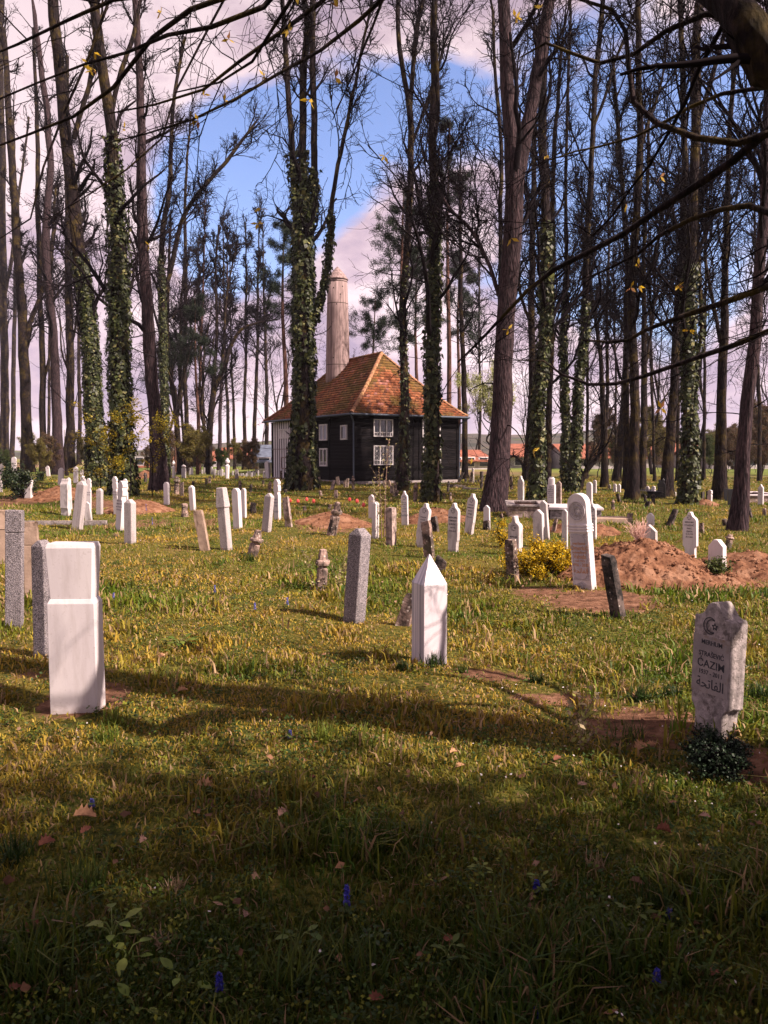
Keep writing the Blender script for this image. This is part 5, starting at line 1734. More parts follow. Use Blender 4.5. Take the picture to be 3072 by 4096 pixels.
def leafquads(C, Nn, size, rng, col, kite=.62, droop=0.0, fold=0):
    """one kite-shaped leaf per centre C, facing Nn"""
    n = len(C)
    Nn = unit(Nn)
    ref = unit(rng.normal(size=(n, 3)) + np.array((0, 0, -droop)))
    U = unit(ref - (ref * Nn).sum(1)[:, None] * Nn)
    W_ = np.cross(Nn, U)
    s = (size * rng.uniform(.65, 1.3, n))[:, None] if np.isscalar(size) else size[:, None]
    V = np.stack([C - U * s * .5, C + W_ * s * kite * .5 - U * s * .08, C + U * s * .55, C - W_ * s * kite * .5 - U * s * .08], 1).reshape(-1, 3)
    F = np.arange(n * 4).reshape(n, 4)
    return V, F, np.repeat(col, 4, 0)


def palette(n, rng, cols, w_, var=.25):
    c = np.array(cols)[rng.choice(len(cols), n, p=np.array(w_) / sum(w_))]
    return c * rng.uniform(1 - var, 1 + var, (n, 1))


IVYC = [(.014, .020, .006), (.032, .042, .011), (.068, .075, .021), (.16, .15, .06)]


def ivy_on(P, Rr, z0, z1, dens, size, rng, thick=.12, bare=None, org=None):
    """leaves over the bark between two heights; bare = (angle, width): a strip left open"""
    L_ = np.linalg.norm(np.diff(P, axis=0), axis=1)
    zc = (P[:-1, 2] + P[1:, 2]) / 2
    area = L_ * 2 * math.pi * (Rr[:-1] + Rr[1:]) / 2 * ((zc > z0) & (zc < z1))
    n = int(area.sum() * dens)
    if n < 5: return None
    seg = rng.choice(len(L_), n, p=area / area.sum())
    u = rng.random(n)[:, None]
    pos = P[seg] * (1 - u) + P[seg + 1] * u
    rr = Rr[seg] * (1 - u[:, 0]) + Rr[seg + 1] * u[:, 0]
    a = rng.uniform(0, 2 * math.pi, n)
    lump = fbm(np.stack([a * 1.3 + 50, pos[:, 2] * 1.1 + 50], 1), 1.6, 3)
    zt = np.clip((pos[:, 2] - z0) / (z1 - z0), 0, 1)
    keep = lump > (-.55 + 1.1 * np.clip(zt - .55, 0, 1) ** 1.3)
    if bare is not None:
        da = np.abs((a - bare[0] + math.pi) % (2 * math.pi) - math.pi)
        keep &= ~((da < bare[1] * np.clip(1.2 - zt * bare[2], 0, 1.2)) & (lump < .25))
    pos, rr, a, lump = pos[keep], rr[keep], a[keep], lump[keep]
    n = len(a)
    d = np.stack([np.cos(a), np.sin(a), np.zeros(n)], 1)
    off = rr + thick * (.25 + .75 * np.clip(lump + .5, 0, 1)) * rng.uniform(.2, 1.1, n)
    C = pos + d * off[:, None]
    Nn = d * 1.0 + rng.normal(size=(n, 3)) * .38 + np.array((0, 0, .35))
    size = size * np.exp(rng.normal(size=n) * .32) * .92
    return leafquads(C, Nn, size, rng, palette(n, rng, IVYC, (4, 4, 2.0, .6), .35), kite=.85, droop=1.5)


TREES = {}


def tree(name, label, base_px, stems, rng_seed, depth=None, mat=None, htop=None, ivy=None, ivyw=.8, lv=(14, 6, 5, 3), low=0, blen=(2.2, 5.0), hmin=.26, up=.14, group='bare trees of the grove', flare=.45, twmat=None, sides=14, cat='tree', bare=None, ivythick=.12, spread=(20, 54), jit=.25):
    rng = np.random.default_rng(rng_seed)
    base = G(*base_px) if depth is None else Vector(at(base_px[0], base_px[1], depth))
    Y = base.y
    if depth is not None: base.z = float(H(base.x, base.y))
    o = empty(name, base)
    tag(o, label, cat, group)
    org = np.array(base)
    zframe = at(CX, -40, Y).z
    lines = []
    for si, st in enumerate(stems):
        pts = []; rad = []
        for (sx_, sy_, sw) in st:
            q = at(sx_ * 1.8517, sy_ * 1.8517, Y)
            pts.append(np.array(q) - org); rad.append(sw * .94 * 1.8517 / 2 / FPX * Y)
        if si == 0:
            pts[0] = np.array((pts[0][0], 0, -.25)); rad[0] *= 1.0
        # carry the stem on above what the picture shows
        if pts[-1][2] > zframe - org[2] - 2.0:
            H_ = (htop or rng.uniform(19, 24))
            d = unit(pts[-1] - pts[-2]); d = unit(d + np.array((0, 0, .4)))
            more = max(H_ - pts[-1][2], 2.5)
            for k in (1, 2, 3):
                pts.append(pts[-1] + unit(d + rng.normal(size=3) * .12) * more / 3); rad.append(rad[-1] * (.72, .6, .4)[k - 1])
        wob = .035
        P, rr = resample(pts, rad, 34, rng, wob)
        if si == 0:
            hgt = P[:, 2]
            rr = rr * (1 + flare * np.exp(-np.maximum(hgt, 0) / (2.2 * rad[0] + .05)))
        else:
            pass
        # keep offshoot stems within the picture's plane but give the forks some depth
        if si > 0:
            dz = (rng.random() - .5) * 2.4
            P[:, 1] += dz * np.linspace(0, 1, len(P)) ** 1.3
        lines.append((P, rr * (ivyw if ivy else 1.0)))
    # trunk mesh with uneven, fluted section
    Vs, Fs, off = [], [], 0
    for P, rr in lines:
        v, f = tubes([(P[None], rr[None])], sides)
        ph = np.arange(len(v)) % sides
        kk = np.arange(len(v)) // sides
        a = ph * 2 * math.pi / sides
        lump = 1 + .06 * np.sin(3 * a + kk * .25 + rng_seed) + .04 * np.sin(5 * a - kk * .4) + .05 * rng.normal(size=len(v)) * .5
        c = np.repeat(P, sides, 0)
        fl = np.exp(-np.maximum(c[:, 2], 0) / .35)
        lump += .16 * fl * np.sin(4 * a + rng_seed)
        v = c + (v - c) * lump[:, None]
        Vs.append(v); Fs.append(f + off); off += len(v)
    npmesh('trunk', np.concatenate(Vs), np.concatenate(Fs), mat or M_BARK, o, smooth=True)
    # branches
    Ps = np.stack([l[0] for l in lines]); Rs = np.stack([l[1] for l in lines])
    nl = len(lines)
    n1, n2, n3, n4 = lv
    n1 = int(n1 * 1.35); n2 += 1; n4 = max(n4, 2) if n3 > 3 else n4
    low = low + 4 if n3 > 3 else low
    g5, g4, g3 = [], [], []
    q_ = max(1.0, Y / 26.0)
    blen = (blen[0] * 1.15, blen[1] * 1.25)
    top = Ps[:, -1, 2].mean()
    B1, R1 = sprout(Ps, Rs, max(2, int(n1 / nl ** .6)), hmin, .97, spread[0], spread[1], blen, 9, jit * .75, up, .5, rng, rmin=.026 * q_)
    sc = np.clip(1.15 - (B1[:, 0, 2] / top), .35, 1)
    B1 = B1[:, :1] + (B1 - B1[:, :1]) * sc[:, None, None]
    g5.append((B1, R1))
    # leading shoots at the ends
    Bt, Rt = sprout(Ps, Rs, 4, .9, 1.0, 8, 32, (1.6, 3.2), 7, .14, up, .7, rng, rmin=.014 * q_)
    g4.append((Bt, Rt))
    B2, R2 = sprout(B1, R1, n2, .15, .98, 22, 52, (-.38, .8), 7, jit, up * .6, .55, rng, rmin=.015 * q_)
    g4.append((B2, R2))
    B2a = np.concatenate([B2, Bt]); R2a = np.concatenate([R2, Rt])
    B3, R3 = sprout(B2a, R2a, n3, .15, 1.0, 22, 55, (-.4, .85), 5, jit * 1.1, up * .4, .55, rng, rmin=.0085 * q_)
    g3.append((B3, R3))
    if n4:
        B4, R4 = sprout(B3, R3, min(n4, 2), .2, 1.0, 22, 55, (-.45, 1.0), 4, jit * 1.2, .02, .6, rng, rmin=.0065 * q_)
        g3.append((B4, R4))
    if low:
        C1, CR1 = sprout(Ps[:1], Rs[:1], low, .10, hmin + .25, 55, 95, (.8, 2.4), 7, .2, -.02, .12, rng, rmin=.010)
        CR1 = np.minimum(CR1, .02)
        C2, CR2 = sprout(C1, CR1, 5, .2, 1.0, 25, 55, (-.3, .6), 5, .22, 0, .6, rng, rmin=.006)
        C3, CR3 = sprout(C2, CR2, 3, .2, 1.0, 25, 55, (-.3, .7), 4, .25, 0, .6, rng, rmin=.005)
        g4.append((C1, CR1)); g3.append((C2, CR2)); g3.append((C3, CR3))
    v1, f1 = tubes(g5, 6); v2, f2 = tubes(g4, 4); v3, f3 = tubes(g3, 3)
    npmesh('crown', np.concatenate([v1, v2, v3]), np.concatenate([f1, f2 + len(v1)]) if False else [np.concatenate([f1, f2 + len(v1)]), f3 + len(v1) + len(v2)], twmat or M_TWIG, o)
    if ivy:
        LV, LF, LC, n = [], [], [], 0
        for si, (z0s, z1s, dens, sz) in ivy:
            P, rr = lines[si]
            z0 = -0.1 if z0s is None else at(CX, z0s * 1.8517, Y).z - org[2]
            z1 = at(CX, z1s * 1.8517, Y).z - org[2]
            r_ = ivy_on(P, rr, z0, z1, dens, sz, rng, thick=ivythick, bare=bare if si == 0 else None)
            if r_ is None: continue
            LV.append(r_[0]); LF.append(r_[1] + n); LC.append(r_[2]); n += len(r_[0])
        if LV:
            npmesh('ivy', np.concatenate(LV), np.concatenate(LF), M_IVY, o, col=np.concatenate(LC))
    return o, lines


def px(sx_, sy_):
    return (sx_ * 1.8517, sy_ * 1.8517)


T = tree
T('bare_tree', 'dark trunk cut by the left border, leftmost of the grove', px(8, 1003), [[(8, 1007, 20), (9, 753, 17), (7, 540, 16), (5, 300, 14), (4, 0, 11)], [(9, 640, 9), (25, 560, 8), (38, 430, 6), (60, 250, 4)]], 1, lv=(12, 6, 5, 2))
T('bare_tree', 'straight dark trunk behind the dark shrub near the left border', px(60, 1020), [[(60, 1022, 25), (52, 753, 21), (38, 545, 18), (22, 300, 15), (6, 60, 11)], [(54, 740, 12), (62, 700, 11), (85, 640, 9), (105, 560, 7), (118, 400, 5)]], 2, lv=(12, 6, 5, 2))
T('bare_tree', 'slender dark trunk second right of the dark shrub', px(92, 1018), [[(93, 1020, 15), (87, 727, 12), (84, 540, 11), (82, 300, 9), (72, 60, 6)], [(92, 830, 7), (107, 770, 6), (112, 600, 5), (130, 400, 4)]], 3, lv=(10, 6, 5, 2))
T('spotted_tree', 'pale trunk with dark knots standing on the bank at the left', px(125, 1025), [[(127, 1027, 24), (121, 740, 18), (105, 545, 17), (110, 333, 14), (92, 140, 11), (76, 30, 9)]], 4, mat=M_BARKP, lv=(12, 6, 5, 2))
T('bare_tree', 'dark trunk between the pale knotted one and the leaning ivy trunk', px(152, 1022), [[(153, 1023, 20), (151, 850, 18), (150, 640, 16), (148, 540, 13), (142, 333, 10), (145, 120, 8)], [(151, 760, 6), (165, 700, 5), (172, 560, 4)]], 5, lv=(12, 6, 5, 2))
T('ivy_tree', 'trunk wrapped in dark ivy leaning left, left of the thickest ivy trunk', px(214, 1052), [[(214, 1055, 52), (198, 873, 43), (187, 707, 40), (168, 545, 37), (147, 333, 32), (133, 200, 30), (119, 60, 29), (113, 0, 28)], [(160, 300, 13), (173, 250, 13), (195, 165, 13), (205, 60, 10)]], 6,
  ivy=[(0, (None, 545, 330, .13))], lv=(16, 6, 5, 3), low=6, ivythick=.16)
T('ivy_tree', 'thickest bushy ivy-covered trunk on the left with young shoots at its foot', px(267, 1070), [[(267, 1072, 60), (270, 873, 56), (267, 707, 54), (262, 545, 48), (250, 400, 40), (247, 300, 36), (230, 180, 33), (213, 67, 31), (207, 0, 30)], [(241, 250, 14), (262, 150, 15), (285, 80, 13), (300, 0, 10)]], 7,
  ivy=[(0, (None, 310, 330, .12))], lv=(16, 6, 5, 3), low=8, ivythick=.2, ivyw=.7)
T('bare_tree', 'bare purplish-grey trunk lit from the right beside the thickest ivy trunk', px(343, 1062), [[(343, 1064, 36), (334, 900, 29), (324, 707, 26), (315, 540, 24), (308, 400, 21), (300, 233, 17), (293, 100, 15), (290, 0, 14)]], 8, mat=M_BARKP, lv=(14, 6, 5, 3), low=8, flare=.6)
T('ivy_tree', 'slim double trunk with ivy behind the bare purplish one', px(357, 1032), [[(357, 1034, 20), (354, 800, 20), (352, 640, 19), (352, 545, 15), (368, 400, 13), (377, 233, 10), (400, 80, 8)], [(352, 640, 13), (373, 560, 13), (400, 460, 12), (430, 415, 11), (500, 333, 10), (553, 262, 6)]], 9,
  ivy=[(0, (None, 560, 260, .13))], lv=(14, 7, 5, 3), low=5, blen=(2.5, 6))
T('bare_tree', 'thin trunk leaning left beyond the slim double one', px(390, 1024), [[(390, 1026, 13), (380, 880, 11), (364, 773, 9), (362, 640, 7), (370, 480, 5)], [(384, 900, 8), (390, 790, 7), (392, 690, 5), (405, 560, 4)]], 10, lv=(10, 7, 5, 2))
T('bare_tree', 'straight thin trunk left of the reddish pine', px(404, 1023), [[(404, 1024, 11), (403, 740, 9), (404, 600, 8), (402, 400, 6), (412, 240, 4)]], 11, lv=(12, 7, 5, 2))
T('bare_tree', 'trunk that forks into a wide arch over the far white stones', px(450, 1020), [[(450, 1022, 15), (457, 890, 14), (466, 830, 12), (481, 800, 11), (500, 745, 9), (522, 712, 7), (555, 698, 5), (600, 690, 3)], [(459, 860, 9), (463, 780, 8), (466, 700, 7), (462, 600, 5), (468, 480, 4)], [(478, 805, 6), (484, 740, 6), (490, 640, 4), (515, 520, 3)]], 12, lv=(14, 7, 5, 3), blen=(2, 5))
T('ivy_tree', 'massive triple-stemmed trunk wrapped in ivy, bare in front, before the mosque', px(655, 1058), [[(652, 1062, 60), (652, 900, 50), (655, 750, 50), (652, 560, 47), (650, 470, 42), (653, 400, 22), (653, 333, 19), (656, 200, 18), (660, 0, 16)],
    [(645, 480, 18), (632, 390, 16), (627, 300, 15), (620, 180, 14), (612, 60, 12), (610, 0, 11)], [(662, 520, 20), (678, 440, 18), (679, 367, 17), (680, 233, 16), (676, 100, 15), (678, 0, 14)],
    [(668, 720, 16), (688, 660, 14), (702, 600, 14), (712, 520, 12), (714, 470, 12), (742, 310, 10), (768, 190, 8), (800, 40, 6)]], 13,
  ivy=[(0, (None, 330, 200, .17)), (1, (480, 330, 200, .16)), (2, (520, 360, 200, .16)), (3, (700, 470, 300, .15))], bare=(-1.35, .62, 1.5), lv=(22, 7, 5, 3), low=6, ivythick=.2, ivyw=.86, hmin=.45)
T('bare_tree', 'limb-like second stem rising and forking right of the massive ivy trunk', px(722, 1010), [[(716, 700, 9), (716, 560, 9), (720, 467, 9), (740, 420, 9), (762, 380, 9), (780, 310, 8), (793, 240, 7), (801, 130, 5)]], 14, lv=(14, 7, 5, 3), flare=0) if False else None
T('bare_tree', 'straight trunk with mossy yellow foot in front of the mosque windows', px(869, 1060), [[(869, 1062, 30), (872, 960, 24), (874, 800, 20), (873, 707, 18), (880, 545, 16), (885, 400, 15), (886, 240, 15), (880, 190, 12), (866, 120, 11), (862, 0, 10)], [(886, 240, 12), (893, 150, 11), (906, 40, 11), (915, 0, 10)], [(884, 330, 7), (905, 270, 7), (930, 200, 6), (958, 110, 5)]], 15,
  ivy=[(0, (None, 560, 70, .12))], ivyw=.92, lv=(16, 7, 5, 3), low=6)
T('ivy_tree', 'ivy-sheathed trunk in front of the right windows of the mosque', px(928, 1085), [[(931, 1087, 38), (930, 980, 37), (930, 900, 38), (932, 707, 35), (935, 560, 31), (934, 450, 26), (931, 300, 23), (931, 167, 20), (933, 0, 17)], [(940, 300, 11), (947, 250, 11), (947, 170, 11), (938, 60, 9), (936, 0, 8)]], 16,
  ivy=[(0, (None, 385, 300, .13))], bare=(-.75, .55, 2.6), lv=(16, 7, 5, 3), low=7, ivyw=.8, ivythick=.15)
T('bare_tree', 'thick bare greyish trunk forking high up, in the middle of the right half', px(1069, 1105), [[(1067, 1108, 52), (1074, 1000, 45), (1082, 880, 43), (1090, 707, 41), (1101, 545, 42), (1109, 420, 40), (1103, 300, 33), (1096, 180, 30), (1090, 0, 26)], [(1112, 420, 30), (1128, 330, 29), (1143, 250, 28), (1163, 140, 27), (1178, 40, 25), (1185, 0, 24)], [(1078, 640, 8), (1055, 560, 9), (1020, 490, 8), (975, 440, 6), (948, 390, 4)]], 17,
  mat=M_BARKP, lv=(20, 7, 5, 3), low=8, flare=.35)
T('bare_tree', 'thin dark trunk hugging the left side of the thick forked one', px(1092, 1052), [[(1090, 1055, 13), (1088, 760, 11), (1084, 553, 10), (1083, 233, 8), (1073, 133, 7), (1062, 0, 5)]], 18, lv=(12, 7, 5, 2))
T('bare_tree', 'dark trunk half hidden behind the left ivy trunk of the right grove', px(1137, 1042), [[(1137, 1044, 17), (1146, 840, 15), (1146, 673, 15), (1149, 540, 13), (1153, 300, 10), (1160, 60, 8)], [(1146, 700, 7), (1125, 640, 7), (1118, 540, 6), (1100, 380, 5)]], 19, lv=(14, 7, 5, 3))
T('ivy_tree', 'left ivy trunk of the right grove, behind the drum-topped gravestone', px(1160, 1088), [[(1160, 1090, 34), (1163, 900, 33), (1170, 800, 32), (1180, 680, 27), (1184, 545, 26), (1183, 333, 24), (1180, 167, 23), (1188, 60, 24), (1197, 0, 22)]], 20,
  ivy=[(0, (None, 480, 330, .13))], lv=(18, 7, 5, 3), low=6, ivythick=.12)
T('bare_tree', 'brown trunk standing right behind the left ivy trunk of the right grove', px(1183, 1072), [[(1181, 1074, 17), (1186, 873, 14), (1190, 600, 12), (1196, 300, 9), (1215, 100, 6)]], 21, lv=(12, 7, 5, 2))
T('ivy_tree', 'left stem of the close ivy pair behind the carved gravestone', px(1223, 1056), [[(1222, 1058, 22), (1222, 900, 20), (1222, 773, 17), (1227, 545, 11), (1229, 400, 9), (1231, 200, 8), (1234, 0, 7)]], 22, ivy=[(0, (None, 620, 330, .13))], lv=(12, 7, 5, 2), low=4)
T('ivy_tree', 'right stem of the close ivy pair behind the carved gravestone', px(1237, 1065), [[(1235, 1067, 24), (1242, 950, 25), (1249, 840, 23), (1259, 707, 20), (1266, 545, 17), (1271, 420, 15), (1280, 300, 14), (1289, 133, 14), (1302, 0, 13)], [(1284, 270, 8), (1305, 215, 8), (1325, 140, 7), (1357, 60, 5)]], 23, ivy=[(0, (None, 640, 330, .13))], lv=(16, 7, 5, 3), low=6)
T('bare_tree', 'trunk with a narrow fork between the ivy pair and the dark trio', px(1305, 1052), [[(1305, 1054, 16), (1304, 930, 14), (1299, 840, 11), (1290, 720, 8), (1279, 640, 7), (1272, 480, 5)], [(1307, 930, 9), (1311, 850, 8), (1312, 700, 6), (1320, 560, 5), (1330, 380, 4)]], 24, lv=(14, 7, 5, 3))
T('bare_tree', 'trunk leaning right, leftmost of the dark trio on the right', px(1334, 1040), [[(1333, 1042, 18), (1340, 940, 15), (1350, 800, 12), (1355, 640, 9), (1350, 480, 7), (1330, 300, 5)]], 25, lv=(12, 7, 5, 2))
T('bare_tree', 'middle trunk of the dark trio on the right', px(1354, 1058), [[(1354, 1060, 17), (1353, 850, 14), (1353, 700, 13), (1353, 545, 12), (1340, 333, 9), (1325, 120, 6)]], 26, lv=(12, 7, 5, 2))
T('bare_tree', 'near dark trunk of the trio, with roots spread in the grass', px(1368, 1078), [[(1367, 1080, 25), (1372, 900, 22), (1368, 707, 19), (1369, 545, 18), (1381, 420, 16), (1384, 280, 14), (1384, 120, 13), (1385, 0, 12)], [(1383, 330, 7), (1400, 270, 7), (1425, 200, 6), (1450, 90, 4)]], 27, lv=(18, 7, 5, 3), low=8, flare=.6)
T('bare_tree', 'brown trunk just right of the dark trio', px(1388, 1060), [[(1388, 1062, 17), (1392, 840, 14), (1393, 700, 11), (1393, 600, 9), (1400, 400, 7), (1405, 200, 5)], [(1392, 800, 7), (1410, 690, 6), (1418, 560, 5), (1440, 350, 4)]], 28, lv=(14, 7, 5, 3))
T('bare_tree', 'mossy-footed trunk right of the black flame-shaped gravestone', px(1443, 1073), [[(1441, 1075, 27), (1452, 873, 20), (1460, 707, 17), (1469, 545, 16), (1472, 333, 13), (1470, 100, 12), (1466, 0, 11)]], 29, lv=(16, 7, 5, 3), low=6)
T('ivy_tree', 'tall ivy-clad trunk behind the black-lettered ogee gravestone', px(1488, 1088), [[(1488, 1090, 40), (1489, 980, 36), (1489, 873, 34), (1489, 707, 31), (1494, 560, 28), (1504, 400, 26), (1508, 200, 25), (1513, 0, 21)], [(1508, 260, 13), (1530, 200, 13), (1553, 117, 12), (1568, 30, 10)], [(1500, 800, 9), (1515, 740, 10), (1520, 640, 10), (1521, 545, 9), (1528, 400, 7)]], 30,
  ivy=[(0, (None, 560, 330, .13)), (2, (800, 640, 200, .12))], lv=(20, 7, 5, 3), low=8, ivythick=.15)
T('bare_tree', 'dark straight trunk with a narrow fork, second from the right border', px(1553, 1078), [[(1552, 1080, 30), (1556, 873, 21), (1560, 760, 20), (1567, 640, 16), (1571, 545, 13), (1578, 333, 11), (1585, 100, 9)], [(1556, 740, 9), (1545, 670, 8), (1530, 590, 7), (1527, 470, 5)]], 31, lv=(16, 7, 5, 3), low=6)
T('bare_tree', 'leaning bare trunk nearest the right border', px(1594, 1145), [[(1593, 1148, 36), (1604, 1050, 33), (1618, 873, 29), (1636, 707, 26), (1646, 545, 24), (1652, 300, 21), (1659, 100, 18)]], 32, mat=M_BARKP, lv=(20, 7, 5, 3), low=14)
# smaller trunks farther back
for k, (x, yb, ytop, wd, m_, lb) in enumerate([
        (430, 1018, 540, 8, M_BARKR, 'reddish pine-like thin trunk left of the arching tree'), (443, 1016, 620, 6, M_BARK, 'very thin trunk touching the arching tree'),
        (473, 1016, 600, 9, M_BARKP, 'thin pale trunk just right of the arching tree'), (493, 1015, 560, 8, M_BARK, 'thin brown trunk above the tall white turban pillar'),
        (507, 1014, 640, 7, M_BARK, 'thin trunk right of the tall white turban pillar'), (527, 1015, 580, 9, M_BARK, 'slim trunk midway between the turban pillar and the mosque'),
        (548, 1014, 560, 10, M_BARK, 'slim dark trunk left of the slate blue roof'), (575, 1015, 600, 10, M_BARK, 'slim trunk leaning before the left end of the mosque'),
        (1006, 1035, 420, 14, M_BARK, 'brown trunk just right of the mosque by the blossoming tree'), (1036, 1012, 560, 7, M_BARK, 'thin trunk behind the cluster of old stones right of the mosque'),
        (28, 1000, 300, 11, M_BARK, 'thin dark trunk between the two leftmost ones'), (172, 1005, 420, 9, M_BARK, 'thin trunk seen left of the leaning ivy trunk'), (108, 1004, 380, 7, M_BARK, 'thin leaning trunk left of the pale knotted one'),
        (240, 1000, 520, 8, M_BARK, 'thin trunk seen between the two thick ivy trunks'), (1415, 1040, 450, 7, M_BARK, 'thin trunk far behind the flame-shaped black stone'), (1465, 1040, 480, 9, M_BARK, 'crooked thin trunk left of the tall ivy-clad one'),
        (1330, 1030, 520, 6, M_BARK, 'very thin trunk behind the dark trio'), (1268, 1035, 560, 8, M_BARK, 'thin trunk right of the close ivy pair'), (1640, 1040, 380, 10, M_BARK, 'dark trunk half out of the right border'), (1520, 1035, 430, 8, M_BARK, 'thin trunk right of the tall ivy-clad one')]):
    rr = random.Random(k)
    w1 = rr.uniform(-12, 12)
    T('bare_tree', lb, px(x, yb), [[(x, yb + 1, wd), (x + w1 * .3, (yb * 2 + ytop) / 3, wd * .85), (x + w1, (yb + 2 * ytop) / 3, wd * .65), (x + w1 * 1.5, ytop, wd * .4), (x + w1 * 1.6, ytop - 110, wd * .2)]], 50 + k, mat=m_, lv=(12, 7, 5, 2), hmin=.4, sides=9, htop=rr.uniform(17, 21))
# dead black stems
T('dead_tree', 'dead black leaning stem right of the close ivy pair', px(1249, 1058), [[(1248, 1060, 13), (1262, 1025, 12), (1283, 998, 10), (1293, 985, 6)], [(1257, 1035, 6), (1266, 1005, 6), (1276, 975, 4)]], 90, lv=(5, 3, 0, 0)[:2] + (2, 0), blen=(.5, 1.2), group='dead stems', up=.2, flare=.1)
T('dead_tree', 'low crooked dead branch growing beside the second ivy trunk gap', px(1127, 1030), [[(1129, 1032, 8), (1131, 1012, 8), (1125, 995, 7), (1110, 985, 5), (1095, 990, 3)], [(1131, 1012, 5), (1142, 990, 4), (1150, 970, 3)]], 91, lv=(8, 4, 3, 0), blen=(.6, 1.6), group='dead stems', flare=.1)

# ------------------------------------------------------------------ far wood: a few kinds, copied


def grown(name, seed, hgt, r0, lv=(14, 6, 3, 1), mat=None, forks=2, blen=(2.2, 5.5), leaf=None):
    rng = np.random.default_rng(seed)
    o = empty(name, (0, 0, 0))
    lines = []
    pts = [np.array((0, 0, -.3))]
    for k in range(1, 7): pts.append(np.array((rng.normal() * .16 * k ** .7, rng.normal() * .16 * k ** .7, hgt * k / 6)))
    P, rr = resample(pts, [r0 * (1 - .82 * k / 6) for k in range(7)], 20, rng, .03)
    lines.append((P, rr))
    for f in range(forks):
        i = int(rng.integers(6, 12)); d = unit(np.array((rng.normal(), rng.normal(), 2.6)))
        q = [P[i] + d * s_ * hgt * .09 + np.array((0, 0, s_ * s_ * .12)) for s_ in range(6)]
        lines.append(resample(q, [rr[i] * .7 * (1 - .15 * s_) for s_ in range(6)], 20, rng, .05))
    v, f = tubes([(np.stack([l[0] for l in lines]), np.stack([l[1] for l in lines]))], 8)
    npmesh('trunk', v, f, mat or M_BARK, o, smooth=True)
    Ps = np.stack([l[0] for l in lines]); Rs = np.stack([l[1] for l in lines])
    B1, R1 = sprout(Ps, Rs, lv[0] // (1 + forks) + 2, .3, .98, 28, 62, blen, 7, .16, .1, .5, rng, rmin=.022)
    B2, R2 = sprout(B1, R1, lv[1], .15, 1, 25, 60, (-.3, .6), 5, .2, .05, .5, rng, rmin=.016)
    B3, R3 = sprout(B2, R2, lv[2], .15, 1, 25, 60, (-.35, .7), 4, .24, .03, .6, rng, rmin=.012)
    gs = [(B3, R3)]
    if lv[3]:
        gs.append(sprout(B3, R3, lv[3] + 1, .2, 1, 25, 60, (-.4, .9), 3, .24, 0, .7, rng, rmin=.009))
    v1, f1 = tubes([(B1, R1)], 5); v2, f2 = tubes([(B2, R2)] + gs, 3)
    npmesh('crown', np.concatenate([v1, v2]), [f1, f2 + len(v1)], M_TWIG, o)
    if leaf:
        tips = np.concatenate([gs[-1][0][:, k] for k in range(gs[-1][0].shape[1])])
        tips = tips[rng.random(len(tips)) < leaf[1]]
        C = np.repeat(tips, leaf[2], 0) + rng.normal(size=(len(tips) * leaf[2], 3)) * leaf[3]
        V, F, Cc = leafquads(C, rng.normal(size=C.shape), leaf[4], rng, palette(len(C), rng, leaf[0], [1] * len(leaf[0])))
        npmesh('foliage', V, F, M_LEAF, o, col=Cc)
    return o


def place(proto, used, x, y, s, rz, label, cat='tree', group=None):
    o = copy_tree(proto) if used else proto
    o.location = (x, y, float(H(x, y)) if math.hypot(x, y) < 150 else 0)
    o.rotation_euler = (0, 0, rz); o.scale = (s, s, s)
    tag(o, label, cat, group)
    return o


FG = 'bare trees of the wood far behind'
protos = [grown('far_tree', 200 + k, 11.5 + 1.2 * k, .11 + .015 * k, forks=2 + k % 3) for k in range(5)]
used = [False] * 5
rr = random.Random(77)
spots = []
for k in range(400):
    if len(spots) >= 34: break
    Y = rr.uniform(56, 120)
    pxx = rr.choice([rr.uniform(-250, 1080), rr.uniform(550, 1080), rr.uniform(1050, 1900), rr.uniform(1900, 3350), rr.uniform(2000, 3350)])
    X = (pxx - CX) / FPX * Y
    if 1030 < pxx < 1900 and Y < 62: continue
    if any(math.hypot(X - a, Y - b) < 3 for a, b in spots): continue
    spots.append((X, Y))
for i, (X, Y) in enumerate(sorted(spots, key=lambda q: q[1])):
    k = i % 5
    pxx = X / Y * FPX + CX
    where = 'left of the mosque' if pxx < 1050 else ('behind the mosque' if pxx < 1900 else 'right of the mosque')
    place(protos[k], used[k], X, Y, rr.uniform(.72, 1.12), rr.uniform(0, 6.28), 'thin bare tree in the far wood ' + where, group=FG + ' ' + where)
    used[k] = True

# pines with high dark crowns


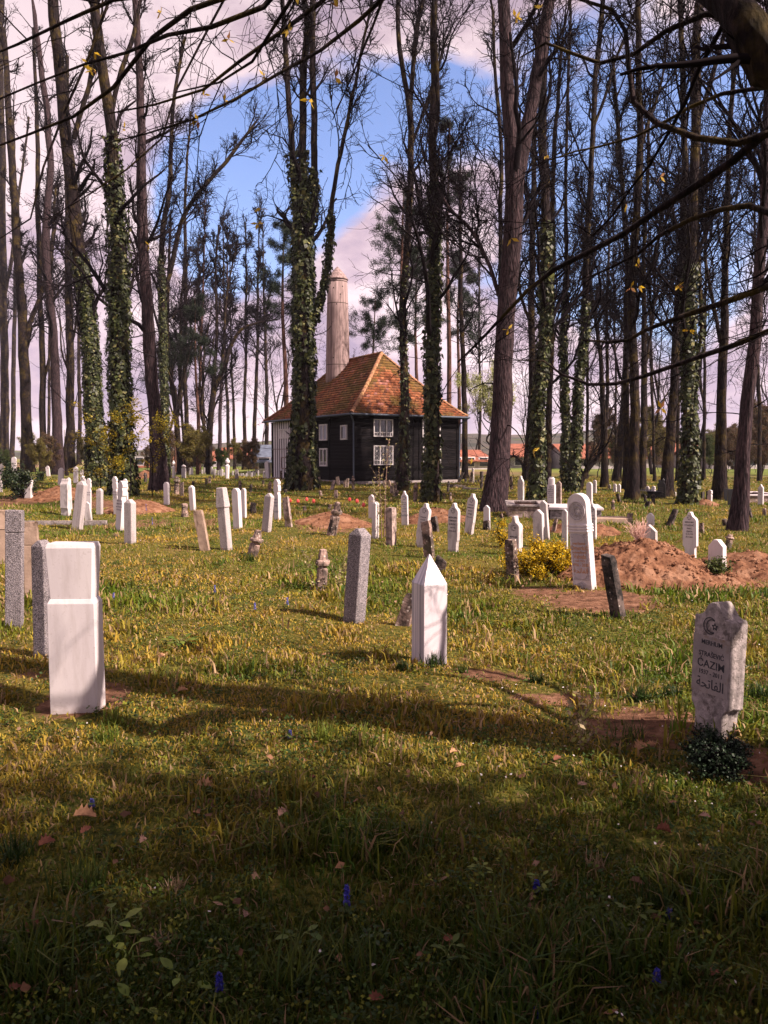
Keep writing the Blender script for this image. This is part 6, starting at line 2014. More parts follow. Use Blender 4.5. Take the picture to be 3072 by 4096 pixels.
def pine(px_, yb, ytop, ycrown, w_, Y, label, seed, dens=1.0):
    rng = np.random.default_rng(seed)
    b = at(px_, yb, Y); x, y = b.x, Y
    z = float(H(x, y))
    o = empty('pine_tree', (x, y, z)); tag(o, label, 'pine tree', 'pines around the mosque')
    hgt = at(px_, ytop, Y).z - z; hc = at(px_, ycrown, Y).z - z
    P, rr_ = resample([(0, 0, -.3), (.1, 0, hgt * .3), (-.1, .1, hgt * .65), (0.05, 0, hgt)], [w_, w_ * .85, w_ * .55, .03], 20, rng, .02)
    v, f = tubes([(P[None], rr_[None])], 9)
    npmesh('trunk', v, f, M_BARKR, o, smooth=True)
    nb_ = int(34 * dens)
    B1, R1 = sprout(P[None], rr_[None], nb_, hc / hgt, .99, 55, 95, (1.2, 3.2), 6, .14, .02, .35, rng, rmin=.02)
    sc = np.clip(1.25 - (B1[:, 0, 2] - hc) / (hgt - hc), .25, 1)
    B1 = B1[:, :1] + (B1 - B1[:, :1]) * sc[:, None, None]
    B2, R2 = sprout(B1, R1, 5, .3, 1, 25, 60, (-.3, .5), 4, .2, .05, .6, rng, rmin=.012)
    v1, f1 = tubes([(B1, R1), (B2, R2)], 4)
    npmesh('branches', v1, f1, M_TWIG, o); o.children[-1].name = 'branch_whorl'
    tips = np.concatenate([B2[:, 1:].reshape(-1, 3), B1[:, 3:].reshape(-1, 3)])
    n = 26
    C = np.repeat(tips, n, 0)
    d = unit(rng.normal(size=C.shape) + np.array((0, 0, .5)))
    L_ = rng.uniform(.14, .34, len(C))[:, None]
    U = unit(np.cross(d, rng.normal(size=C.shape)))
    C = C + rng.normal(size=C.shape) * .12
    V = np.stack([C - U * .016, C + U * .016, C + d * L_], 1).reshape(-1, 3)
    F = np.arange(len(V)).reshape(-1, 3)
    c = palette(len(C), rng, [(.008, .016, .010), (.016, .028, .014), (.032, .045, .02)], (3, 3, 1))
    npmesh('needles', V, F, M_NEED, o, col=np.repeat(c, 3, 0)); o.children[-1].name = 'crown'


pine(1145, 1900, 880, 1330, .22, 60, 'dense pine directly left of the minaret and the massive ivy trunk', 301, 1.5)
pine(790, 1895, 1190, 1500, .16, 66, 'pine with green crown above the far white gravestones on the left', 302, 1.1)
pine(1610, 1890, 760, 1180, .24, 58, 'tall pine with reddish trunk behind the mosque roof, left of the ivy-sheathed trunk', 303, 1.2)
pine(1665, 1890, 980, 1350, .18, 61, 'shorter pine hidden behind the ivy-sheathed trunk', 304, 1.0)
pine(1790, 1890, 470, 1000, .22, 63, 'tallest pine with open crown right of the mosque', 305, 1.1)
pine(1500, 1890, 1180, 1400, .16, 66, 'low pine crown above the mosque ridge', 306, .8)
pine(1830, 1890, 1010, 1380, .2, 70, 'bushy pine crown above the right end of the mosque roof', 307, 1.2)
pine(700, 1890, 1330, 1560, .14, 72, 'small pine at the far left wood', 308, .9)

# blossoming and leafing trees, shrubs
lt = [(.42, .44, .16), (.62, .62, .38), (.30, .34, .08)]
p = at(1965, 1890, 68)
bl = grown('blossom_tree', 400, 6.0, .13, lv=(20, 7, 4, 2), forks=3, blen=(1.2, 2.6), leaf=(lt, .8, 3, .14, .11))
place(bl, False, p.x, 68, 1.0, 0, 'tree in pale yellow-green blossom right of the mosque')
BRN = [(.11, .06, .04), (.17, .10, .055), (.07, .065, .025)]
YEL = [(.20, .17, .035), (.15, .14, .03), (.12, .08, .04)]
GRN = [(.05, .075, .02), (.09, .11, .03)]
bush = [grown('shrub', 410, 3.2, .06, lv=(18, 7, 4, 2), forks=4, blen=(.9, 1.9), leaf=(BRN, .9, 3, .14, .13)), grown('shrub', 411, 3.4, .06, lv=(18, 7, 4, 2), forks=4, blen=(.9, 1.9), leaf=(YEL, .9, 3, .14, .13)),
        grown('shrub', 412, 2.6, .05, lv=(20, 7, 4, 2), forks=4, blen=(.8, 1.6), leaf=(GRN, .9, 3, .12, .12))]
bu = [False] * 3
rr = random.Random(5)
names = ['reddish-brown twiggy shrub', 'yellowing leafy shrub', 'green leafy shrub']
nb_ = 0
for k in range(56):
    Y = rr.uniform(56, 86)
    if k < 26: pxx = rr.uniform(2350, 3250)
    elif k < 38: pxx = rr.uniform(-120, 420)
    else: pxx = rr.uniform(560, 1040)
    kind = rr.choice([0, 0, 0, 1, 2] if k < 26 else [0, 0, 1, 2])
    X = (pxx - CX) / FPX * Y
    place(bush[kind], bu[kind], X, Y, (rr.uniform(.45, .8) if k < 26 else rr.uniform(.3, .55)), rr.uniform(0, 6), names[kind] + (' at the far edge of the cemetery on the right' if k < 26 else (' at the far edge behind the leftmost trunks' if k < 38 else ' at the far edge between mosque and thick left trunks')), 'shrub', 'shrubs at the far edge, ' + names[kind] + ('s on the right' if k < 26 else ('s at the far left' if k < 38 else 's left of the mosque')))
    bu[kind] = True

# dark evergreen shrub at the left border
def leafbush(name, label, c, rad, n, size, cols, wts, seed, stems=10, cat='shrub', squash=.75, shell=.5, mat=None):
    rng = np.random.default_rng(seed)
    o = empty(name, c); tag(o, label, cat)
    S0 = np.zeros((1, 4, 3)); S0[0, :, 2] = np.linspace(-.1, .12, 4)
    B1, R1 = sprout(S0, np.full((1, 4), .04), stems, .3, 1, 20, 78, (rad * .8, rad * 1.25), 7, .16, .05, .4, rng, rmin=.008)
    B2, R2 = sprout(B1, R1, 6, .2, 1, 20, 60, (-.25, .5), 5, .2, .04, .6, rng, rmin=.004)
    B3, R3 = sprout(B2, R2, 4, .2, 1, 20, 60, (-.3, .6), 4, .2, .04, .6, rng, rmin=.0025)
    for B in (B1, B2, B3): B[..., 2] *= squash
    v, f = tubes([(B1, R1), (B2, R2), (B3, R3)], 4)
    npmesh('stems', v, f, M_TWIG, o); o.children[-1].name = 'stem_cluster'
    src = np.concatenate([B3[:, 1:].reshape(-1, 3), B2[:, 2:].reshape(-1, 3)])
    src = src[src[:, 2] > .02]
    C = src[rng.integers(0, len(src), n)] + rng.normal(size=(n, 3)) * size * .9
    C[:, 2] = np.maximum(C[:, 2], .02)
    V, F, Cc = leafquads(C, rng.normal(size=C.shape) + np.array((0, 0, .6)), size, rng, palette(n, rng, cols, wts))
    npmesh('foliage', V, F, mat or M_LEAF, o, col=Cc)
    return o


q = G(95, 1995)
leafbush('evergreen_shrub', 'dark evergreen shrub in front of the round white gravestone at the far left', q, 1.15, 5200, .07, [(.008, .016, .008), (.016, .03, .010), (.04, .05, .018)], (3, 3, 1), 21, squash=.95, mat=M_IVY)
q = G(2165, 2312)
leafbush('yellow_bush', 'low spreading bush in bright yellow leaf beside the tall carved gravestone', q + Vector((.05, .15, 0)), .62, 10000, .030, [(.50, .33, .010), (.60, .43, .02), (.30, .20, .012), (.07, .075, .015)], (5, 3, 2, 1.3), 22, stems=26, squash=.62)
q = G(2000, 2185)
leafbush('yellow_bush', 'small yellow sprig bush left of the crescent and star gravestone', q, .32, 900, .03, [(.62, .40, .012), (.5, .36, .02), (.10, .10, .02)], (4, 2, 2), 23, stems=8, squash=1.0)
q = G(2845, 3085)
leafbush('feathery_plant', 'dark feathery green plant at the foot of the near concrete gravestone', q + Vector((-.02, -.03, 0)), .19, 5200, .015, [(.010, .022, .012), (.02, .038, .018), (.035, .055, .025)], (3, 3, 1), 24, stems=40, squash=.8, cat='plant', mat=M_IVY)
q = G(2790, 2235 + 60)
leafbush('weed_clump', 'clump of green weeds low on the right slope of the big soil heap', on_heap(0, HEAPS[0][0] + .62, HEAPS[0][1] - .35), .16, 500, .04, GRN, (1, 1), 25, stems=10, cat='plant')

# leafy shoots hanging before the thick ivy trunks
for k, (x0, y0, x1, y1, lb) in enumerate([(400, 1975, 395, 1690, 'spray of young yellow-green leaves before the leaning ivy trunk'), (520, 1990, 500, 1640, 'taller spray of yellow-green leaves before the thickest ivy trunk'), (610, 1985, 615, 1660, 'spray of yellow-green leaves across the bare purplish trunk')]):
    rng = np.random.default_rng(500 + k)
    b = G(x0, y0); t_ = at(x1, y1, b.y)
    o = empty('leafy_sapling', b); tag(o, lb, 'sapling', 'saplings in young leaf')
    hgt = t_.z - b.z
    P, rr_ = resample([(0, 0, -.1), (.04, 0, hgt * .4), (-.05, 0, hgt * .75), (t_.x - b.x, 0, hgt)], [.022, .018, .012, .005], 14, rng, .05)
    B1, R1 = sprout(P[None], rr_[None], 16, .25, 1, 55, 90, (.5, 1.3), 7, .14, 0, .5, rng, rmin=.006)
    B2, R2 = sprout(B1, R1, 5, .2, 1, 25, 55, (-.3, .5), 5, .16, 0, .6, rng, rmin=.004)
    v, f = tubes([(P[None], rr_[None])], 6)
    npmesh('stem', v, f, M_TWIG, o)
    v, f = tubes([(B1, R1), (B2, R2)], 3)
    npmesh('crown', v, f, M_TWIG, o)
    src = np.concatenate([B2[:, 1:].reshape(-1, 3), B1[:, 2:].reshape(-1, 3)])
    C = src[rng.integers(0, len(src), 1500)] + rng.normal(size=(1500, 3)) * .05
    V, F, Cc = leafquads(C, rng.normal(size=C.shape) * .5 + np.array((0, 0, 1)), .075, rng, palette(1500, rng, [(.27, .20, .012), (.19, .17, .015), (.36, .27, .025)], (2, 2, 1)))
    npmesh('foliage', V, F, M_LEAF, o, col=Cc)

# bare young saplings among the stones
def wand(x0, y0, pts, label, seed, w0=.012):
    rng = np.random.default_rng(seed)
    b = G(x0, y0)
    o = empty('bare_sapling', b); tag(o, label, 'sapling', 'thin bare saplings')
    Q = [np.array(at(a, c, b.y)) - np.array(b) for a, c in pts]
    Q[0][2] = -.08
    P, rr_ = resample(Q, np.linspace(w0, w0 * .35, len(Q)), 20, rng, .02)
    B1, R1 = sprout(P[None], rr_[None], 14, .12, .98, 25, 60, (.1, .32), 5, .15, .1, .5, rng, rmin=.003)
    v, f = tubes([(P[None], rr_[None])], 5)
    npmesh('stem', v, f, M_TWIGP, o)
    v, f = tubes([(B1, R1)], 3)
    npmesh('crown', v, f, M_TWIGP, o)
    tips = np.concatenate([B1[:, -1], B1[:, 2], P[4:]])
    C = np.repeat(tips, 3, 0) + rng.normal(size=(len(tips) * 3, 3)) * .012
    V, F, Cc = leafquads(C, rng.normal(size=C.shape), .035, rng, palette(len(C), rng, [(.45, .36, .22), (.3, .3, .08)], (1, 1)))
    npmesh('foliage', V, F, M_LEAF, o, col=Cc)


wand(1537, 2150, [(1537, 2150), (1540, 1990), (1547, 1870), (1556, 1760)], 'tallest bare sapling before the mosque window', 61, .014)
wand(1527, 2155, [(1527, 2155), (1522, 1990), (1515, 1870)], 'shorter bare sapling left of the tall one', 62)
wand(1560, 2160, [(1560, 2160), (1580, 2080), (1598, 2010)], 'low bare sapling leaning right over the two-toned slab', 63, .01)
wand(1498, 2080, [(1498, 2080), (1497, 1990), (1497, 1930)], 'single stalk with a bud left of the bare saplings', 64, .008)
wand(2318, 3000, [(2318, 3000), (2330, 2930), (2326, 2850)], 'thin weed stalk left of the near concrete gravestone', 65, .004)
q = G(1365, 2380)
wand(1325, 2365, [(1325, 2365), (1355, 2320), (1385, 2270)], 'thin green stalk between the stocky turban stone and the terrazzo post', 66, .005)
wand(1238, 2360, [(1238, 2360), (1243, 2290), (1228, 2225)], 'thin leafy stalk left of the stocky turban stone', 67, .005)

# ------------------------------------------------------------------ the tree whose limbs hang over the camera, and canopy beside it


def limb_tree(name, label, root, trunk, rtrunk, limbs, seed, leafn=0, lv=(9, 6, 4), crownleaf=None, mat=None, lim_f=1.0):
    """trunk: world points; limbs: world polylines with radii, all starting on the trunk"""
    rng = np.random.default_rng(seed)
    o = empty(name, root); tag(o, label, 'tree', None)
    org = np.array(root)
    v0 = []; f0 = []; n = 0
    P, rr_ = resample([np.array(p_) - org for p_ in trunk], rtrunk, 24, rng, .02)
    v, f = tubes([(P[None], rr_[None])], 16)
    npmesh('trunk', v, f, mat or M_BARK, o, smooth=True)
    Ls, Rs_ = [], []
    for pts, rad in limbs:
        p_, r_ = resample([np.array(q) - org for q in pts], [v_ * lim_f for v_ in rad], 26, rng, .11)
        Ls.append(p_); Rs_.append(r_)
    Ls = np.stack(Ls); Rs_ = np.stack(Rs_)
    v, f = tubes([(Ls, Rs_)], 8)
    npmesh('limb', v, f, mat or M_BARK, o, smooth=True)
    B1, R1 = sprout(Ls, Rs_, lv[0], .12, 1, 25, 65, (.4, 1.5), 9, .2, -.03, .26, rng, rmin=.0035)
    B2, R2 = sprout(B1, R1, lv[1], .15, 1, 25, 65, (-.25, .55), 7, .24, 0, .55, rng, rmin=.0024)
    B3, R3 = sprout(B2, R2, lv[2], .15, 1, 25, 65, (-.25, .6), 5, .26, 0, .6, rng, rmin=.0018)
    v1, f1 = tubes([(B1, R1), (B2, R2)], 5); v2, f2 = tubes([(B3, R3)], 3)
    npmesh('crown', np.concatenate([v1, v2]), [f1, f2 + len(v1)], M_TWIG, o)
    if leafn:
        src = np.concatenate([B2[:, -1], B3[:, -1]])
        src = src[rng.permutation(len(src))[:leafn]]
        k = 4
        C = np.repeat(src, k, 0)
        d = unit(rng.normal(size=C.shape) + np.array((0, 0, -.2)))
        L_ = .05
        U = unit(np.cross(d, rng.normal(size=C.shape)))
        V = np.stack([C, C + d * L_ * .45 + U * L_ * .2, C + d * L_, C + d * L_ * .45 - U * L_ * .2], 1).reshape(-1, 3)
        F = np.arange(len(V)).reshape(-1, 4)
        c = palette(len(C), rng, [(.42, .27, .02), (.5, .34, .05), (.28, .13, .05)], (3, 2, 1))
        npmesh('foliage', V, F, M_LEAF, o, col=np.repeat(c, 4, 0))
    return o


def LP(*q):
    return [tuple(at(a, b, d)) for a, b, d in q]


root = Vector((4.3, 2.6, 0)); root.z = float(H(4.3, 2.6))
fork = (4.35, 2.7, 3.1)
trunk = [(4.3, 2.6, -.3), (4.32, 2.62, 1.4), fork, (4.2, 2.6, 5.2), (4.0, 2.3, 8), (3.8, 2.0, 11)]
limbs = [
    ([fork, (2.6, 2.9, 3.62)] + LP((3100, 240, 3.0), (2960, 70, 3.1), (2760, -60, 3.3)) + [(.9, 3.4, 4.3)], [.16, .15, .135, .11, .08, .04]),
    ([fork, (3.4, 3.2, 3.35)] + LP((3120, 470, 3.6), (2850, 690, 3.9), (2600, 860, 4.1), (2300, 1040, 4.3), (2100, 1170, 4.5), (1960, 1330, 4.6), (1830, 1450, 4.7)), [.07, .05, .032, .029, .025, .021, .017, .013, .008]),
    ([fork, (3.6, 4.1, 2.9)] + LP((3110, 1150, 4.7), (2850, 1240, 5.0), (2660, 1300, 5.2), (2480, 1370, 5.4), (2330, 1360, 5.6)), [.06, .045, .030, .027, .021, .016, .008]),
    ([fork, (3.6, 4.3, 2.5)] + LP((3110, 1310, 4.9), (2912, 1390, 5.1), (2696, 1457, 5.3), (2443, 1537, 5.5), (2295, 1525, 5.7), (2190, 1450, 5.8), (2060, 1440, 5.9)), [.055, .04, .029, .026, .023, .019, .015, .010, .006]),
    ([fork, (3.7, 3.4, 3.0)] + LP((3110, 900, 3.8), (2974, 827, 4.0), (2727, 876, 4.3), (2603, 963, 4.5), (2480, 1060, 4.6), (2350, 1110, 4.8)), [.06, .045, .028, .024, .020, .016, .012, .006]),
    ([fork, (3.0, 3.0, 3.8)] + LP((2900, 560, 3.4), (2600, 420, 3.6), (2500, 60, 3.8), (2200, -60, 4.0)), [.05, .035, .022, .018, .014, .008]),
    ([fork, (3.2, 3.4, 3.7)] + LP((3110, 150, 4.2), (2700, 100, 4.4), (2420, 270, 4.6), (2150, 180, 4.8), (2080, 230, 4.9)), [.06, .045, .03, .024, .018, .012, .006]),
    ([fork, (3.2, 3.6, 3.5)] + LP((3110, 360, 4.5), (2800, 420, 4.8), (2500, 560, 5.0), (2200, 640, 5.2)), [.05, .04, .022, .017, .012, .006]),
]
limb_tree('overhanging_tree', 'big dark tree out of frame at the right whose limbs hang across the top right', root, trunk, [.36, .3, .27, .2, .15, .08], limbs, 601, lim_f=.68, leafn=30, lv=(12, 6, 5))
# its neighbour behind the camera reaching over the top left
root = Vector((3.2, -.6, 0)); root.z = float(H(3.2, -.6))
fork = (3.1, -.4, 4.2)
trunk = [(3.2, -.6, -.3), (3.15, -.5, 2), fork, (2.9, -.5, 7), (2.7, -.7, 11)]
lim = []
for k, (path, r_) in enumerate([
        (((1100, -60, 4.2), (865, 30, 4.2), (640, 115, 4.3), (430, 350, 4.4), (250, 455, 4.5), (90, 530, 4.6), (-80, 610, 4.7)), .022),
        (((1180, -90, 3.8), (1030, 60, 3.8), (850, 110, 3.9), (650, 130, 4.0), (530, 180, 4.1), (420, 215, 4.2), (260, 260, 4.3), (-60, 420, 4.4)), .019),
        (((1260, 40, 4.6), (1020, 200, 4.7), (900, 280, 4.7), (740, 360, 4.8), (560, 430, 4.9), (430, 455, 5.0)), .018),
        (((1200, 260, 5.0), (900, 420, 5.0), (680, 510, 5.1), (560, 545, 5.2), (420, 575, 5.3)), .014),
        (((1300, -80, 3.6), (1160, 100, 3.7), (1060, 250, 3.8), (900, 330, 3.9), (700, 370, 4.0)), .014),
        (((1560, -60, 4.4), (1480, 160, 4.5), (1400, 330, 4.6), (1330, 480, 4.7)), .012),
        (((1000, -80, 3.4), (700, -20, 3.4), (420, 60, 3.5), (150, 190, 3.6), (-60, 230, 3.7)), .016),
        (((900, -60, 5.5), (520, 640, 5.8), (330, 780, 5.9), (150, 900, 6.0)), .012),
        (((500, -60, 5.2), (200, 640, 5.4), (80, 900, 5.5), (-40, 980, 5.6)), .013)]):
    P0 = LP(*path)
    a0 = np.array(fork); a1 = np.array(P0[0])
    mid = (a0 * .5 + a1 * .5) + np.array((0, -.2, .75))
    lim.append(([fork, tuple(mid)] + P0, [.045, .03] + list(np.linspace(r_ * .72, r_ * .25, len(P0)))))
limb_tree('overhanging_tree', 'dark tree behind the viewer whose limbs reach down across the top left', root, trunk, [.3, .26, .22, .15, .07], lim, 602, leafn=70, lv=(11, 6, 5))
HAZE = 0.00022
# ------------------------------------------------------------------ leafy trees outside the frame: they shade the foreground
def shade_tree(x, y, zc, rx, ry, rz, nleaf, seed, label, size=.16):
    rng = np.random.default_rng(seed)
    z = float(H(x, y))
    o = empty('leafy_tree', (x, y, z)); tag(o, label, 'tree', None)
    P, rr_ = resample([(0, 0, -.3), (.1, .1, zc * .5), (0, 0, zc)], [.3, .22, .1], 14, rng, .03)
    v, f = tubes([(P[None], rr_[None])], 10)
    npmesh('trunk', v, f, M_BARK, o, smooth=True)
    S0 = P[None]; SR = rr_[None]
    B1, R1 = sprout(S0, SR, 18, .55, 1, 30, 80, (min(rx, ry) * .7, max(rx, ry) * .95), 7, .15, .08, .4, rng, rmin=.02)
    B2, R2 = sprout(B1, R1, 6, .2, 1, 30, 60, (-.3, .5), 5, .2, .05, .5, rng, rmin=.01)
    v, f = tubes([(B1, R1), (B2, R2)], 4)
    npmesh('branches', v, f, M_TWIG, o); o.children[-1].name = 'branch_network'
    nc = 90
    cl = unit(rng.normal(size=(nc, 3))) * (rng.random((nc, 1)) ** .4) * np.array((rx, ry, rz)) + np.array((0, 0, zc))
    C = cl[rng.integers(0, nc, nleaf)] + rng.normal(size=(nleaf, 3)) * .42
    V, F, Cc = leafquads(C, rng.normal(size=C.shape) + np.array((0, 0, .8)), size, rng, palette(nleaf, rng, [(.05, .085, .02), (.08, .12, .03)], (1, 1)))
    npmesh('crown', V, F, M_LEAF, o, col=Cc)


for i, (x, y, zc, rx, ry, rz, n, lb) in enumerate([
        (7.6, -2.25, 7.5, 3.4, 2.5, 2.0, 14000, 'leafy tree out of view at the right shading the near grass'),
        (2.2, -3.4, 7.5, 3.6, 3.0, 2.0, 14000, 'leafy tree out of view behind the camera'),
        (-3.6, -3.2, 7.5, 3.4, 2.8, 2.0, 9000, 'leafy tree out of view behind and left of the camera'),
        (4.6, -6.0, 9.0, 3.4, 3.0, 2.2, 9000, 'leafy tree out of view farther back')]):
    shade_tree(x, y, zc, rx, ry, rz, int(n * 1.3), 700 + i, lb)

# ------------------------------------------------------------------ grass
def in_heap(x, y):
    m = np.zeros(x.shape, bool)
    for (hx, hy, rx, ry, rot) in HEAPS:
        c, s = math.cos(-rot), math.sin(-rot)
        dx, dy = x - hx, y - hy
        a = (dx * c - dy * s) / rx; b = (dx * s + dy * c) / ry
        m |= (a * a + b * b) < .8
    # under the mosque
    dx, dy = x - HC.x, y - HC.y
    a = dx * hu.x + dy * hu.y; b = dx * hvv.x + dy * hvv.y
    m |= (a > .3) & (a < LA - .3) & (b > .3) & (b < LB - .3)
    return m


def build_grass():
    rng = np.random.default_rng(9)
    nt_ = 110000
    # tuft centres: dense near the camera, sparser far away
    u = rng.random(nt_)
    r0, r1, e = 1.1, 62.0, .42
    r = (r0 ** e + u * (r1 ** e - r0 ** e)) ** (1 / e)
    a = np.radians(rng.uniform(-36, 36, nt_))
    x, y = r * np.sin(a), r * np.cos(a)
    P2 = np.stack([x + 100, y + 100], 1)
    d = dirtiness(x, y)
    pn = fbm(P2, .9, 4); pf = fbm(P2, .28, 3); pt = fbm(P2 + 40, 2.6, 3)
    keep = (rng.random(nt_) > d * 1.35) & ~in_heap(x, y) & (rng.random(nt_) < .80 + 1.0 * pt)
    x, y, r, pn, pf, pt, d = [q[keep] for q in (x, y, r, pn, pf, pt, d)]
    n = len(x)
    nb = 9
    big = (pt > .22) & (rng.random(n) < .35)
    shade = np.clip((4.6 - r) / 2.2, 0, 1)                 # near strip: greener growth, with canopy shade painted into the blade colours
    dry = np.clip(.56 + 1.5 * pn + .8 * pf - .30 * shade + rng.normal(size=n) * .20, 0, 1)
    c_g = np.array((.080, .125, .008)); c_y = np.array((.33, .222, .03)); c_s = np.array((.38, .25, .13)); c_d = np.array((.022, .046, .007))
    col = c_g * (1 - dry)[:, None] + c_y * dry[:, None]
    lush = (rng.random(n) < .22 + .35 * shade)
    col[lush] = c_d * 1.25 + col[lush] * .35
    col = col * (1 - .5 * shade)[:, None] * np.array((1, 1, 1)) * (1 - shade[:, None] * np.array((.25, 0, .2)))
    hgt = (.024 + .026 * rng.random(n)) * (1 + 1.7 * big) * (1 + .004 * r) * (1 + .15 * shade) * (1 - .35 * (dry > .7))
    idx = np.repeat(np.arange(n), nb)
    m = len(idx)
    spread = (.026 + .0055 * r)[idx]
    bx = x[idx] + rng.normal(size=m) * spread; by = y[idx] + rng.normal(size=m) * spread
    bz = H(bx, by) - .006
    h = hgt[idx] * rng.uniform(.45, 1.35, m)
    w_ = (.0017 + .00062 * r[idx]) * rng.uniform(.7, 1.3, m) * (1 + .4 * big[idx])
    az = rng.uniform(0, 2 * math.pi, m); ln = np.abs(rng.normal(size=m)) * .55 + .12
    dx, dy = np.cos(az) * ln, np.sin(az) * ln
    sa = az + math.pi / 2 + rng.normal(size=m) * .5
    sx_, sy_ = np.cos(sa) * w_, np.sin(sa) * w_
    B = np.stack([bx, by, bz], 1)
    Sd = np.stack([sx_, sy_, np.zeros(m)], 1)
    M1 = B + np.stack([dx * h * .35, dy * h * .35, h * .62], 1)
    Tp = B + np.stack([dx * h * 1.1, dy * h * 1.1, h * (1 - .25 * ln)], 1)
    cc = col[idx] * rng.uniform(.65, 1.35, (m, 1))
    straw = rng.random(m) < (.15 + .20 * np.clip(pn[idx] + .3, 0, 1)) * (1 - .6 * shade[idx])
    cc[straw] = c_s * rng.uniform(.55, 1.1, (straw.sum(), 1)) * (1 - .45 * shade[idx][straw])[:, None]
    near = r[idx] < 11
    # near blades: two segments; far blades: one triangle
    Bn, Sn, Mn, Tn, cn = B[near], Sd[near], M1[near], Tp[near], cc[near]
    k = len(Bn)
    V1 = np.stack([Bn - Sn, Bn + Sn, Mn + Sn * .75, Mn - Sn * .75, Tn], 1).reshape(-1, 3)
    b = np.arange(k) * 5
    F4 = np.stack([b, b + 1, b + 2, b + 3], 1); F3 = np.stack([b + 3, b + 2, b + 4], 1)
    Bf, Sf, Tf, cf = B[~near], Sd[~near], Tp[~near], cc[~near]
    q = len(Bf)
    V2 = np.stack([Bf - Sf, Bf + Sf, Tf], 1).reshape(-1, 3)
    F3b = np.arange(q * 3).reshape(-1, 3) + k * 5
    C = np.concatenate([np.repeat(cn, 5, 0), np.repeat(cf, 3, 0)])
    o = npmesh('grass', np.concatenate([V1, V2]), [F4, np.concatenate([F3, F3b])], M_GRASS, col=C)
    tag(o, 'short rough spring grass between the graves', 'grass', kind='stuff')
    print('grass blades', m)


build_grass()

# small-leaved herbs and clover near the camera
def herbs():
    rng = np.random.default_rng(12)
    n = 6500
    r = (1.2 ** .5 + rng.random(n) * (13 ** .5 - 1.2 ** .5)) ** 2
    a = np.radians(rng.uniform(-34, 34, n))
    x, y = r * np.sin(a), r * np.cos(a)
    P2 = np.stack([x + 70, y + 30], 1)
    keep = (fbm(P2, 1.4, 3) > -.02) & (dirtiness(x, y) < .45) & ~in_heap(x, y)
    x, y, r = x[keep], y[keep], r[keep]
    n = len(x)
    k = 9
    idx = np.repeat(np.arange(n), k)
    sp = .028
    C = np.stack([x[idx] + rng.normal(size=n * k) * sp, y[idx] + rng.normal(size=n * k) * sp, np.zeros(n * k)], 1)
    C[:, 2] = H(C[:, 0], C[:, 1]) + rng.uniform(.012, .06, n * k)
    tint = palette(n, rng, [(.03, .06, .010), (.07, .10, .013), (.15, .16, .018), (.02, .04, .009)], (3, 3, 1.2, 3))[idx]
    V, F, Cc = leafquads(C, rng.normal(size=C.shape) * .55 + np.array((0, 0, 1)), (.012 + .0010 * r[idx]) * rng.uniform(.7, 1.5, n * k), rng, tint, kite=.7)
    o = npmesh('herbs', V, F, M_GRASS, col=Cc); tag(o, 'small-leaved herbs and clover in the near turf', 'ground cover', kind='stuff')


herbs()


def scatter_flat(name, n, rmin, rmax, size, cols, wts, seed, label, cat, mat, where=None, zoff=.03, tilt=.5):
    rng = np.random.default_rng(seed)
    r = (rmin ** .6 + rng.random(n) * (rmax ** .6 - rmin ** .6)) ** (1 / .6)
    a = np.radians(rng.uniform(-33, 33, n))
    x, y = r * np.sin(a), r * np.cos(a)
    if where is not None:
        k = where(x, y, rng); x, y = x[k], y[k]
    n = len(x)
    C = np.stack([x, y, H(x, y) + zoff + rng.uniform(-.01, .015, n)], 1)
    V, F, Cc = leafquads(C, rng.normal(size=C.shape) * tilt + np.array((0, 0, 1)), size, rng, palette(n, rng, cols, wts), kite=.75)
    o = npmesh(name, V, F, mat, col=Cc); tag(o, label, cat, kind='stuff')


scatter_flat('petals', 1500, 1.5, 16, .013, [(.72, .66, .68)], [1], 31, 'scattered tiny white petals on the grass', 'petals', M_DRY, where=lambda x, y, g_: g_.random(len(x)) < np.clip(.12 + .9 * (x > .4) * np.exp(-((y - 4.8) / 1.8) ** 2), 0, 1))
scatter_flat('leaf_litter', 3600, 2.0, 30, .04, [(.17, .085, .05), (.27, .16, .11), (.10, .05, .03)], (2, .6, 2), 32, 'bits of last year\'s brown leaves in the grass', 'leaf litter', M_DRY,
             where=lambda x, y, g_: g_.random(len(x)) < .16 + .9 * dirtiness(x, y))

# grass tussocks around stones
def tussock(px_, py_, n, L_, wdt, cols, label, seed, flat=.0):
    rng = np.random.default_rng(seed)
    p = G(px_, py_)
    az = rng.uniform(0, 2 * math.pi, n); ln = np.abs(rng.normal(size=n)) * .45 + .1 + flat
    h = L_ * rng.uniform(.5, 1.15, n)
    bx, by = rng.normal(size=n) * .035 * L_ / .15, rng.normal(size=n) * .03 * L_ / .15
    K = 5
    ts = np.linspace(0, 1, K)
    d = np.stack([np.cos(az) * ln, np.sin(az) * ln, np.ones(n)], 1); d = unit(d)
    Vs = []
    sd = np.stack([-np.sin(az), np.cos(az), np.zeros(n)], 1)
    for t in ts:
        c = np.stack([bx, by, np.zeros(n)], 1) + d * (h * t)[:, None]
        c[:, 2] -= h * t * t * (.16 + .45 * ln * .6)
        ww = wdt * (1 - t ** 1.6) + .0004
        Vs.append(c - sd * ww); Vs.append(c + sd * ww)
    V = np.stack(Vs, 1).reshape(-1, 3)
    b = np.arange(n) * 2 * K
    F = np.concatenate([np.stack([b + 2 * k, b + 2 * k + 1, b + 2 * k + 3, b + 2 * k + 2], 1) for k in range(K - 1)])
    c = palette(n, rng, cols, [1] * len(cols), .35)
    o = npmesh('grass_tussock', V, F, M_GRASS, col=np.repeat(c, 2 * K, 0))
    o.location = p
    tag(o, label, 'grass tussock', 'longer tussocks of grass')


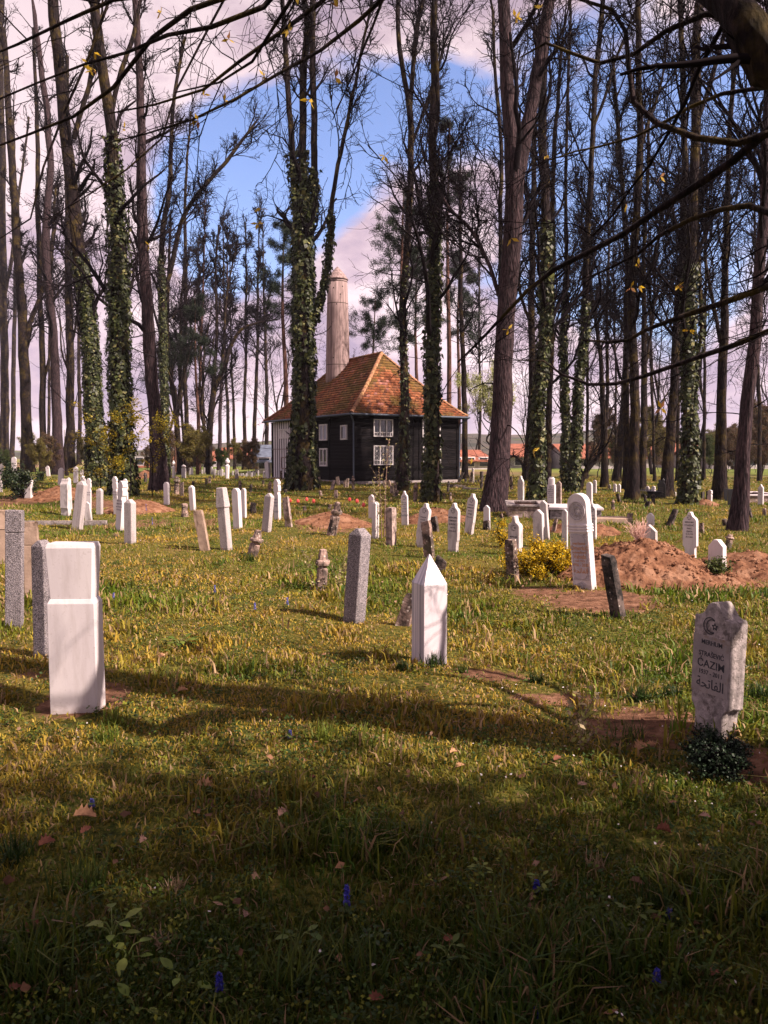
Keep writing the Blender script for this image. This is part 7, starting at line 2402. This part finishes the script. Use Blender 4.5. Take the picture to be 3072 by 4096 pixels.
DG = [(.015, .034, .007), (.032, .055, .01)]; LG = [(.085, .12, .014), (.12, .14, .018)]; ST = [(.34, .24, .16), (.28, .19, .12)]; MG = [(.035, .062, .01), (.07, .09, .014)]
for i, q in enumerate([
        (1735, 2665, 130, .17, .0028, DG, 'dark green tussock at the foot of the veined marble post'), (1610, 2680, 120, .12, .0026, DG, 'dark tussock just left of the veined marble post'),
        (460, 2900, 70, .16, .003, LG, 'bright tussock right of the large marble slab'), (420, 2965, 70, .15, .003, LG, 'bright tussock in front of the large marble slab'),
        (1290, 2960, 80, .15, .003, LG, 'bright yellow-green tussock in the middle foreground'), (330, 3560, 90, .17, .0032, MG, 'large tussock at the lower left'), (60, 3440, 70, .14, .003, DG, 'dark tussock at the left border'),
        (140, 3950, 120, .2, .0034, MG, 'long-bladed tussock in the bottom left corner'), (1150, 3950, 60, .22, .003, MG, 'tall thin tussock at the bottom'), (1420, 3900, 60, .2, .003, MG, 'tall tussock right of the blue flower spike'),
        (2640, 3650, 90, .14, .003, DG, 'dark tussock at the lower right'), (2560, 2800, 110, .14, .003, DG, 'dark tussock left of the concrete gravestone'), (2690, 2790, 90, .13, .003, DG, 'dark tussock just left of the concrete gravestone'),
        (3040, 2800, 110, .16, .003, DG, 'dark tussock right of the concrete gravestone'), (2520, 2960, 50, .18, .0026, MG, 'loose tussock left below the concrete gravestone'), (1000, 2245, 120, .16, .004, MG, 'tussock under the lichen-dark turban stump'),
        (300, 2130, 60, .14, .004, ST, 'dry straw clump at the foot of the leaning terrazzo stone'), (468, 2145, 60, .12, .004, ST, 'dry straw clump at the foot of the white trio'),
        (700, 3560, 50, .07, .002, ST, 'dry bent straw clump in the lower left grass'), (650, 3790, 40, .08, .002, ST, 'pale dry straw clump near the broad-leaved seedling'), (2150, 2730, 90, .12, .0028, DG, 'dark tussock right of the veined marble post'),
        (1850, 2690, 60, .12, .0028, MG, 'tussock at the right foot of the veined marble post'), (2380, 3480, 50, .1, .002, ST, 'dry straw clump in the right foreground'), (1560, 2150, 80, .15, .004, LG, 'green tussock under the bare saplings'),
        (2100, 3870, 60, .2, .003, MG, 'long-bladed tussock at the bottom right')]):
    tussock(*q, 800 + i)
# dead pinkish stems on the heap
hp = G(2545, 2245)
rng = np.random.default_rng(33)
S0 = np.zeros((1, 4, 3)); S0[0, :, 2] = np.linspace(0, .02, 4)
B1, R1 = sprout(S0, np.full((1, 4), .012), 60, 0, 1, 5, 62, (.16, .34), 7, .12, .06, .5, rng, rmin=.0035)
B2, R2 = sprout(B1, R1, 2, .3, .9, 15, 40, (-.4, .6), 5, .1, .02, .8, rng, rmin=.003)
v, f = tubes([(B1, R1), (B2, R2)], 4)
o = npmesh('dead_plant', v, f, plain('dry pink stems', (.62, .40, .34), .8)); hy = HEAPS[0][1] + .12; o.location = on_heap(0, (2560 - CX) / FPX * hy, hy)
tag(o, 'tuft of dry pinkish stems on top of the big soil heap', 'dead plant')

# ------------------------------------------------------------------ single leaves and flowers in the foreground
def oakleaf(px_, py_, wpx, col, label, rz, curl, seed, tilt=.25):
    rng = np.random.default_rng(seed)
    p = G(px_, py_)
    L_ = wpx / FPX * p.y * .85
    n = 15
    t = np.linspace(0, 1, n)
    wd = .30 * np.sin(np.pi * t ** .8) ** .7 * (1 + .32 * np.sin(t * math.pi * 9)) + .012
    V = []
    for k in range(n):
        for s in (-1, -.5, 0, .5, 1):
            y = s * wd[k] * L_
            z = curl * L_ * (abs(s) ** 1.5) * wd[k] * 1.6 + .10 * L_ * math.sin(t[k] * math.pi) * curl + rng.normal() * .006 * L_
            V.append(((t[k] - .5) * L_, y, z))
    F = [(k * 5 + s, (k + 1) * 5 + s, (k + 1) * 5 + s + 1, k * 5 + s + 1) for k in range(n - 1) for s in range(4)]
    c = np.tile(np.array(col), (len(V), 1)) * rng.uniform(.8, 1.1, (len(V), 1))
    o = npmesh('fallen_leaf', V, np.array(F), M_DRY, col=c, smooth=True)
    o.location = (p.x, p.y, p.z + .028); o.rotation_euler = (tilt, rng.uniform(-.2, .2), rz)
    tag(o, label, 'fallen leaf', 'single fallen oak leaves')


TAN, RED, PNK = (.42, .23, .13), (.20, .075, .05), (.34, .20, .16)
for i, q in enumerate([
        (825, 3168, 88, TAN, 'long pale curled leaf lying across the grass left of centre', .05, .5), (340, 3292, 108, TAN, 'large tan arched leaf in the left foreground', .2, .6), (345, 3345, 60, RED, 'dark red leaf just below the tan arched one', 1.0, .3),
        (190, 3400, 92, RED, 'reddish split leaf left of the tan arched one', 1.0, .5), (575, 3390, 60, PNK, 'small brown leaf standing on edge left of centre', 1.3, .6), (138, 3745, 118, RED, 'big red-brown leaf at the lower left border', .85, .35),
        (55, 3990, 70, RED, 'dull brown leaf in the lower left corner', .3, .3), (1452, 3400, 64, PNK, 'pinkish triangular leaf above the blue flower spike', .4, .7), (1130, 3275, 62, PNK, 'pale pink upright leaf in the middle foreground', 1.1, .5),
        (1500, 3890, 0, RED, '', 0, 0), (1505, 4028, 76, RED, 'rusty leaf at the bottom middle', .1, .35), (2655, 3352, 72, RED, 'curled brown leaf in the right foreground', -.2, .9), (2740, 3605, 70, PNK, 'pale curled leaf at the lower right', .1, .5),
        (2565, 3010, 84, TAN, 'pale lobed leaf below the concrete gravestone', .6, .5), (2605, 3000, 50, TAN, 'smaller pale leaf beside the lobed one', 0, .5), (1815, 3030, 44, TAN, 'small pink curled leaf right of centre', .5, .6), (1840, 3085, 46, TAN, 'pale leaf lying a little nearer, right of centre', .2, .4),
        (985, 3690, 60, PNK, 'narrow leaf standing upright in the lower middle', 1.5, .5), (730, 2780, 55, TAN, 'tan leaf on the sunlit grass right of the marble slab', .4, .5), (650, 2640, 50, TAN, 'tan leaf beside green weeds right of the marble slab', 1.2, .5),
        (2230, 3055, 46, RED, 'brown leaf on the worn path right of centre', .5, .4), (2820, 3290, 50, PNK, 'pinkish sliver of a leaf at the right', -.6, .4), (1795, 3790, 60, RED, 'dull red leaf in the dark lower middle', .2, .4), (2330, 3160, 46, PNK, 'flat pink leaf in the grass right of centre', .1, .3),
        (1250, 3130, 40, RED, 'reddish scrap of leaf near the bright tussock', .3, .3), (2850, 3920, 80, RED, 'dark red leaf in the lower right corner', .8, .3)]):
    if q[2]:
        oakleaf(*q, 900 + i)


def spike(px_, py_, hpx, label, seed, cols=((.03, .035, .30), (.06, .06, .42), (.10, .09, .5))):
    rng = np.random.default_rng(seed)
    p = G(px_, py_)
    hh_ = hpx / FPX * p.y
    o = empty('flower_spike', p); tag(o, label, 'wild flower', 'blue bugle flower spikes')
    P = np.zeros((1, 5, 3)); P[0, :, 2] = np.linspace(-.02, hh_ * .95, 5); P[0, :, 0] = np.array((0, .002, .003, .002, 0))
    v, f = tubes([(P, np.full((1, 5), .0022))], 5)
    npmesh('stem', v, f, plain('purple green stem', (.06, .06, .03), .7), o)
    n = 120
    tz = rng.uniform(.28, 1, n)
    a = rng.uniform(0, 2 * math.pi, n); rr_ = .011 * (1.15 - tz * .7)
    C = np.stack([np.cos(a) * rr_, np.sin(a) * rr_, tz * hh_], 1)
    V, F, Cc = leafquads(C, rng.normal(size=C.shape), .0115, rng, palette(n, rng, cols, [1] * len(cols)), kite=.8)
    npmesh('blossom', V, F, M_LEAF, o, col=Cc)
    C = np.array([(math.cos(k * 1.57) * .02, math.sin(k * 1.57) * .02, .02 + .012 * (k % 2)) for k in range(4)])
    V, F, Cc = leafquads(C, np.array([(0, 0, 1.)] * 4) + rng.normal(size=(4, 3)) * .3, .04, rng, palette(4, rng, [(.08, .11, .03)], [1]))
    npmesh('leaf_rosette', V, F, M_LEAF, o, col=Cc)


spike(1388, 3660, 130, 'blue flower spike in the middle foreground', 41)
spike(878, 4000, 120, 'blue flower spike at the bottom left of centre', 42)
spike(2146, 3580, 62, 'small blue flower spike in the dark grass right of centre', 43)
spike(2625, 3960, 90, 'blue flower spike at the lower right', 44)
spike(2140, 4110, 90, 'blue flower spike cut by the bottom border', 45)
spike(2678, 3680, 46, 'single blue bloom beside the dark tussock at the lower right', 46)
for k, (a_, b_) in enumerate([(368, 3235), (1160, 2960), (455, 2410), (585, 2055), (860, 2380), (1150, 2430), (1020, 2450), (610, 2110)]):
    spike(a_, b_, 40, 'tiny blue bloom in the meadow, ' + ['left of the long pale leaf', 'near the bright tussock', 'right of the marble slab', 'on the low bank by the grey post', 'left of the terrazzo post', 'just left of the terrazzo post', 'below the turban stump', 'among leaves right of the grey post'][k], 60 + k, cols=((.14, .15, .5), (.25, .25, .6)))


def seedling(px_, py_, n, size, label, seed, cols=((.14, .20, .035), (.20, .24, .05)), hgt=.08):
    rng = np.random.default_rng(seed)
    p = G(px_, py_)
    o = empty('broadleaf_weed', p); tag(o, label, 'weed', 'broad-leaved weeds')
    st_, lf, cc = [], [], []
    for k in range(n):
        a = 2.4 * k + rng.uniform(-.3, .3)
        z = hgt * (.3 + .7 * k / max(n - 1, 1)); rr_ = size * rng.uniform(.6, .9)
        tip = np.array((math.cos(a) * rr_, math.sin(a) * rr_, z + size * .3))
        d = unit(np.array((math.cos(a), math.sin(a), rng.uniform(-.1, .7)))); s = unit(np.cross(d, (0, 0, 1)))
        nn = np.cross(s, d)
        st_.append(np.stack([(0, 0, 0), (0, 0, z * .7), tip * np.array((.5, .5, 1)), tip]))
        L_ = size * rng.uniform(.8, 1.25); W_ = L_ * .27
        pts = []
        for t, wv in ((0, .05), (.2, .7), (.45, 1), (.7, .75), (.9, .3), (1, .02)):
            c = tip + d * L_ * t - nn * L_ * .25 * t * t
            pts += [c - s * W_ * wv + nn * .12 * W_ * wv, c, c + s * W_ * wv + nn * .12 * W_ * wv]
        lf += pts
        cc += [np.array(cols[rng.integers(len(cols))]) * rng.uniform(.8, 1.2)] * 18
    v, f = tubes([(np.stack(st_), np.full((n, 4), .0022))], 4)
    npmesh('stem', v, f, plain('green stem', (.10, .13, .03), .7), o)
    F = [(i * 3 + j, i * 3 + j + 1, i * 3 + j + 4, i * 3 + j + 3) for i in range(5) for j in range(2)]
    for k in range(n):
        npmesh('leaf', np.array(lf[k * 18:k * 18 + 18]), np.array(F), M_LEAF, o, col=np.array(cc[k * 18:k * 18 + 18]), smooth=True)


seedling(450, 3790, 7, .055, 'bright broad-leaved seedling at the lower left', 51, hgt=.09)
seedling(510, 3860, 4, .05, 'second pale seedling just below the first at the lower left', 52, hgt=.04)
seedling(730, 3960, 3, .05, 'weed with three oval leaves at the bottom left', 53, hgt=.05)
seedling(540, 4060, 2, .045, 'single round leaf at the bottom border', 54, hgt=.03)
seedling(1920, 3520, 8, .03, 'strawberry-like plant with a white flower right of centre', 55, hgt=.06)
seedling(2160, 3560, 5, .03, 'small three-leaved weed in the lower right', 56, hgt=.05)
seedling(1200, 3800, 6, .045, 'dark-leaved weed at the lower middle', 57, hgt=.05, cols=((.06, .10, .025), (.10, .14, .03)))
seedling(1790, 3860, 6, .04, 'clump of round leaves at the bottom right of centre', 58, hgt=.06, cols=((.10, .14, .03),))
seedling(720, 2590, 14, .09, 'broad rosette of weeds on the sunlit grass right of the marble slab', 59, hgt=.05, cols=((.10, .17, .02), (.16, .21, .03)))
seedling(1500, 3780, 8, .03, 'grey-green clover patch below the blue flower spike', 60, hgt=.04, cols=((.05, .085, .035),))
seedling(2540, 3680, 6, .04, 'pair of dark oval leaves at the lower right', 61, hgt=.05, cols=((.10, .14, .03),))


def tulip(px_, py_, label, seed):
    p = G(px_, py_ + 28)
    h_ = (28) / FPX * p.y
    o = empty('tulip', p); tag(o, label, 'tulip', 'tulips along the soil mound')
    mb = MB(); mb.bar((0, 0, -.03), (0, 0, h_), .006, 5); mb.build('stem', plain('tulip green', (.06, .11, .03), .6), o)
    mb = MB(); mb.lathe([(.012, h_ - .002), (.045, h_ + .03), (.05, h_ + .07), (.035, h_ + .11), (.012, h_ + .125)], 6); mb.build('flower', plain('tulip red', (.72, .10, .09), .5), o)
    mb = MB()
    for s in (-1, 1):
        mb.add([(0, 0, 0), (s * .05, .02, .10), (s * .09, 0, .19), (s * .03, -.02, .10)], [(0, 1, 2, 3)])
    mb.build('leaf_rosette', plain('tulip leaf', (.07, .13, .05), .5), o)


for k, (a_, b_) in enumerate([(955, 540), (1020, 545), (1093, 530), (1150, 545), (1448, 532), (1510, 545), (1565, 578)]):
    tulip(700 + a_ / 2.074, 1750 + b_ / 2.074, 'red tulip ' + ['nearest the blue-lettered gravestone', 'between the first and the tallest of the left row', 'tallest and farthest of the left row', 'at the right end of the left row', 'right of the leaning turban stone', 'middle one of the right group', 'lowest one at the right end of the mound'][k], k)
# low stone edging in the left meadow
mb = MB(); finebox(mb, 2.6, .12, .09, taper=1.0); me = mb.mesh('stone_edging', M_CONC); roughen(me, .012, 4, 3)
o = bpy.data.objects.new('stone_edging', me); COL.objects.link(o); q = G(205, 2098); o.location = q; o.rotation_euler = (0, 0, .05); tag(o, 'low mossy concrete edging in front of the leaning terrazzo stone', 'edging')
# pale poles
for (x0, y0, y1, wd, lb) in ((1415, 310, 60, 8, 'slim white pole beside the thin leaning trunk in the far left wood'), (543, 250, -60, 9, 'slim grey utility pole behind the pale knotted trunk')):
    a = G(x0 / 2.074, 1750 + y0 / 2.074)
    t_ = at(x0 / 2.074, 1750 + y1 / 2.074, a.y)
    mb = MB(); mb.lathe([(.06, -.2), (.055, t_.z - a.z), (.01, t_.z - a.z + .06)], 8)
    o = mb.build('utility_pole', M_CONC); o.location = a; tag(o, lb, 'pole')
# ------------------------------------------------------------------ air
hm = bpy.data.materials.new('thin haze'); hm.use_nodes = True
ht = hm.node_tree; ht.nodes.clear()
pv = nd(ht, 'ShaderNodeVolumePrincipled')
pv.inputs['Color'].default_value = (.86, .86, 1, 1); pv.inputs['Density'].default_value = HAZE; pv.inputs['Anisotropy'].default_value = .2
ho = nd(ht, 'ShaderNodeOutputMaterial'); ht.links.new(pv.outputs[0], ho.inputs['Volume'])
mb = MB(); mb.box(-3600, 3600, -3600, 3600, -4, 60)
o = mb.build('haze', hm); tag(o, kind='stuff')
# the lettering becomes plain mesh
bpy.context.view_layer.update()
dg = bpy.context.evaluated_depsgraph_get()
for o in [q for q in SC.objects if q.type == 'FONT']:
    me = bpy.data.meshes.new_from_object(o.evaluated_get(dg))
    q = bpy.data.objects.new('tmp', me)
    par, mw, nm = o.parent, (o.location.copy(), o.rotation_euler.copy(), o.scale.copy()), o.name
    cu = o.data
    bpy.data.objects.remove(o); bpy.data.curves.remove(cu)
    COL.objects.link(q)
    q.name = nm; q.parent = par
    q.location, q.rotation_euler, q.scale = mw
print('objects', len(SC.objects))
